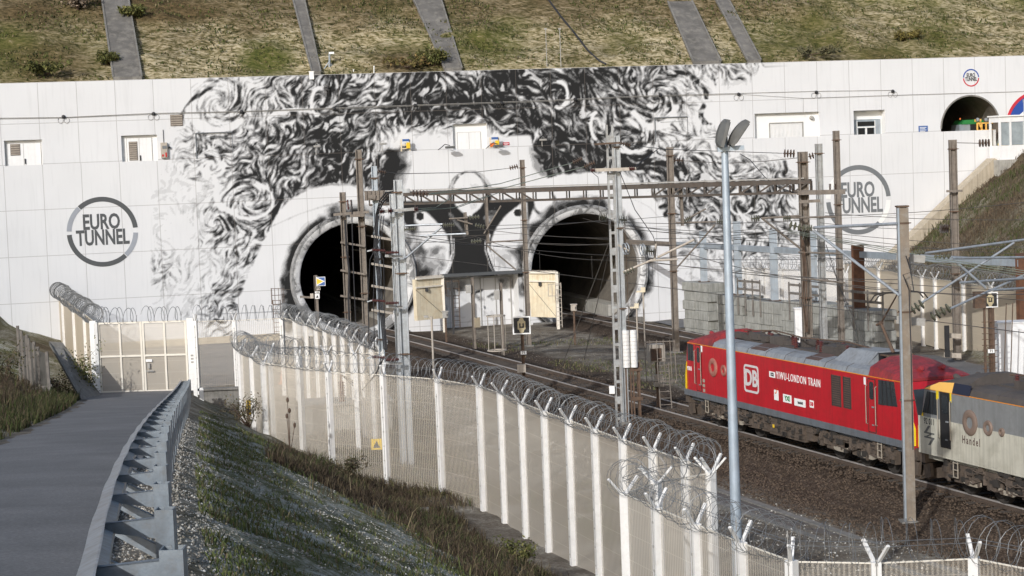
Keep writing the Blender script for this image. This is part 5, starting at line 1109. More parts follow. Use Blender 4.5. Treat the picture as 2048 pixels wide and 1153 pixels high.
for k, o in enumerate((0, 3, 6)): m.tube([pt(792+o*2, 382, 78.5), pt(772+o, 386+o, 80), pt(760+o, 400+o, 81), pt(752+o*.6, 430, 81.5), pt(748+o, 500, 81.5), pt(756+o, 560, 81.5), pt(762+o, 640, 81.4), pt(768+o, 700, 81.2)], .032, 6)
m.build('down_cable', 'cable', r3)
r4, t4, z4_ = hmast('double galvanised mast with red brown insulator brackets above the fence compound', 796, 360, 806, 78, .36, 'galv', .30)
m = MB(); b4 = pt(783, 388, 78.3); m.hbeam((b4[0], b4[1], z4_-.2), (b4[0], b4[1], b4[2]), .16, .18, .03, .02); m.build('column', 'galv', r4)
m = MB(); a = pt(812, 382, 77.8); m.box(a, (.28, .2, .16)); m.build('clamp_box', 'galv', r4)
arm(r4, (760, 424, 77.6), (836, 418, 77.6), .09, .12, 'mast_grey')
for x, y in ((763, 423), (780, 422), (832, 420)): string(r4, x-4, y, 77.5, x+5, y-.5, 77.5, .13, 3, 'ins_red')
for y in (502, 603, 716):
    string(r4, 744, y-2, 77.4, 771, y, 77.4, .07, 9, 'ins_red'); string(r4, 771, y+4, 77.2, 798, y+3, 77.2, .075, 9, 'ins_red'); arm(r4, (770, y+10, 77.5), (806, y+12, 77.5), .08, .10, 'mast_grey'); arm(r4, (734, y+1, 77.4), (745, y-2, 77.4), .04, .05, 'galv')
m = MB()
for k in range(4): m.tube([pt(768-k*5, 432, 77.4), pt(764-k*6, 470, 77.4), pt(740+k*9, 520, 77.4), pt(736+k*11, 600, 77.4), pt(738+k*11, 700, 77.4)], .018, 5)
m.build('down_cable', 'cable', r4)
# gantry across the near track
gl_, gr2 = pt(742, 389, 99), pt(1622, 362, 93.5); gan = thing('gantry_beam', 'long rusty lattice gantry beam spanning the tracks above both tunnel mouths', 'gantry', gl_)
GD = (gr2-gl_); GLn = np.linalg.norm(GD); GDn = GD/GLn; hB = .54
def gp(t, z, o=0): p = gl_+GDn*t; return (p[0]-GDn[1]*o, p[1]+GDn[0]*o, p[2]+z)
m = MB()
for o in (-.3, .3): m.bar(gp(0, -.03, o), gp(GLn, -.03, o), .12, .22); m.bar(gp(0, -hB, o), gp(GLn, -hB, o), .11, .10)
m.build('chord', 'beam_dark', gan)
m = MB(); n = int(GLn/.85)
for i in range(n+1):
    t = GLn*i/n
    for o in (-.3, .3): m.bar(gp(t, -.0, o), gp(t, -hB, o), .07, .07)
    m.bar(gp(t, -hB, -.3), gp(t, -hB, .3), .06, .06)
    if i < n and (i < n*.36 or i > n*.62): m.bar(gp(t if i < n*.36 else t+GLn/n, .0, -.3), gp(t+GLn/n if i < n*.36 else t, -hB, -.3), .07, .08)
m.build('lattice', 'beam_dark', gan)
m = MB(); m.bar(gp(.5, .14, 0), gp(GLn-.3, .14, 0), .62, .05); m.build('walkway_plate', 'box_grey', gan)
for px, y0_, y1_ in ((930, 435, 470), (865, 415, 0), (972, 402, 488), (1361, 385, 452)):
    if y1_: m = MB(); m.hbeam(pt(px, y0_-10, 97 if px < 1100 else 95), pt(px+4, y1_, 97 if px < 1100 else 95), .14, .16, .02, .02); m.build('drop_post', 'mast_brown', gan)
rg, tg, zg = hmast('thick brown mast carrying the right end of the rusty gantry beam', 1605, 304, 1613, 93.5, .44, 'mast_brown', .46)
arm(rg, (1595, 386, 93), (1690, 384, 93), .2, .22); arm(rg, (1598, 404, 92.8), (1640, 402, 92.8), .12, .14)
for x in (1660, 1671): string(rg, x, 368, 93, x, 382, 93, .07, 6)
string(rg, 1580, 370, 93, 1580, 384, 93, .07, 6); arm(rg, (1578, 388, 93), (1600, 388, 93), .05, .06)
m = MB()
for k in range(3): m.tube([pt(1602+k*2, 470, 93.2), pt(1607+k*3, 540, 93.2), pt(1605+k*4, 600, 93.2), pt(1612+k*2, 665, 93.2)], .025, 5)
m.build('down_cable', 'rusty_steel', rg)
string(rg, 1578, 450, 92.6, 1612, 458, 92.6, .20, 4, 'ins_green'); string(rg, 1606, 470, 92.8, 1616, 472, 92.8, .26, 3, 'ins_green')
# masts of the right-hand half
rA, tA, zA = hmast('double galvanised mast with slotted column and white balance weights', 1233, 272, 1262, 85.4, .26, 'galv', .30)
topA = pt(1222, 250, 85.4); m = MB(); xA, yA = topA[0]-.02, topA[1]
for o in (-.18, .06): m.bar((xA+o, yA, zA-.3), (xA+o, yA, topA[2]), .09, .28, (0, 1, 0))
for k in range(16): z = zA+.2+k*(topA[2]-zA)/16; m.box((xA-.06, yA, z), (.18, .27, .32 if k % 2 else .12))
m.build('slotted_column', 'mast_grey', rA)
m = MB()
for o in (.34, .68):
    for k in range(10): m.cyl((xA+o, yA-.1, 2.0+k*.165), (xA+o, yA-.1, 2.155+k*.165), .155, 14)
m.build('balance_weights', 'fence_white', rA)
m = MB()
for o in (.3, .5, .62): m.bar((xA+o, yA-.05, zA), (xA+o, yA-.05, 2.0), .07, .07)
m.hbeam((xA+.85, yA, zA), (xA+.85, yA, 2.2), .12, .14); m.box((xA+.75, yA, .6), (.5, .2, .16)); m.box((xA+.75, yA, 1.9), (.5, .2, .16)); m.tube([(xA+.5, yA-.1, 3.65), (xA+.47, yA-.1, 8.4)], .012, 4); m.build('weight_guide', 'rusty_steel', rA)
m = MB(); m.box((xA-.35, yA-.2, 1.05), (.24, .16, .34)); m.build('junction_box', 'white_clean', rA)
arm(rA, (1189, 289, 85), (1240, 286, 85), .16, .08, 'rusty_steel'); arm(rA, (1184, 341, 85), (1272, 338, 85), .10, .14, 'box_beige'); string(rA, 1181, 341, 84.9, 1190, 341, 84.9, .09, 3, 'ins_red'); string(rA, 1258, 338, 84.9, 1270, 338, 84.9, .10, 3, 'ins_red')
for x, y in ((1206, 435), (1246, 440)): string(rA, x-8, y, 84.6, x+8, y+1, 84.6, .20, 5, 'ins_green')
string(rA, 1291, 502, 84.6, 1309, 504, 84.6, .21, 5, 'ins_green'); arm(rA, (1236, 490, 84.9), (1258, 502, 84.9), .06, .07, 'box_beige')
for x, y in ((1252, 498), (1285, 500)): 
    m = MB(); a = pt(x, y, 84.7)
    for s_ in (-1, 1): m.lathe([(.24, -.03), (.27, 0), (.24, .03), (.21, 0)], (a[0]+.06*s_, a[1]+.1*s_, a[2]), (.9, .3, .1), 18, True)
    m.build('tension_wheel', 'galv', rA)
rB, tB, zB = hmast('brown mast left of the lamp post with four disc insulators near its top', 1339, 295, 1350, 115, .40, 'mast_brown')
rC, tC, zC = hmast('slim brown mast between the two tunnel mouths', 1044, 320, 1062, 122, .32, 'mast_brown')
rD, tD, zD = hmast('pale grey mast standing right beside the gantry end mast', 1637, 288, 1652, 101, .36, 'mast_grey')
rE, tE, zE = hmast('grey brown mast in front of the right hand round emblem', 1672, 262, 1685, 106, .34, 'mast_brown')
rF, tF, zF = hmast('brown mast at the foot of the grass cutting with one insulator string', 1905, 280, 1917, 106, .40, 'mast_brown')
m = MB(); a = pt(1894, 683, 104.6); m.box(a, (.25, .15, 1.7)); m.build('black_board', 'black', rF); arm(rF, (1888, 671, 105), (1922, 673, 105), .06, .26, 'box_beige'); arm(rF, (1888, 710, 105), (1922, 712, 105), .06, .26, 'box_beige')
string(rF, 1880, 458, 105.5, 1898, 458, 105.5, .25, 5, 'ins_brown'); arm(rF, (1893, 383, 105.6), (1925, 382, 105.6), .1, .12)
for (rt, D, x0, y0, x1, y1, r, n) in ((rA, 85, 1241, 287, 1262, 291, .11, 5), (rA, 84.8, 1165, 317, 1145, 326, .11, 5), (rA, 84.8, 1190, 325, 1168, 334, .11, 5), (rB, 115, 1348, 321, 1367, 322, .16, 4), (rC, 122, 1036, 333, 1018, 337, .16, 4), (r3, 81.8, 756, 343, 772, 345, .10, 4), (rD, 101, 1590, 308, 1566, 307, .22, 4), (rE, 106, 1628, 311, 1617, 314, .18, 2), (rF, 106, 1980, 286, 1956, 287, .22, 4), (r4, 77.6, 824, 387, 858, 388, .14, 5)): string(rt, x0, y0, D, x1, y1, D, r, n)
m = MB(); m.tube([pt(1912, 286, 106), pt(1956, 287, 106)], .02, 5); m.build('stay_rod', 'wire', rF)
# cantilevers registered on the masts
def canti(root, tubes, ins, r=.04, mat='galv'):
    for a, b_ in tubes: rod(root, a, b_, r, mat)
    for (x0, y0, x1, y1, D, rr_, n) in ins: string(root, x0, y0, D, x1, y1, D, rr_, n, 'ins_green')
canti(r4, [((810, 452, 77.8), (885, 449, 77.5)), ((810, 518, 77.8), (884, 454, 77.5)), ((840, 472, 77.6), (932, 468, 77.2))], [(886, 451, 910, 450, 77.5, .10, 6), (808, 460, 832, 458, 77.6, .10, 6)])
canti(gan, [((898, 438, 96.8), (936, 436, 96.8)), ((914, 440, 96.8), (945, 449, 96.8)), ((972, 485, 96.8), (1046, 481, 96.5)), ((972, 490, 96.8), (1032, 540, 96.5)), ((968, 468, 96.8), (1002, 412, 97))], [(938, 436, 960, 434, 96.8, .13, 4), (950, 450, 970, 455, 96.8, .13, 4), (942, 484, 964, 482, 96.8, .13, 4)], .04, 'mast_brown')
canti(rA, [((1300, 522, 84.8), (1355, 519, 84.8)), ((1312, 488, 84.8), (1309, 522, 84.8)), ((1246, 545, 84.8), (1305, 520, 84.8)), ((1315, 515, 84.8), (1388, 480, 84.6))], [(1248, 548, 1269, 537, 84.8, .13, 4)], .05, 'box_beige')
canti(rB, [((1352, 538, 114.6), (1430, 450, 114.2)), ((1352, 446, 114.6), (1432, 444, 114.4)), ((1360, 446, 114.6), (1412, 418, 114.4))], [(1434, 444, 1448, 444, 114.5, .18, 4), (1365, 444, 1382, 436, 114.5, .18, 5)], .05, 'mast_brown')
canti(rg, [((1522, 437, 92.8), (1600, 432, 92.8)), ((1525, 438, 92.8), (1604, 500, 93.2)), ((1580, 436, 92.8), (1672, 434, 93)), ((1597, 505, 93.2), (1690, 508, 93.5)), ((1605, 557, 93.2), (1690, 566, 93.5))], [(1502, 438, 1520, 437, 92.8, .17, 4), (1566, 438, 1582, 437, 92.8, .17, 4)], .05, 'mast_brown')
# mast near the camera side of the train, with cantilever out of the frame on its right
rG, tG, zG = hmast('big flaking grey steel mast in front of the coupling between the two locomotives', 1804, 415, 1832, 61.5, .32, 'mast_grey', .30)
m = MB(); m.box((tG[0], tG[1], tG[2]+.03), (.38, .36, .05)); m.build('cap_plate', 'rusty_steel', rG)
m = MB(); m.bar((tG[0]+.02, tG[1]-.155, zG), (tG[0]+.02, tG[1]-.155, tG[2]-.02), .30, .012, (0, 1, 0)); pm('mast_face', (.235,.19,.145), .75, .05, .2, 2, .1, 40, .5, (.30,.29,.27), .5); m.build('face_plate', 'mast_face', rG)
m = MB(); m.bar((tG[0]-.16, tG[1]-.165, zG), (tG[0]-.16, tG[1]-.165, tG[2]-.02), .06, .06, (0, 1, 0)); m.build('edge_flange', 'galv_blue', rG)
for y in (514, 640): arm(rG, (1793, y, 61.9), (1850, y+5, 61.9), .06, .24, 'box_grey')
m = MB(); m.tube([pt(1812, 512, 61.1), pt(1822, 545, 61.1), pt(1806, 550, 61.0), pt(1818, 580, 61.1), pt(1822, 700, 61.1), pt(1826, 900, 61.1)], .02, 6); m.tube([pt(1818, 515, 61.1), pt(1824, 560, 61.0), pt(1828, 585, 60.9)], .018, 6); m.build('down_cable', 'cable', rG)
canti(rG, [((1627, 456, 64), (1796, 448, 61.3)), ((1628, 462, 64), (1800, 592, 61.3))], [], .05, 'galv'); 
string(rG, 1624, 457, 64, 1610, 456, 64, .12, 4, 'ins_green')
rH, tH, zH = hmast('overhead line mast just beyond the right edge of the frame carrying tubular cantilevers', 2120, 380, 2140, 72, .36, 'mast_grey')
canti(rH, [((1850, 507, 70), (2120, 470, 72)), ((1905, 517, 70), (2120, 514, 72)), ((1912, 524, 70), (1972, 577, 70)), ((1843, 606, 70), (2028, 486, 71)), ((1900, 618, 70), (2120, 518, 72)), ((1920, 566, 70), (2120, 552, 72)), ((1985, 581, 70), (2120, 572, 72))],
      [(1822, 508, 1850, 504, 70, .10, 4), (1868, 514, 1902, 513, 70, .10, 4), (1822, 622, 1848, 606, 70, .19, 3), (1862, 636, 1902, 614, 70, .19, 4)], .045)
# wires, each a thing of its own
def wire(label, pts, r=.016, mat='wire', sag=.0):
    P = [pt(*p) for p in pts]
    if len(P) == 2 and sag: P = [P[0]+(P[1]-P[0])*t - np.array([0, 0, sag*4*t*(1-t)]) for t in np.linspace(0, 1, 9)]
    m = MB(); m.tube(P, r, 5); o = m.build('overhead_wire', mat); tag(o, label, 'wire', 'overhead wires'); return o
wire('upper green feeder wire from the slotted mast down to the double galvanised mast', [(1145, 326, 84.8), (1000, 368, 82), (858, 388, 77.6)], .018, 'wire_green'); wire('lower green feeder wire from the slotted mast down to the double galvanised mast', [(1168, 334, 84.8), (1010, 376, 82), (858, 389, 77.5)], .018, 'wire_green')
wire('wire from the slotted mast past the lamp head to the pale grey mast', [(1262, 291, 85), (1330, 299, 90), (1440, 303, 95), (1565, 307, 101)], .017)
wire('wire from the four disc mast to the mast before the right emblem', [(1367, 322, 115), (1450, 327, 112), (1530, 323, 109), (1617, 314, 106)], .018); wire('wire from the slim middle mast to the blue grey feeder mast', [(1018, 337, 122), (950, 345, 105), (800, 348, 85), (772, 345, 81.8)], .016)
wire('loose jumper drooping from the slotted mast to the gantry', [(1180, 341, 85), (1196, 355, 85), (1200, 390, 85), (1197, 420, 85), (1205, 433, 85)], .014); wire('long jumper curving from the slotted mast down to the blue pipe', [(1240, 345, 85), (1270, 420, 86), (1306, 472, 90), (1312, 490, 95)], .018, 'cable')
wire('slack jumper rising from the slotted mast bracket to the high wire', [(1266, 338, 85), (1285, 322, 86), (1318, 297, 89.5)], .018, 'cable'); wire('jumper sweeping from the high wire by the lamp head down to the gantry end', [(1480, 308, 97), (1500, 320, 96), (1530, 355, 95), (1556, 375, 94), (1595, 388, 93)], .02, 'cable')
for k, (a, b_) in enumerate((((836, 418, 77.6), (905, 394, 80)), ((836, 421, 77.6), (975, 392, 82)), ((836, 424, 77.6), (1000, 385, 83)))): wire(('short', 'middle', 'long')[k]+' slack green jumper between the galvanised mast arm and the feeder wires', [a, ((a[0]+b_[0])/2, (a[1]+b_[1])/2+10, (a[2]+b_[2])/2), b_], .016, 'wire_green')
def along(fn, label, z, a0, a1, lat, sag_span=0, r=.013, step=6):
    m = MB(); P = []
    for a in np.arange(a0, a1+.1, step):
        ph = ((a-a0) % 30)/30; P.append((*fn(a, lat)[:2], z-(sag_span*4*ph*(1-ph)))); 
    m.tube(P, r, 4); o = m.build('overhead_wire', 'wire'); tag(o, label, 'wire', 'overhead wires'); return o
along(track1, 'contact wire above the near railway track', 5.35, -48, 100, -.1, 0, .014); along(track1, 'carrier wire sagging above the near track contact wire', 6.9, -48, 66, .1, .7, .014, 3)
f2 = lambda a, l=0: track2(a, -l); along(f2, 'contact wire above the far railway track', 5.5, -30, 84, 0, 0, .014); along(f2, 'carrier wire sagging above the far track contact wire', 6.9, 0, 84, .1, .6, .014, 3)
m = MB()
for a in np.arange(-44, 62, 7.5): p = track1(a, 0); m.tube([(p[0], p[1], 5.35), (p[0], p[1], 6.45)], .008, 4)
o = m.build('overhead_wire', 'wire'); tag(o, 'thin vertical droppers hanging the near track contact wire', 'wire', 'overhead wires')
HWS = [("highest thin wire crossing before the left lens and slotted mast", (815, 465, 78), (1230, 438, 85)), ("wire passing under the white drop of the mural to the lamp post", (940, 452, 97), (1345, 432, 115)), ("wire drooping across the top of the right tunnel mouth", (960, 458, 97), (1232, 477, 88)),
 ("flat wire through the middle of the right tunnel mouth", (1005, 484, 97), (1480, 488, 100)), ("flat wire ending at the slotted mast tension wheel", (1060, 486, 100), (1240, 486, 86)), ("wire falling across the dark right tunnel from the bridge", (815, 470, 78), (1232, 512, 86)),
 ("wire from the galvanised cantilever across the dark bridge", (812, 476, 78), (1046, 492, 97)), ("upper of the thin wires between slotted mast and lamp post", (1240, 445, 86), (1620, 440, 94)), ("second of the thin wires between slotted mast and lamp post", (1245, 452, 86), (1612, 466, 94)),
 ("wire fanning from the slotted mast across the steel columns", (1250, 458, 86), (1640, 480, 101)), ("wire fanning from the slotted mast toward the rusty column", (1248, 450, 86), (1720, 500, 104)), ("wire rising from the blue pipe to the green insulators", (1310, 478, 90), (1578, 458, 92.6)),
 ("second wire rising from the blue pipe to the green insulators", (1330, 492, 90), (1578, 462, 92.6)), ("lower flat wire passing in front of the steel columns", (1240, 514, 86), (1700, 516, 100)), ("wire below the blue pipe running right past all masts", (1245, 520, 86), (2060, 584, 72)),
 ("lowest long wire running right across the tan fence", (1300, 524, 86), (2060, 602, 72)), ("thin wire sloping over the concrete blocks to the flaking mast", (1400, 540, 100), (1812, 560, 70)), ("high thin wire crossing the right emblem to the right edge", (1650, 432, 98), (2060, 404, 74)),
 ("second thin wire crossing the right emblem", (1650, 426, 98), (2060, 440, 74)), ("thin wire below the right emblem to the cutting", (1640, 446, 98), (1880, 458, 105)), ("flat wire from the thick mast across the cutting", (1610, 460, 93), (2060, 494, 80)),
 ("wire behind the flaking mast top crossing the cutting", (1640, 470, 98), (2060, 510, 80))]
for lb, a, b_ in HWS: wire(lb, [a, b_], .0135, 'wire', .12)
for k, dy in enumerate((0, 4, 9)): wire(('uppermost', 'central', 'lowest')[k]+' of three pale green wires dropping past the flaking mast', [(1576, 460+dy*.6, 92.6), (1750, 492+dy*.8, 72), (1860, 515+dy, 68), (2070, 545+dy, 62)], .014, 'wire_green')
wire('left guy wire slanting up behind the concrete blocks', [(1652, 490, 101), (1722, 705, 97)], .02); wire('right guy wire slanting up behind the concrete blocks', [(1662, 530, 101), (1735, 705, 97)], .02)
wire('left anchor stay rising from the ballast to the slotted mast', [(1218, 486, 86), (1125, 730, 90)], .018); wire('right anchor stay rising from the ballast to the slotted mast', [(1222, 488, 86), (1168, 720, 94)], .018)
# ------------------------------------------------------------------ pipe beam on steel columns standing on concrete blocks
PZ = 5.2
def pp(x, y): return at_z(x, y, PZ)
pb = thing('pipe_beam', 'long blue grey steel beam on square columns beside the far track', 'steel beam', pp(1480, 495)); A_, B_ = pp(1256, 484), pp(2120, 531)
m = MB(); mid = pp(1345, 489); m.bar(mid, B_, .34, .34); m.build('beam', 'galv_blue', pb); m = MB(); m.bar(A_, mid, .30, .30); m.build('beam_end', 'mast_brown', pb)
CT = [(1404, 464, 565), (1473, 444, 591), (1545, 460, 603), (1624, 462, 605), (1714, 492, 617), (2046, 508, 660)]
colpos = []
for i, (x, yt, yb) in enumerate(CT):
    p = pp(x, 490+(x-1345)*.0545); off = np.array([.25, .08, 0]); zt_ = at_y(x, yt, p[1])[2]; zb_ = at_y(x, yb, p[1])[2]; colpos.append((p, zb_)); m = MB(); w_ = .42 if i < 4 else .62
    m.hbeam((p[0]+.1, p[1]+.36, zb_), (p[0]+.1, p[1]+.36, zt_), w_, w_, .05, .04, (0, 1, 0)); m.build('column', 'galv_blue' if i < 4 else 'rusty_column' if 'rusty_column' in MATS else (pm('rusty_column', (.10,.045,.025), .85, 0, .35, 3, .2, 40, .5, (.16,.07,.03), .5) and 'rusty_column'), pb)
    m = MB(); m.box((p[0]+.1, p[1]+.36, zb_+.02), (w_*1.7, w_*1.7, .04)); m.build('base_plate', 'rusty_steel', pb)
PD = (colpos[3][0]-colpos[0][0])[:2]; PD /= np.hypot(*PD); PN = np.array([PD[1], -PD[0]])
brz = math.atan2(PD[1], PD[0])
pm('block_concrete', (.34,.34,.315), .92, 0, .14, 1.4, .3, 25, .55, (.16,.155,.13), .4)
STK = ['first stack of stained concrete blocks from the right tunnel mouth', 'second wider stack of concrete blocks below the tall steel column', 'third stack of concrete blocks behind the lamp post', 'fourth stack of concrete blocks behind the gantry end mast', 'last stack of concrete blocks under the rusty column']
for i, (p, zb_) in enumerate(colpos[:5]):
    n_ = 3; hh = .72; rows = int(math.ceil((zb_+.75)/hh)); hh = (zb_+.75)/rows
    for rw in range(rows):
        for k in range(2 if i in (0, 1) else 3):
            for q in (0,):
                c = p[:2]+PD*((k-(.5 if i in (0,1) else 1))*1.62 + (.0 if rw % 2 else .14)) + PN*(.15*random.uniform(-.3, .3)) + np.array([.1, .36]); m = MB()
                m.box((c[0], c[1], -.75+hh*(rw+.5)), (1.58, 1.5, hh-.012), brz); o = m.build('concrete_block', 'block_concrete', bevel=.03); o['label'] = 'grey block in the '+STK[i]; o['category'] = 'concrete block'; o['group'] = 'blocks of the '+STK[i]
for a, (i0, t0, t1, dz, lab) in enumerate(((1, .9, 3.6, .0, 'grey wooden guard railing on the middle concrete blocks'), (3, -1.8, 1.8, .0, 'grey wooden guard railing beside the gantry end mast'), (4, -1.2, 3.2, .0, 'grey wooden guard railing round the rusty column'))):
    p, zb_ = colpos[i0]; rr_ = thing('railing', lab, 'railing', (p[0], p[1], zb_)); m = MB()
    for k in range(4):
        t = t0+(t1-t0)*k/3; q = p[:2]+PD*t-PN*.0+np.array([-.5, -.3]); m.bar((q[0], q[1], zb_-1.1), (q[0], q[1], zb_+1.15), .09, .09)
    m.build('upright', 'wood_grey', rr_); m = MB()
    for z in (.5, 1.0): q, q2 = p[:2]+PD*t0+np.array([-.5, -.37]), p[:2]+PD*t1+np.array([-.5, -.37]); m.bar((q[0], q[1], zb_+z), (q2[0], q2[1], zb_+z), .06, .14)
    m.build('rail', 'wood_grey', rr_)
# ------------------------------------------------------------------ lamp post close to the fence
LD = 43.0; lt_ = pt(1449, 292, LD); lampp = thing('lamp_post', 'tall galvanised lamp post with two grey floodlight heads', 'lamp post', (lt_[0], lt_[1], -.7))
pm('pole_galv', (.43,.50,.57), .5, .35, .14, 2.5, .05, 60, .12, (.35,.36,.38), .25)
m = MB(); m.tube([(lt_[0], lt_[1], -.9), (lt_[0], lt_[1], 4), (lt_[0], lt_[1], lt_[2]+.2)], [.145, .115, .075], 16); m.build('pole', 'pole_galv', lampp, smooth=True)
m = MB(); m.bar((lt_[0]-.16, lt_[1]-.05, lt_[2]-.08), (lt_[0]+.42, lt_[1]-.05, lt_[2]-.05), .12, .10); m.cyl((lt_[0], lt_[1], lt_[2]-.1), (lt_[0], lt_[1], lt_[2]+.42), .03, 8); m.build('crossarm', 'pole_galv', lampp)
def head(cx, cz, tilt, w_, hh_):
    m = MB(); prof = []; M_ = Matrix.Rotation(R(tilt), 3, 'Y'); o = Vector((lt_[0]+cx, lt_[1]-.05, lt_[2]+cz)); secs = []
    for t in np.linspace(-1, 1, 9):
        d_ = .10*math.sqrt(max(.05, 1-t*t*.9)); ww = w_*(1-.25*max(0, t)**2); secs.append([tuple(o+M_ @ Vector((-.02, -ww, t*hh_))), tuple(o+M_ @ Vector((-.02-d_*1.2, -ww*.55, t*hh_))), tuple(o+M_ @ Vector((-.02-d_*1.2, ww*.55, t*hh_))), tuple(o+M_ @ Vector((-.02, ww, t*hh_))), tuple(o+M_ @ Vector((.05, ww, t*hh_))), tuple(o+M_ @ Vector((.05, -ww, t*hh_))), tuple(o+M_ @ Vector((-.02, -ww, t*hh_)))])
    loft(m, secs); h = m.build('lamp_head', 'lamp_grey', lampp); m = MB(); m.prism([o+M_ @ Vector((.055, y, z)) for y, z in ((-w_*.85, -hh_*.7), (w_*.85, -hh_*.7), (w_*.85, hh_*.85), (-w_*.85, hh_*.85))], M_ @ Vector((1, 0, 0)), .01); m.build('lamp_glass', 'cab_glass', h)
head(-.02, .27, 16, .34, .31); head(.32, .26, 36, .26, .33)
# ------------------------------------------------------------------ signals, boards and cabinets by the tracks
def uboard(label, x, y, D, size, post_y):
    c = pt(x, y, D); zf = gz(c[0], c[1]); r = thing('signal_board', label, 'signal board', (c[0], c[1], zf)); s_ = size/2
    def sq(mb, k, o, dep=.02): mb.prism([(c[0]-s_*k, c[1]-o, c[2]-s_*k), (c[0]+s_*k, c[1]-o, c[2]-s_*k), (c[0]+s_*k, c[1]-o, c[2]+s_*k), (c[0]-s_*k, c[1]-o, c[2]+s_*k)], (0, -1, 0), dep)
    m = MB(); sq(m, 1.0, 0, .04); b_ = m.build('board', 'white_clean', r); m = MB(); sq(m, .85, .042, .006); m.build('black_field', 'black', b_)
    q = s_*1.05; pts = [(-.42,-.42),(-.42,.42),(-.30,.46),(-.24,.60),(-.20,.72),(-.08,.80),(.08,.80),(.20,.72),(.24,.60),(.30,.46),(.42,.42),(.42,-.42),(.30,-.46),(.24,-.60),(.20,-.72),(.08,-.80),(-.08,-.80),(-.20,-.72),(-.24,-.60),(-.30,-.46)]
    m = MB(); m.prism([(c[0]+a*q, c[1]-.05, c[2]+b2*q) for a, b2 in pts], (0, -1, 0), .006); m.build('shield', 'sign_tan', b_)
    m = MB()
    for (a0, a1, b0, b1) in ((-.24, -.10, -.27, .22), (.10, .24, -.27, .22), (-.10, .10, -.27, -.12)): m.prism([(c[0]+a0*q, c[1]-.058, c[2]+b0*q), (c[0]+a1*q, c[1]-.058, c[2]+b0*q), (c[0]+a1*q, c[1]-.058, c[2]+b1*q), (c[0]+a0*q, c[1]-.058, c[2]+b1*q)], (0, -1, 0), .006)
    m.build('lettering', 'black', b_); m = MB(); m.hbeam((c[0]+.02, c[1]+.12, zf-.2), (c[0]+.02, c[1]+.12, c[2]), .16, .16); m.build('post', 'rusty_steel', r); return r, c, zf
ub, c, zf = uboard('white framed U board on a dark post in front of the middle compound', 1043, 651, 95, .88, 700)
m = MB(); m.box((c[0]+.05, c[1]-.02, 1.85), (.28, .03, .17)); npl = m.build('number_plate', 'white_clean', ub); m = MB(); add_text(m, '71', (c[0]+.05, c[1]-.036, 1.85), (1, 0, 0), (0, 0, 1), .17, .006); m.build('lettering', 'black', npl)
m = MB(); m.box((c[0]-.08, c[1]-.1, 1.1), (.42, .22, .4)); m.build('relay_box', 'box_beige', ub); m = MB()
for k in range(5): m.bar((c[0]-.3, c[1]-.02, .2+k*.25), (c[0]+.3, c[1]-.02, .2+k*.25), .03, .03)
m.build('step', 'rusty_steel', ub)
ub2, c, zf = uboard('U board on a laddered lattice post before the tan fence at the right', 1980, 600, 90, .72, 700)
m = MB(); m.box((c[0]-.45, c[1]+.2, c[2]), (.5, .5, .75)); m.build('hood', 'rusty_steel', ub2); m = MB()
for o in (-.25, .15): m.bar((c[0]+o, c[1]+.1, zf), (c[0]+o, c[1]+.1, c[2]-.4), .1, .1)
for k in range(12): m.bar((c[0]-.4, c[1]+.05, zf+.2+k*.27), (c[0]+.3, c[1]+.05, zf+.2+k*.27), .03, .03)
for o in (.55, .85): m.bar((c[0]+o, c[1], zf), (c[0]+o+.2, c[1], c[2]-.2), .04, .04)
m.build('ladder', 'rusty_steel', ub2); m = MB(); m.box((c[0]+.0, c[1]-.02, 1.6), (.3, .03, .18)); npl = m.build('number_plate', 'white_clean', ub2); m = MB(); add_text(m, '71', (c[0], c[1]-.036, 1.6), (1, 0, 0), (0, 0, 1), .17, .006); m.build('lettering', 'black', npl)
def cabinet(label, x, y0, x1, y1, D, dep, mat, name='cabinet', cat='cabinet', legs=False):
    a, b_ = pt(x, y1, D), pt(x1, y0, D); zf = gz((a[0]+b_[0])/2, D); r = thing(name, label, cat, ((a[0]+b_[0])/2, D, zf)); z0 = a[2] if legs else min(a[2], zf); m = MB(); m.box(((a[0]+b_[0])/2, D+dep/2, (z0+b_[2])/2), (b_[0]-a[0], dep, b_[2]-z0)); bd = m.build('body', mat, r, bevel=.02)
    m = MB(); m.box(((a[0]+b_[0])/2, D-.012, (z0+b_[2])/2), ((b_[0]-a[0])*.86, .02, (b_[2]-z0)*.86)); dr = m.build('door', mat, r); m = MB(); m.box((a[0]+(b_[0]-a[0])*.8, D-.04, (z0+b_[2])/2), (.04, .04, .16)); m.build('handle', 'black', dr)
    m = MB(); m.box(((a[0]+b_[0])/2, D+dep/2, b_[2]+.025), (b_[0]-a[0]+.08, dep+.08, .05)); m.build('lid', mat, r)
    if legs: m = MB(); m.bar(((a[0]+b_[0])/2, D+dep/2, zf-.1), ((a[0]+b_[0])/2, D+dep/2, z0), .12, .12); m.build('post', 'rusty_steel', r)
    return r
cabinet('big pale grey trackside cabinet at the right edge', 1998, 645, 2075, 735, 93, 1.1, 'white_paint'); cabinet('narrow white cabinet in front of the concrete blocks', 1592, 618, 1608, 690, 96, .4, 'white_paint')
cabinet('small grey relay box on a post beside the right tunnel mouth', 1142, 610, 1153, 623, 122, .3, 'box_beige', 'relay_box', 'relay box', True); cabinet('grey terminal box on a post by the left cream steel door', 885, 624, 896, 637, 124, .3, 'box_grey', 'relay_box', 'relay box', True)
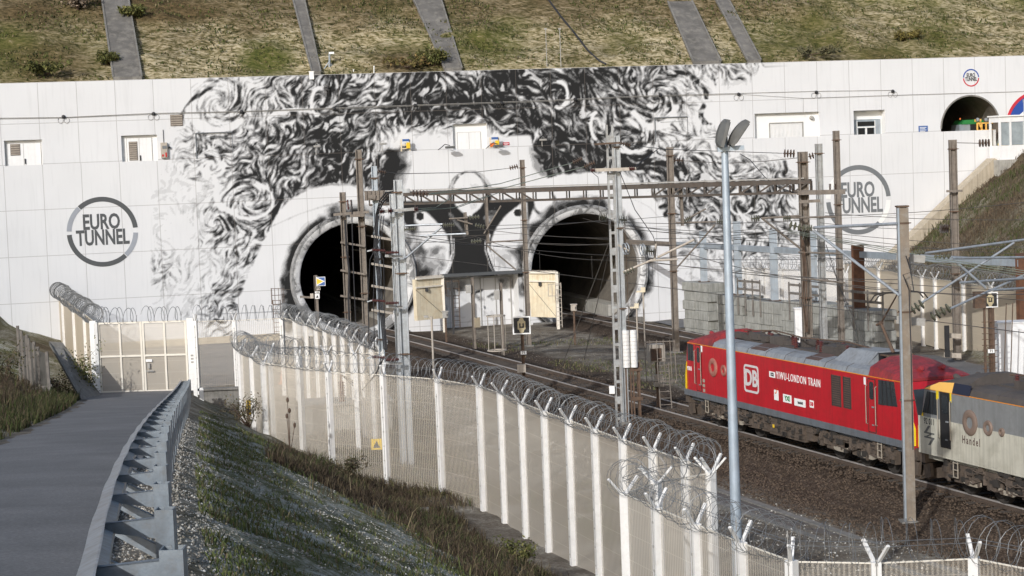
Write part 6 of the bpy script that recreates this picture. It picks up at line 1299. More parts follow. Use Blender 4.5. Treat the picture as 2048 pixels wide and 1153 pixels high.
def tpost(label, x, yt, yb, D, w, mat, boxes=()):
    a = pt(x, yt, D); zf = gz(a[0], a[1]); r = thing('track_post', label, 'post', (a[0], a[1], zf)); m = MB(); m.hbeam((a[0], a[1], zf-.2), a, w, w); m.build('column', mat, r)
    for (dx, y, sx_, sz_, mt) in boxes: q = pt(x+dx, y, D); m = MB(); m.box((q[0], q[1]-.12, q[2]), (sx_, .2, sz_)); m.build('junction_box', mt, r, bevel=.01)
    return r
tpost('brown post with upper grey box and low cream box before the niche', 944, 555, 690, 119, .22, 'mast_brown', ((-7, 578, .34, .5, 'box_grey'), (11, 645, .36, .6, 'cream_steel')))
tpost('brown post with one grey box between the niche and the barred cage', 1001, 566, 700, 116, .20, 'mast_brown', ((-7, 590, .34, .55, 'box_grey'),))
s_, c_ = None, None
sp_ = tpost('grey sign post with yellow triangle board in the left tunnel mouth', 631, 551, 650, 121, .22, 'mast_brown')
def plate(root, x, y, D, w_, h_, mat, name='sign_plate', o=.1): q = pt(x, y, D); m = MB(); m.box((q[0], q[1]-o, q[2]), (w_, .03, h_)); return m.build(name, mat, root), (q[0], q[1]-o-.018, q[2])
pl, q = plate(sp_, 642, 563, 120.8, .56, .56, 'white_clean', o=.12); m = MB(); m.box((q[0], q[1]-.003, q[2]), (.50, .006, .50)); m.build('blue_field', 'sign_blue', pl); m = MB(); m.prism([(q[0]-.25, q[1]-.008, q[2]-.25), (q[0]-.25, q[1]-.008, q[2]+.25), (q[0]+.25, q[1]-.008, q[2])], (0, -1, 0), .004); m.build('white_border', 'white_clean', pl); m = MB(); m.prism([(q[0]-.25, q[1]-.014, q[2]-.19), (q[0]-.25, q[1]-.014, q[2]+.19), (q[0]+.15, q[1]-.014, q[2])], (0, -1, 0), .004); m.build('yellow_triangle', 'sign_yellow', pl)
pl, q = plate(sp_, 637, 577, 120.8, .26, .22, 'box_beige', o=.12); m = MB(); add_text(m, 'FV', (q[0], q[1], q[2]), (1, 0, 0), (0, 0, 1), .24, .006); m.build('lettering', 'black', pl)
pl, q = plate(sp_, 635, 585, 120.8, .28, .14, 'white_clean', o=.12); m = MB(); add_text(m, '128', (q[0], q[1], q[2]), (1, 0, 0), (0, 0, 1), .13, .004); m.build('lettering', 'black', pl)
pl, q = plate(sp_, 635, 593, 120.8, .28, .30, 'white_clean', o=.12); m = MB(); m.prism([(q[0]-.09, q[1]-.004, q[2]-.08), (q[0]+.09, q[1]-.004, q[2]-.08), (q[0], q[1]-.004, q[2]+.09)], (0, -1, 0), .004); m.build('mark', 'black', pl); arm(sp_, (600, 594, 121), (630, 596, 121), .06, .12); plate(sp_, 624, 592, 120.9, .2, .3, 'box_beige', 'junction_box')
# cream steel doors rolled aside between the tunnels
def steel_door(label, q, D0_, D1_):
    (ax, ay), (bx, by), (cx, cy), (dx, dy) = q; P = [pt(ax, ay, D0_), pt(bx, by, D1_), pt(cx, cy, D1_), pt(dx, dy, D0_)]; P[2][2] = P[3][2] = max(P[2][2], P[3][2]); P[0][2] = P[1][2] = min(P[0][2], P[1][2]); r = thing('steel_door', label, 'steel door', (P[3][0], P[3][1], -.4)); m = MB(); nn = np.cross(P[1]-P[0], P[3]-P[0]); nn /= np.linalg.norm(nn); nn = nn if nn[1] > 0 else -nn
    m.prism(P, nn, .35); b_ = m.build('leaf', 'cream_steel', r); m = MB(); e = (P[1]-P[0]); 
    m.bar(P[0]-nn*.05+np.array([0,0,.05]), P[1]-nn*.05+np.array([0,0,.05]), .2, .14); m.bar(P[0]-nn*.05-np.array([0,0,.55]), P[1]-nn*.05-np.array([0,0,.55]), .10, .10); m.bar(P[1]+np.array([0,0,.1]), np.array([P[1][0], P[1][1], -.4]), .2, .2); m.build('frame', 'fence_cream', r)
    m = MB(); 
    for k in range(22): t = P[0]+e*(k+.5)/22; m.box((t[0], t[1]-.04, P[0][2]+.16), (.05, .06, .07))
    m.build('roller_track', 'box_beige', r); m = MB(); a = P[0]+e*.4; m.box((a[0], a[1]-.12, a[2]-.75), (.2, .16, .24)); m.build('lamp', 'black', r)
    m = MB(); m.tube([P[0]-nn*.02-np.array([0,0,.7]), P[2]-nn*.02+np.array([0,0,.1])], .014, 4); m.build('stay_rod', 'wire', r); return r, P
sd1, P1_ = steel_door('left cream steel sliding door with rust streaks between the tunnel mouths', [(830, 545), (885, 555), (892, 650), (835, 642)], 132, 133.5); sd2, P2_ = steel_door('right cream steel sliding door with side ladder between the tunnel mouths', [(1056, 540), (1113, 547), (1112, 645), (1062, 634)], 134, 132.5)
def ladder(root, x, y0, y1, D, w_=.4, mat='rusty_steel'):
    a, b_ = pt(x, y0, D), pt(x, y1, D); m = MB()
    for k in (-w_/2, w_/2): m.bar((a[0]+k, a[1], a[2]), (a[0]+k, a[1], b_[2]), .05, .05)
    for z in np.arange(b_[2]+.15, a[2], .3): m.bar((a[0]-w_/2, a[1], z), (a[0]+w_/2, a[1], z), .035, .035)
    return m.build('ladder', mat, root)
ladder(sd2, 1116, 566, 655, 131.8, .36, 'box_beige'); ladder(sd1, 912, 590, 655, 132.5, .4)
m = MB(); a = pt(904, 577, 132.6); 
for dz in (-.5, 0, .5): m.bar((a[0]-.4, a[1]-.3, a[2]+dz), (a[0]+.5, a[1]-.3, a[2]+dz), .04, .04)
for dx in (-.4, 0, .5): m.bar((a[0]+dx, a[1]-.3, a[2]-.5), (a[0]+dx, a[1]-.3, a[2]+.5), .04, .04)
m.build('platform_rail', 'rusty_steel', sd1); m = MB(); a = pt(903, 560, 132); m.bar((a[0], a[1]-.1, a[2]), (a[0], a[1]-.1, -.4), .14, .14); m.build('black_post', 'black', sd1); m = MB(); a = pt(1110, 580, 131.7)
for dz in (-.4, .4): m.bar((a[0]-.45, a[1]-.2, a[2]+dz), (a[0]+.4, a[1]-.2, a[2]+dz), .05, .05)
for dx in (-.45, -.2, .4): m.bar((a[0]+dx, a[1]-.2, a[2]-.4), (a[0]+dx, a[1]-.2, a[2]+.4), .05, .05)
m.build('platform_rail', 'box_beige', sd2)
# barred cage, camera post, signal with ladder
cg = thing('bar_cage', 'cage of thin pale upright bars with a base ring beside the near track', 'cage', pt(996, 700, 112)); m = MB(); a = pt(994, 702, 112); b_ = pt(994, 632, 112)
for k in range(7): t = 6.28*k/7; m.cyl((a[0]+.52*math.cos(t), a[1]+.52*math.sin(t), a[2]), (a[0]+.52*math.cos(t), a[1]+.52*math.sin(t), b_[2]), .022, 6)
m.build('bars', 'box_beige', cg); m = MB()
for z in (a[2]+.03, b_[2]): m.lathe([(.48, -.03), (.57, -.03), (.57, .03), (.48, .03)], (a[0], a[1], z), (0, 0, 1), 20, True)
m.build('ring', 'box_beige', cg)
cp = thing('camera_post', 'slim post with a small camera before the left cream steel door', 'camera post', pt(866, 748, 99)); a = pt(863, 634, 99); zf = gz(a[0], a[1]); m = MB(); m.cyl((a[0], a[1], zf), a, .055, 8); m.build('post', 'box_beige', cp); m = MB(); m.box((a[0]-.28, a[1], a[2]+.02), (.22, .14, .1)); m.bar((a[0], a[1], a[2]), (a[0]-.3, a[1], a[2]-.03), .03, .03); m.build('camera', 'box_grey', cp)
for x, D in ((1273, 117), (1286, 118)):
    r = thing('signal_post', ('left' if x < 1280 else 'right')+' of two thin poles with sensor heads beside the right tunnel', 'post', pt(x, 698, D)); a = pt(x, 612 if x < 1280 else 580, D); zf = gz(a[0], a[1]); m = MB(); m.cyl((a[0], a[1], zf), a, .05, 8); m.build('post', 'box_beige', r); m = MB(); m.box((a[0], a[1], a[2]), (.26, .2, .3)); m.box((a[0]-.25, a[1], a[2]-.1), (.3, .12, .1)); m.build('head', 'cream_steel', r)
sg_ = thing('signal', 'brown signal box in a barred cage with ladder beside the red locomotive', 'signal', pt(1312, 830, 88)); a = pt(1312, 706, 88); zf = gz(a[0], a[1]); m = MB(); m.bar((a[0]+.05, a[1]+.2, zf-.2), (a[0]+.05, a[1]+.2, a[2]), .16, .16); m.build('post', 'rusty_steel', sg_)
m = MB(); m.box(a, (.72, .5, .82), .3); bx = m.build('hood', 'box_beige', sg_, bevel=.03); m = MB(); m.box((a[0]-.02, a[1]-.29, a[2]-.05), (.5, .06, .55), .3); m.build('front_plate', 'rusty_steel', bx)
m = MB()
for k, o in enumerate((-.55, -.3, .0, .3, .6, .8)): m.bar((a[0]+o, a[1]-.5, a[2]+.62), (a[0]+o+.05, a[1]-.5, a[2]-1.3), .035, .035)
for z in (.55, -1.25): m.bar((a[0]-.55, a[1]-.5, a[2]+z), (a[0]+.85, a[1]-.5, a[2]+z), .04, .04)
m.build('cage', 'mast_brown', sg_); m = MB()
for o in (.1, .6): m.bar((a[0]+o, a[1]-.55, zf-.2), (a[0]+o-.1, a[1]-.55, a[2]-.4), .045, .045)
for k in range(8): m.bar((a[0]+.05, a[1]-.55, zf+.2+k*.3), (a[0]+.58, a[1]-.55, zf+.2+k*.3), .03, .03)
m.build('ladder', 'mast_brown', sg_); m = MB(); m.box((a[0]+.08, a[1]+.02, 1.05), (.42, .25, .55)); m.build('relay_box', 'box_beige', sg_, bevel=.02)
# caged ladder, lamp and box on the wall beside the left tunnel; traffic cone
lad = thing('caged_ladder', 'dark caged ladder on the wall left of the left tunnel mouth', 'ladder', pt(553, 660, 131)); ladder(lad, 553, 600, 668, 131.2, .5); m = MB(); a = pt(555, 590, 130.8)
for k in range(6): t = 3.14*k/5; m.bar((a[0]+.42*math.cos(t), a[1]-.5*math.sin(t), a[2]-.6), (a[0]+.42*math.cos(t), a[1]-.5*math.sin(t), a[2]+.45), .03, .03)
for z in (-.6, 0, .45): m.tube([(a[0]+.42*math.cos(t), a[1]-.5*math.sin(t), a[2]+z) for t in np.linspace(0, 3.14, 9)], .02, 4)
m.build('safety_cage', 'rusty_steel', lad)
cn = thing('traffic_cone', 'orange and white traffic cone behind the track fence', 'traffic cone', pt(563, 685, 106)); a = pt(563, 681, 106); a[2] = -.45; m = MB(); m.box((a[0], a[1], a[2]+.03), (.5, .5, .06)); m.lathe([(.2, .06), (.05, 1.0), (.0, 1.0)], a, (0, 0, 1), 16); m.build('cone', 'orange', cn); m = MB(); m.lathe([(.172, .24), (.135, .45)], a, (0, 0, 1), 16); m.lathe([(.105, .64), (.075, .82)], a, (0, 0, 1), 16); m.build('stripe', 'white_clean', cn)
# ------------------------------------------------------------------ things on the terrace and roof
def floodlamp(label, x, y, D_out, ang):
    u, z = on_wall(x, y, -D_out); p = W(u, D_out, z); r = thing('flood_lamp', label, 'flood lamp', p, 0, 'terrace flood lamps'); m = MB(); m.box(p, (.62, .36, .16), YAW+ang); m.build('head', 'lamp_grey', r, bevel=.03); m = MB(); m.tube([W(u-.75, -.25, 12.0), W(u-.3, D_out-.2, z+.22), W(u, D_out, z+.12)], .03, 6); m.build('arm', 'black', r)
floodlamp('grey flood lamp reaching over the parapet left of the white door', 900, 295, .85, .1); floodlamp('grey flood lamp reaching over the parapet right of the white door', 996, 292, .85, .1)
for lab, x, y in (('flood lamp on a short post below the big hair curl', 634, 293), ('flood lamp on a short post left of the yellow rescue frame', 766, 288), ('flood lamp on a short post in the dark hair right of the red sign', 1086, 280)):
    u, z = on_wall(x, y, .4); p = W(u, -.4, z); r = thing('flood_lamp', lab, 'flood lamp', W(u, -.4, 12.0), 0, 'terrace flood lamps'); m = MB(); m.box(p, (.46, .36, .14), YAW); m.build('head', 'box_grey', r, bevel=.03); m = MB(); m.cyl(W(u-.08, -.4, 11.6), W(u-.08, -.4, z), .03, 6); m.tube([W(u-.1, -.4, z+.12), W(u, -.4, z+.24), W(u+.1, -.4, z+.1)], .015, 5); m.build('post', 'box_grey', r)
for lab, x, y in (('white rescue equipment rack with a yellow box left of the white terrace door', 811, 289), ('white rescue equipment rack with yellow and orange boxes right of the white terrace door', 989, 285)):
    u, z = on_wall(x, y, .9); r = thing('equipment_rack', lab, 'rack', W(u, -.9, 11.6)); m = MB()
    for k in (-.3, .3): wbox(m, u+k-.04, u+k+.04, 11.2, z+.35, -1.0, -.9)
    for zz in (z-.3, z-.05, z+.3): wbox(m, u-.32, u+.32, zz-.03, zz+.03, -1.0, -.88)
    m.build('frame', 'cream_steel', r); m = MB(); wbox(m, u-.22, u+.24, z+.2, z+.36, -.88, -.76); m.build('blue_sign', 'sign_blue', r); m = MB(); wbox(m, u+.04, u+.3, z-.3, z+.12, -.88, -.72); m.build('yellow_box', 'sign_yellow', r, bevel=.02)
    if x > 900: m = MB(); wbox(m, u-.34, u-.06, z-.3, z-.05, -.88, -.72); m.build('orange_box', 'orange', r)
u, z = on_wall(1012, 288, BACK); m = MB(); wbox(m, u-.24, u+.24, z-.1, z+.1, -BACK+.01, -BACK+.04); o = m.build('notice_plate', 'logo_red', fac); m = MB(); wbox(m, u-.2, u+.2, z-.015, z+.02, -BACK+.041, -BACK+.045); wbox(m, u-.12, u+.12, z-.06, z-.035, -BACK+.041, -BACK+.045); m.build('lettering', 'white_clean', o)
u, z = on_wall(328, 301, BACK); r = thing('meter_cabinet', 'beige wall box with meter and red buttons left of the painted door', 'cabinet', W(u, -BACK, z)); m = MB(); wbox(m, u-.22, u+.22, z-.52, z+.52, -BACK+.005, -BACK+.25); m.build('body', 'box_beige', r, bevel=.02); m = MB(); wbox(m, u-.12, u+.16, z+.1, z+.3, -BACK+.251, -BACK+.28); m.build('meter', 'logo_grey', r); m = MB(); wbox(m, u-.16, u-.04, z-.42, z-.28, -BACK+.251, -BACK+.28); wbox(m, u+.06, u+.16, z-.46, z-.16, -BACK+.251, -BACK+.28); m.build('red_button', 'red', r); m = MB(); wbox(m, u+.3, u+.42, z+.12, z+.24, -BACK+.005, -BACK+.2); m.tube([W(u, -BACK+.05, z+.5), W(u, -BACK+.05, z+1.4)], .02, 5); m.build('conduit', 'black', r)
cm = thing('camera_mast', 'galvanised tripod mast with a camera on the roof edge', 'camera mast', hill_pt(-11.3, .2)); a = pt(658, 151, 137); b_ = pt(659, 108, 137); a[2] -= .6; m = MB(); m.cyl(a, b_, .07, 8); m.cyl(pt(636, 156, 136.6), pt(658, 124, 137), .035, 6); m.cyl(pt(676, 154, 137.4), pt(659, 124, 137), .035, 6); m.build('mast', 'galv_blue', cm); m = MB(); q = pt(663, 106.5, 136.9); m.box(q, (.36, .18, .14)); m.build('camera', 'white_clean', cm)
q = pt(624, 152, 134); m = MB(); m.box((q[0]+.0, q[1]-.2, q[2]), (.3, .3, .5)); m.box((q[0], q[1]-.2, q[2]+.27), (.36, .36, .05)); o = m.build('junction_box', 'white_clean'); tag(o, 'small white box on the roof edge left of the camera mast', 'box')
for lab, x, y0, y1 in (('short white stake on the roof edge, first from the left', 576, 155, 142), ('taller white stake on the roof edge beside the first', 597, 154, 136), ('white stake on the roof edge right of the camera mast', 707, 151, 140), ('taller white stake farther right of the camera mast', 748, 149, 133)):
    a, b_ = pt(x, y0+6, 137), pt(x, y1, 137); m = MB(); m.cyl(a, b_, .035, 8); m.box((b_[0], b_[1], b_[2]), (.09, .09, .05)); o = m.build('stake', 'white_clean'); tag(o, lab, 'stake')
for lab, x in (('left of two thin grey poles standing on the slope', 1094), ('right of two thin grey poles standing on the slope', 1122)):
    u, s_ = on_hill(x, 134); p = hill_pt(u, s_); b_ = at_y(x+1, 58, p[1]); m = MB(); m.cyl(p, (p[0], p[1], b_[2]), .03, 6); m.box((p[0], p[1], b_[2]), (.2, .1, .1)); o = m.build('thin_pole', 'box_grey'); tag(o, lab, 'pole')
m = MB(); m.tube([hill_pt(*on_hill(x, y), dz=.16) for x, y in ((1085, -10), (1100, 8), (1122, 38), (1150, 72), (1175, 105), (1198, 126), (1212, 133))], .07, 6); o = m.build('hose', 'cable'); tag(o, 'black cable lying diagonally down the grass slope', 'cable')
# kiosk, tractor and yellow platform at the upper right
ku0, ku1 = on_wall(1987, 300, -.9)[0], on_wall(2038, 300, -.9)[0]; kz0 = 9.9; kz1 = on_wall(1990, 232, -.9)[1]; pm('kiosk_glass', (.30,.34,.36), .1, 0, .2, 1.5); kk = thing('kiosk', 'white glazed kiosk at the end of the terrace by the slope', 'kiosk', W((ku0+ku1)/2, 1.2, kz0)); m = MB(); wbox(m, ku0, ku1, kz1-.5, kz1-.1, .3, 1.9); wbox(m, ku0, ku1, kz0-.3, kz0+1.0, .3, 1.9)
for uu_ in (ku0+.05, (ku0+ku1)/2-.15, ku1-.05): wbox(m, uu_-.07, uu_+.07, kz0, kz1-.2, 1.75, 1.92); wbox(m, uu_-.07, uu_+.07, kz0, kz1-.2, .3, .45)
m.build('shell', 'white_paint', kk); m = MB(); wbox(m, ku0-.1, ku1+.1, kz1-.1, kz1, .2, 2.02); m.build('roof', 'white_clean', kk); m = MB(); wbox(m, ku0+.12, (ku0+ku1)/2-.22, kz0+1.02, kz1-.52, 1.82, 1.84); wbox(m, (ku0+ku1)/2-.08, ku1-.12, kz0+1.02, kz1-.52, 1.82, 1.84); m.build('pane', 'kiosk_glass', kk)
m = MB(); wbox(m, ku0-.3, ku1+1.2, 7.5, kz0-.05, -.5, 2.2); o = m.build('retaining_block', 'concrete'); tag(o, 'grey concrete retaining block under the white kiosk', 'retaining wall'); p = W(ku1-.15, 2.1, 9.6); m = MB(); m.cyl(p, (p[0], p[1], kz1+.95), .055, 8); m.box((p[0], p[1], kz1+1.0), (.16, .16, .22)); o = m.build('camera_pole', 'galv_blue'); tag(o, 'grey pole with a small camera in front of the white kiosk', 'pole')
tr_ = thing('tractor', 'tractor with green cab roof half hidden in the service tunnel mouth', 'tractor', W(36.9, -4, 10.65)); tu = on_wall(1936, 250, 4)[0]; tz = on_wall(1936, 240, 4)[1]
m = MB(); m.prism([W(tu-.95, -3.2, tz-.35), W(tu-.65, -3.2, tz-.02), W(tu+.75, -3.2, tz), W(tu+.95, -3.2, tz-.2), W(tu+.95, -3.2, tz-.35)], -FN, 1.6); m.build('cab_roof', 'green_paint', tr_); m = MB(); wbox(m, tu-1.1, tu-.2, tz-1.6, tz-.36, -4.6, -3.25); m.build('windscreen', 'galv_blue', tr_); m = MB(); wbox(m, tu-.18, tu+1.0, tz-1.6, tz-.36, -4.7, -3.2); wbox(m, tu-1.3, tu+1.1, tz-2.0, tz-1.5, -5, -3.1); m.build('body', 'black', tr_)
m = MB()
for k in (-.9, .9): m.lathe([(.0, -.2), (.5, -.2), (.62, -.12), (.62, .12), (.5, .2), (.0, .2)], W(tu+k, -3.6, 11.25), FU, 20)
m.build('wheel', 'black', tr_); m = MB(); q = W(tu-.95, -3.4, tz+.02); m.lathe([(.0, .14), (.06, .12), (.07, 0), (.0, 0)], q, (0, 0, 1), 10); m.build('beacon', 'orange', tr_)
yl = thing('access_platform', 'yellow railed access platform with lamps beside the tractor', 'platform', W(38.5, -2.4, 10.7)); m = MB(); a0 = on_wall(1955, 250, 2.6)[0]; a1 = on_wall(1990, 250, 2.6)[0]; zt_ = on_wall(1970, 246, 2.6)[1]
for k in range(5): uu_ = a0+(a1-a0)*k/4; wbox(m, uu_-.05, uu_+.05, 10.7, zt_, -2.7, -2.6)
wbox(m, a0, a1+1.4, zt_-.06, zt_+.03, -2.72, -2.58); wbox(m, a0, a1+1.4, zt_-.6, zt_-.52, -2.72, -2.58); m.bar(W(a0+.1, -2.65, zt_+.05), W(a0+.7, -2.65, 11.6), .1, .1); wbox(m, a0-.15, a0+.3, zt_+.1, zt_+.3, -2.8, -2.55); m.build('frame', 'loco_amber', yl)
m = MB()
for x in (1954, 1971): u, z = on_wall(x, 240, 2.6); m.lathe([(.0, .1), (.13, .08), (.16, 0), (.1, -.12)], W(u, -2.5, z), FN, 14)
m.build('work_lamp', 'galv', yl)
y2 = thing('work_vehicle', 'yellow railed work vehicle parked right of the white kiosk', 'vehicle', W(40.5, 1.6, 10.4)); b0, b1 = on_wall(2006, 270, -1.2)[0]+.2, on_wall(2100, 270, -1.2)[0]; m = MB()
for k in range(7): uu_ = b0+(b1-b0)*k/6; wbox(m, uu_-.04, uu_+.04, 10.9, 12.4, .4, .48)
for zz in (11.5, 11.95, 12.38): wbox(m, b0, b1, zz-.04, zz+.04, .38, .5)
wbox(m, b0, b1, 10.7, 11.05, .0, 1.3); m.build('platform', 'loco_yellow', y2); m = MB(); wbox(m, b0+.1, b1, 10.35, 10.69, .1, 1.2); m.build('chassis', 'logo_grey', y2); m = MB()
for k in (.6, 2.2): m.lathe([(.0, -.15), (.3, -.15), (.34, 0), (.3, .15), (.0, .15)], W(b0+k, 1.2, 10.3), FN, 18)
m.build('wheel', 'black', y2)
# concrete strip edging the cutting along the wall
m = MB(); pts = [on_wall(x, y) for x, y in ((1648, 640), (1985, 318))]; (ua, za), (ub_, zb2) = pts
m.prism([W(ua-1.0, .25, za-.2), W(ua+.6, .25, za-.5), W(ub_+.6, .25, zb2-.4), W(ub_-.6, .25, zb2+.05)], FN, 1.2); o = m.build('slope_kerb', 'concrete_tan', None); tag(o, 'sloping tan concrete strip between the white wall and the grass cutting', 'concrete strip')
# ------------------------------------------------------------------ grass, weeds, stones and shrubs
m_, nt, b, out = new_mat('leaf_vc'); at = N(nt, 'ShaderNodeAttribute', attribute_name='paint'); nt.links.new(at.outputs['Color'], b.inputs['Base Color']); b.inputs['Roughness'].default_value = .8; b.inputs['Specular IOR Level'].default_value = .2
def blades(P, h, w, col, lean=.5, bend=.4):
    """P (n,3) feet; one bent two-segment blade each -> verts, quads-as-tris, colours"""
    n = len(P); th = RNG.uniform(0, 6.283, n); ld = RNG.uniform(0, 6.283, n); ln = lean*RNG.uniform(.1, 1, n)
    sx, sy = np.cos(th)*w/2, np.sin(th)*w/2; dx, dy = np.cos(ld)*ln*h, np.sin(ld)*ln*h
    a = P + np.stack([sx, sy, 0*sx], -1); b_ = P - np.stack([sx, sy, 0*sx], -1)
    c = P + np.stack([dx*.4+sx*.8, dy*.4+sy*.8, h*.6], -1); d = P + np.stack([dx*.4-sx*.8, dy*.4-sy*.8, h*.6], -1); e = P + np.stack([dx, dy, h*(1-bend*ln)], -1)
    V = np.stack([a, b_, c, d, e], 1).reshape(-1, 3); F = (np.array([(0, 1, 2), (1, 3, 2), (2, 3, 4)])[None]+(np.arange(n)*5)[:, None, None]).reshape(-1, 3); return V, F, np.repeat(col, 5, 0)
def pal(n, cols, jit=.3):
    c = np.array(cols)[RNG.integers(0, len(cols), n)]; return np.clip(c*RNG.uniform(1-jit, 1+jit, (n, 1)), 0, 1)
def join(*parts):
    V = []; F = []; C_ = []; k = 0
    for v, f, c in parts: V.append(v); F.append(f+k); C_.append(c); k += len(v)
    return np.concatenate(V), np.concatenate(F), np.concatenate(C_)
def stuff(name, label, cat, data): o = np_mesh(name, data[0], data[1], 'leaf_vc', None, data[2]); o['kind'] = 'stuff'; o['label'] = label; o['category'] = cat; return o
def clumped(X, Y, sc, seed, thr): return fbm(X, Y, sc, seed) > thr
def bank_pts(n, y0, y1, s0, s1, pw=1.6):
    Y = y0+(y1-y0)*RNG.uniform(0, 1, n)**pw; S = RNG.uniform(s0, s1, n); X = xg(Y)+S/.987; return X, Y, S
FPL = np.array([p[:2] for p in main_pts])
def fdist(X, Y):
    d = np.full(np.shape(X), 1e9)
    for a, b_ in zip(FPL[:-1], FPL[1:]):
        ab = b_-a; t = np.clip(((X-a[0])*ab[0]+(Y-a[1])*ab[1])/(ab@ab), 0, 1); d = np.minimum(d, np.hypot(X-a[0]-t*ab[0], Y-a[1]-t*ab[1]))
    return d
def wp(X, Y): return np.stack([X, Y, ground(X, Y)], -1)
GREEN = [(.085,.105,.03), (.105,.13,.038), (.13,.135,.055), (.065,.08,.026)]; DRY = [(.17,.14,.08), (.13,.10,.058), (.09,.07,.045), (.23,.19,.12)]; HEATH = [(.060,.042,.028), (.078,.055,.037), (.048,.036,.025), (.10,.08,.048)]
X, Y, S = bank_pts(130000, 7, 75, .95, 9.5); k = (fbm(X, Y, .55, 91)+.5*fbm(X, Y, 2.2, 92) > .12); X, Y, S = X[k], Y[k], S[k]; n = len(X); g1 = blades(wp(X, Y), RNG.uniform(.03, .12, n)*(1+.5*(fbm(X, Y, .8, 93) > .4)), RNG.uniform(.006, .014, n)*(1+Y/60), pal(n, GREEN+GREEN+DRY[:2]), 1.1)
stuff('bank_grass', 'short patchy grass on the bank beside the guard rail', 'grass', g1)
X, Y, S = bank_pts(9000, 30, 100, 3.5, 12, 1.0); k = (clumped(X, Y, .4, 95, .35) & (Y > 45)) | (S > 8.3); k &= (fdist(X, Y) > 1.5) | (Y > 68); X, Y = X[k], Y[k]; n = len(X); hh = RNG.uniform(.15, .6, n)*(1+.6*(RNG.random(n) > .93)); w1 = blades(wp(X, Y), hh, RNG.uniform(.010, .022, n), pal(n, DRY+HEATH), .7, .2)
Xc, Yc, Sc = bank_pts(420, 38, 92, 6.3, 11.5, 1.0); kk = RNG.integers(0, len(Xc), 30000); X = Xc[kk]+RNG.normal(0, .42, 30000); Y = Yc[kk]+RNG.normal(0, .42, 30000); k = (fdist(X, Y) > 1.6) | (Y > 69); X, Y = X[k], Y[k]; n = len(X); w2 = blades(wp(X, Y), RNG.uniform(.10, .42, n), RNG.uniform(.012, .03, n), pal(n, HEATH+HEATH+DRY[1:3]+GREEN[2:]), .9, .3)
stuff('dry_weeds', 'brown dry weeds and scrub at the foot of the bank along the fence', 'weeds', join(w1, w2))
# bramble mass at the bottom middle of the picture
n = 42000; px_ = RNG.uniform(560, 1230, n); py_ = 960+RNG.uniform(0, 1, n)*260; P = np.array([at_z(a, b_, -.7)[:2] for a, b_ in zip(px_, py_)]); P += RNG.normal(0, .15, P.shape)
k = (fbm(P[:, 0], P[:, 1], .5, 97) > -.55) & (fdist(P[:, 0], P[:, 1]) > 1.5); P = P[k]; n = len(P); gp_ = (fbm(P[:, 0], P[:, 1], .6, 120) > .25)[:, None]; h_ = RNG.uniform(.08, .34, n)*(1+.9*np.clip(fbm(P[:, 0], P[:, 1], .45, 98), 0, 1.2))
stuff('bramble', 'dark bramble and dead weeds in the ditch between bank and fence', 'weeds', blades(wp(P[:, 0], P[:, 1]), h_, RNG.uniform(.012, .03, n), np.where(gp_ & (RNG.random((n, 1)) > .25), pal(n, [(.05,.065,.022), (.07,.085,.03), (.045,.05,.02)]), pal(n, HEATH+HEATH+DRY[2:3]+[(.045,.034,.024)])), .9, .3))
# chalk pebbles on the bank and gravel beside the rail
def pebbles(name, label, X, Y, smin, smax, cols):
    n = len(X); Z = ground(X, Y); base = np.array([(1,0,0),(0,1,0),(-1,0,0),(0,-1,0),(0,0,.8),(0,0,-.5)]); fc = np.array([(0,1,4),(1,2,4),(2,3,4),(3,0,4),(1,0,5),(2,1,5),(3,2,5),(0,3,5)])
    v = base[None]*RNG.uniform(.5, 1.2, (n, 6, 3))*RNG.uniform(smin, smax, (n, 1, 1)); th = RNG.uniform(0, 6.28, n); c, s_ = np.cos(th)[:, None], np.sin(th)[:, None]; v = np.stack([v[..., 0]*c-v[..., 1]*s_+X[:, None], v[..., 0]*s_+v[..., 1]*c+Y[:, None], v[..., 2]+Z[:, None]], -1)
    stuff(name, label, 'stones', (v.reshape(-1, 3), (fc[None]+(np.arange(n)*6)[:, None, None]).reshape(-1, 3), np.repeat(pal(n, cols, .25), 6, 0)))
CH = [(.42,.40,.36), (.33,.31,.27), (.26,.24,.20), (.52,.50,.46)]
X, Y, S = bank_pts(46000, 7, 70, 1.0, 9, 1.4); k = fbm(X, Y, .5, 101)+.6*fbm(X, Y, 1.9, 102) < .32; pebbles('chalk_stones', 'white chalk stones scattered over the bank', X[k], Y[k], .008, .034, CH)
X, Y, S = bank_pts(52000, 7, 45, .9, 8.5, 1.3); pebbles('bank_grit', 'fine grey grit and moss covering the bank', X, Y, .005, .017, [(.20,.19,.16), (.12,.115,.08), (.28,.27,.23), (.09,.095,.05), (.14,.11,.08)])
X, Y, S = bank_pts(14000, 6, 60, -.15, 1.25, 1.7); pebbles('gravel', 'pale gravel under the guard rail', X, Y, .010, .032, CH+[(.28,.25,.21), (.2,.18,.15)])
P = np.array([track1(a, l)[:2] for a, l in zip(RNG.uniform(-45, 60, 9000), RNG.uniform(-9.5, -5.2, 9000))]); pebbles('path_gravel', 'pale gravel edging the trackside walkway', P[:, 0], P[:, 1], .02, .06, CH+[(.2,.17,.13)]*3)
n = 5000; X = RNG.uniform(-4, 14, n); Y = RNG.uniform(88, 131, n); l1_, l2_ = lat1(X, Y), lat2(X, Y); k = (l1_ > 2.6) & (l2_ < -2.3); pebbles('yard_gravel', 'pale gravel between the two tracks', X[k], Y[k], .015, .05, [(.2,.17,.14), (.3,.27,.23), (.14,.12,.1)])
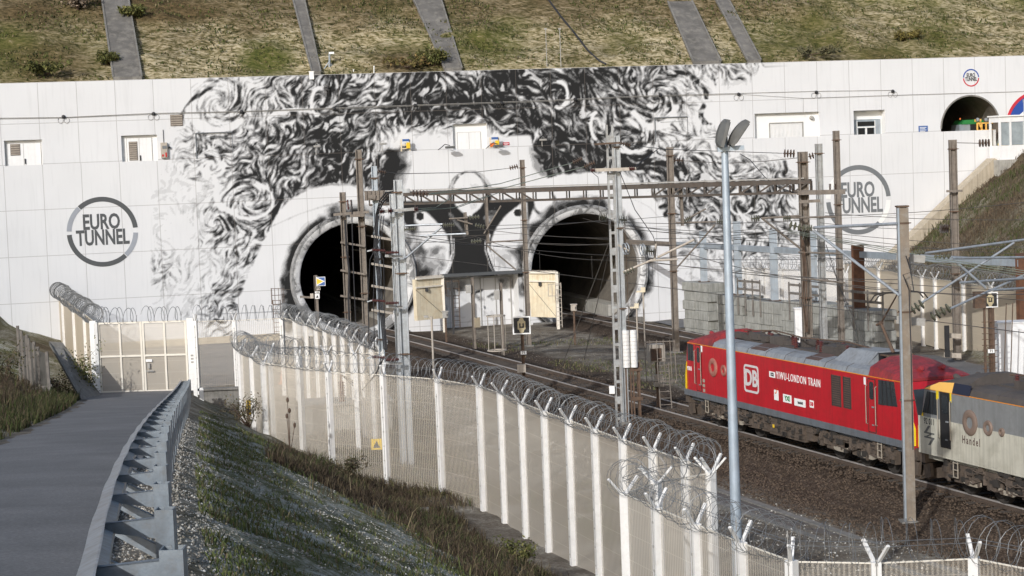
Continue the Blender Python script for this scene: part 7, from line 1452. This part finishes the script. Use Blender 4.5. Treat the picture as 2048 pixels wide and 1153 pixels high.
n = 16000; X = RNG.uniform(-3, 12, n); Y = RNG.uniform(86, 128, n); k = (lat1(X, Y) > 3.0) & (lat2(X, Y) < -2.6) & (fbm(X, Y, .3, 103) > .25); X, Y = X[k], Y[k]; stuff('yard_grass', 'low mossy grass between the two tracks', 'grass', blades(wp(X, Y), RNG.uniform(.06, .2, len(X)), RNG.uniform(.02, .04, len(X)), pal(len(X), GREEN+DRY[1:]), .8))
# left bank
Y = RNG.uniform(38, 103, 42000); S = -RWf(Y)-.45-RNG.uniform(0, 1, 42000)**1.3*11; X = xg(Y)+S; n = len(X); k = fbm(X, Y, .5, 105) > -.7; X, Y, S = X[k], Y[k], S[k]; n = len(X); near = S > -RWf(Y)-1.9
c = np.where(near[:, None] & (RNG.random((n, 1)) > .35), pal(n, [(.042,.056,.017), (.055,.07,.022), (.065,.062,.027), (.036,.042,.016)]), pal(n, HEATH+HEATH+DRY[1:3]+GREEN[3:])); stuff('verge_weeds', 'brown and green weeds on the bank left of the road', 'weeds', blades(wp(X, Y), RNG.uniform(.1, .5, n)*(1+.8*np.clip(fbm(X, Y, .4, 106), 0, 1)), RNG.uniform(.015, .035, n), c, .8, .3))
# right cutting
n = 60000; X = RNG.uniform(22, 45, n); Y = RNG.uniform(92, 146, n); e = X-(23.6+(140-Y)*.055); k = (e > .4) & (e < 15.5); X, Y = X[k], Y[k]; n = len(X); gsel = (fbm(X, Y, .25, 107) > .85)[:, None] & (RNG.random((n, 1)) > .4)
stuff('cutting_scrub', 'rough brown scrub covering the grass cutting at the right', 'scrub', blades(wp(X, Y), RNG.uniform(.10, .38, n)*(1+.7*np.clip(fbm(X, Y, .5, 108), 0, 1)), RNG.uniform(.02, .05, n), np.where(gsel, pal(n, GREEN[3:]), pal(n, [(.09,.065,.043), (.12,.087,.058), (.075,.056,.04), (.14,.11,.07)])), .9, .3))
# tufts on the hillside: flat cushions of grass following the terracettes
n = 60000; U = RNG.uniform(-44, 52, n); S = RNG.uniform(.2, 26, n); f_ = fbm(U*.7, S*2.2, .45, 111)+.5*fbm(U, S*2, 1.6, 112); k = f_ > .15; U, S = U[k], S[k]; n = len(U); hzv = .22*fbm(U, S*1.4, .35, 21)+.10*fbm(U, S*2.5, 1.1, 31)
P = FO + U[:, None]*FU - (HB+S*math.cos(HS))[:, None]*FN + np.stack([0*U, 0*U, ZU-.06+S*math.sin(HS)+hzv*sm(0, 1.5, S)], -1)
stuff('hill_tufts', 'grass tufts growing in rows over the chalk hillside', 'grass', blades(P, RNG.uniform(.10, .26, n), RNG.uniform(.05, .13, n), pal(n, [(.06,.075,.02),(.08,.09,.025),(.10,.10,.04),(.05,.06,.02),(.13,.11,.05),(.17,.14,.08)]), .9, .3))
# ------------------------------------------------------------------ shrubs, each a thing
def shrub(label, foot_, h, r, n, cols, seed, leaf=.06, stems=9):
    rg = np.random.default_rng(seed); root = thing('shrub', label, 'shrub', foot_); f = np.array(foot_); m = MB(); tips = []
    for k in range(stems):
        a = rg.uniform(0, 6.28); t = rg.uniform(.4, 1) ; top = f+np.array([math.cos(a)*r*t, math.sin(a)*r*t, h*rg.uniform(.65, 1)]); mid_ = f+(top-f)*.5+rg.normal(0, .08*h, 3)*np.array([1, 1, .3]); m.tube([f+rg.normal(0, .03, 3), mid_, top], [.025*h**.5, .016*h**.5, .006], 5); tips += [mid_, top, (mid_+top)/2]
        for q in range(3): e = mid_+(top-mid_)*rg.uniform(0, 1); e2 = e+rg.normal(0, .22*h, 3)*np.array([1, 1, .6]); m.tube([e, e2], [.010, .004], 4); tips.append(e2)
    m.build('stem', 'rusty_steel', root)
    T_ = np.array(tips); kk = rg.integers(0, len(T_), n); P = T_[kk]+rg.normal(0, .11*h, (n, 3)); P[:, 2] = np.maximum(P[:, 2], f[2]+.05); d1 = rg.normal(0, 1, (n, 3)); d1 /= np.linalg.norm(d1, axis=1)[:, None]; d2 = np.cross(d1, rg.normal(0, 1, (n, 3))); d2 /= np.linalg.norm(d2, axis=1)[:, None]; s_ = leaf*rg.uniform(.6, 1.4, (n, 1))
    V = np.stack([P-d1*s_, P+d2*s_*.45, P+d1*s_, P-d2*s_*.45], 1).reshape(-1, 3) - f; Fq = (np.arange(n)*4)[:, None]+np.arange(4)[None]; c = np.array(cols)[rg.integers(0, len(cols), n)]*rg.uniform(.6, 1.35, (n, 1)); o = np_mesh('foliage', V, Fq, 'leaf_vc', root, np.repeat(c, 4, 0)); return root
SG = [(.09,.10,.03), (.12,.125,.045), (.15,.14,.05), (.07,.075,.025)]
def gfoot(x, y, z0=-.5):
    for D in np.arange(125, 30, -.5):
        p = at_y(x, y, D)
        if p[2] >= gz(p[0], p[1]) - .02: best = p; break
    else: best = at_z(x, y, z0)
    return (best[0], best[1], gz(best[0], best[1]))
sf = at_z(178, 800, -.45); shrub('leafy olive shrub beside the left gate post', (sf[0], sf[1]-1.0, gz(sf[0], sf[1]-1.0)), 2.1, .75, 1500, SG, 5, .07)
sf = at_y(4, 735, 92); shrub('thin dark shrub at the left edge above the old fence', (sf[0], sf[1], gz(sf[0], sf[1])), 2.0, 1.1, 900, [(.06,.06,.025), (.09,.075,.04)], 6, .07)
sf = at_y(80, 700, 99); shrub('small reddish shrub at the foot of the white wall', (sf[0], sf[1]+4, gz(sf[0], sf[1]+4)), .9, .8, 500, [(.14,.075,.05), (.10,.09,.04)], 7, .06)
sf = at_z(1290, 1150, -.7); 
for lab, x, y, z0, h, r, sd in (('green broom shrub at the bottom edge below the fence', 1040, 1165, -.7, .75, .6, 8), ('low dark shrub on the bank just left of the curved fence', 500, 905, -.2, 1.3, .8, 9), ('grey green shrub halfway along the fence foot', 690, 1010, -.6, .8, .9, 10)):
    p = at_z(x, y, z0); shrub(lab, (p[0], p[1], gz(p[0], p[1])), h, r, 900, SG if sd == 8 else [(.10,.085,.05), (.08,.08,.035), (.14,.11,.07)], sd, .05)
for lab, x, y, h, r, sd, cs in (('round dark shrub low on the slope left of the first drain', 95, 150, .8, 2.2, 21, SG), ('dark shrub touching the right side of the first drain', 262, 38, .9, 1.1, 22, SG), ('dark shrub overhanging the left edge of the first drain near its foot', 214, 128, .7, .9, 23, SG), ('brown shrub above the roof left of the widest middle drain', 815, 136, .8, 2.4, 24, [(.16,.13,.05), (.10,.09,.03), (.2,.14,.06)]),
    ('dark shrub by the foot of the middle drain', 868, 132, 1.0, 1.2, 25, SG), ('amber shrub on the slope above the grey mast tops', 1815, 82, .7, 1.1, 26, [(.17,.14,.04), (.13,.11,.04)]), ('bare pinkish shrub high on the left slope', 156, 20, 1.5, 1.0, 27, [(.26,.2,.15), (.2,.16,.12)]), ('low grey shrub patch above the right white wall', 1620, 112, .5, 2.4, 28, [(.12,.115,.06), (.15,.14,.08)])):
    u, s_ = on_hill(x, y); p = hill_pt(u, max(.3, s_)); shrub(lab, p, h, r, 1100, cs, sd, .13, 12)
tz_ = at_z(583, 975, -.55); tea = thing('teasel', 'tall dry teasel with dark seed heads in front of the fence', 'plant', (tz_[0], tz_[1], gz(tz_[0], tz_[1]))); m = MB(); f = np.array([tz_[0], tz_[1], gz(tz_[0], tz_[1])])
hd_ = []
for dx, h in ((.0, 2.1), (.06, 1.7), (-.05, 1.5), (.22, 1.15)): m.tube([f, f+np.array([dx*.6, 0, h*.6]), f+np.array([dx, 0, h])], .012, 4); hd_.append(f+np.array([dx, 0, h]))
m.build('stem', 'rusty_steel', tea)
for q in hd_: m = MB(); m.sphere(q, .055, 8, 1.8); m.build('seed_head', 'rusty_steel', tea)
# ------------------------------------------------------------------ inside the fence compound and small ground works
cb = thing('cable_pit', 'pale concrete cable pit with a cable end insulator inside the fence compound', 'concrete pit', at_z(690, 850, -.7)); c = at_z(690, 868, -.7); m = MB(); m.box((c[0], c[1]+1.6, -.1), (3.9, 2.4, 1.3), .15); m.build('walls', 'concrete', cb); m = MB(); m.box((c[0], c[1]+1.6, .6), (4.1, 2.6, .1), .15); m.build('lid', 'concrete', cb)
m = MB(); a = pt(686, 838, c[1]+1.0); a[2] = .62; m.discs(a, (a[0], a[1], a[2]+.95), .16, 8, .1, 12); m.cyl((a[0], a[1], a[2]+.95), (a[0], a[1], a[2]+1.25), .05, 8); m.build('insulator', 'ins_red', cb)
m = MB()
for k in range(3): m.tube([(a[0], a[1], a[2]+1.25), pt(720+6*k, 785-5*k, a[1]), pt(752+4*k, 750-8*k, 78), pt(764+3*k, 712, 78)], .02, 5)
m.build('cable', 'cable', cb)
p = T(752, 880, 0); q = at_y(752, 888, p[1]); 
fp = at_z(752, 745, FT); q = at_y(753, 889, fp[1]+.30); m = MB(); m.box((q[0], q[1], q[2]), (.42, .02, .42)); o = m.build('warning_sign', 'sign_yellow'); tag(o, 'yellow warning sign hanging just behind the curved mesh fence', 'sign'); m = MB(); m.prism([(q[0]-.14, q[1]-.014, q[2]-.14), (q[0]+.14, q[1]-.014, q[2]-.14), (q[0], q[1]-.014, q[2]+.14)], (0, -1, 0), .004); m.build('mark', 'black', o)
q = at_y(508, 810, 80.2); m = MB(); m.box((q[0]-.1, q[1]-.9, q[2]), (.18, .03, .62), .6); o = m.build('warning_sign', 'sign_yellow'); tag(o, 'narrow yellow sign on the short fence side by the ditch', 'sign'); m = MB(); 
for k in range(5): m.box((q[0]-.1-.01, q[1]-.925, q[2]-.2+.1*k), (.09, .012, .05), .6)
m.build('lettering', 'black', o)
dp = thing('drain_pipe', 'small concrete pipe outlet in the dark ditch', 'drain pipe', at_z(802, 1048, -.9)); c = at_z(802, 1048, -.85); m = MB(); m.lathe([(.19, .3), (.25, .3), (.25, -.8), (.19, -.8)], (c[0], c[1], c[2]+.15), (.25, -1, .12), 20, True); m.build('pipe', 'concrete_dark', dp); m = MB(); m.box((c[0]+.0, c[1]+.25, c[2]+.12), (1.9, .3, .7)); m.build('headwall', 'concrete_dark', dp)
bw = at_z(440, 812, -.7); m = MB(); m.box((bw[0]+.4, bw[1]+.6, -.35), (3.0, .4, .9), .02); m.box((bw[0]+.4, bw[1]+.55, .12), (3.1, .55, .1), .02); o = m.build('block_wall', 'concrete_dark'); tag(o, 'low dark block wall beside the right gate post', 'wall')
for lab, x, y in (('short white marker post at the end of the guard rail', 392, 798), ('small white marker post right of the guard rail end', 404, 803)):
    p = at_z(x, y, -.3); m = MB(); m.box((p[0], p[1], gz(p[0], p[1])+.2), (.2, .14, .75), .1); m.box((p[0], p[1], gz(p[0], p[1])+.6), (.16, .1, .05), .1); o = m.build('marker_post', 'fence_white'); tag(o, lab, 'marker post')
p = track1(-23.5, -3.2); m = MB(); m.box((p[0], p[1], gz(p[0], p[1])+.3), (.07, .04, .8)); o = m.build('marker_stake', 'white_clean'); tag(o, 'thin white stake standing in the ballast before the train', 'stake')
dt = thing('concrete_ditch', 'mossy concrete ditch beside the old fence left of the gate', 'ditch', at_z(128, 760, 0)); V = []; 
m = MB(); m.prism([(*at_z(x, y, z)[:2], z) for x, y, z in ((98, 690, 2.6), (125, 692, 2.5), (205, 800, -.35), (168, 815, -.3))], (0, 0, 1), .18); m.build('lining', 'concrete_dark', dt)
SUN_E, SKY_E, EXPO = 3.0, .15, -0.06
# ------------------------------------------------------------------ light, sky, camera
SUN_AZ = Vector((-.41, -.91, 0)).normalized(); SUN_EL = R(25)
sd = Vector((SUN_AZ.x*math.cos(SUN_EL), SUN_AZ.y*math.cos(SUN_EL), math.sin(SUN_EL)))
sl = bpy.data.lights.new('sun', 'SUN'); sl.energy = SUN_E; sl.angle = R(.55); sl.color = (1.0, .997, .985)
so = bpy.data.objects.new('sun', sl); COL.objects.link(so); so.rotation_euler = sd.to_track_quat('Z', 'Y').to_euler(); so.location = (-60, -80, 90)
w = bpy.data.worlds.new('World'); SC.world = w; w.use_nodes = True; nt = w.node_tree
bg = nt.nodes['Background']; sky = nt.nodes.new('ShaderNodeTexSky'); sky.sky_type = 'NISHITA'; sky.sun_disc = False
sky.sun_elevation = SUN_EL; sky.sun_rotation = math.atan2(sd.x, sd.y); sky.air_density = 1.0; sky.dust_density = 2.0; sky.ozone_density = 1.0
nt.links.new(sky.outputs[0], bg.inputs[0]); bg.inputs[1].default_value = SKY_E
cd = bpy.data.cameras.new('camera'); cam = bpy.data.objects.new('camera', cd); COL.objects.link(cam); SC.camera = cam
cd.sensor_width = 36; cd.lens = 36*F_PX/2048; cd.clip_start = .1; cd.clip_end = 3000
cam.matrix_world = Matrix(((_R[0], _U[0], -_F[0], 0), (_R[1], _U[1], -_F[1], 0), (_R[2], _U[2], -_F[2], H_CAM), (0, 0, 0, 1)))
SC.view_settings.view_transform = 'Standard'; SC.view_settings.look = 'None'; SC.view_settings.exposure = EXPO; SC.view_settings.gamma = 1
SC.cycles.max_bounces = 6; SC.cycles.transparent_max_bounces = 16; SC.cycles.diffuse_bounces = 3; SC.cycles.glossy_bounces = 2
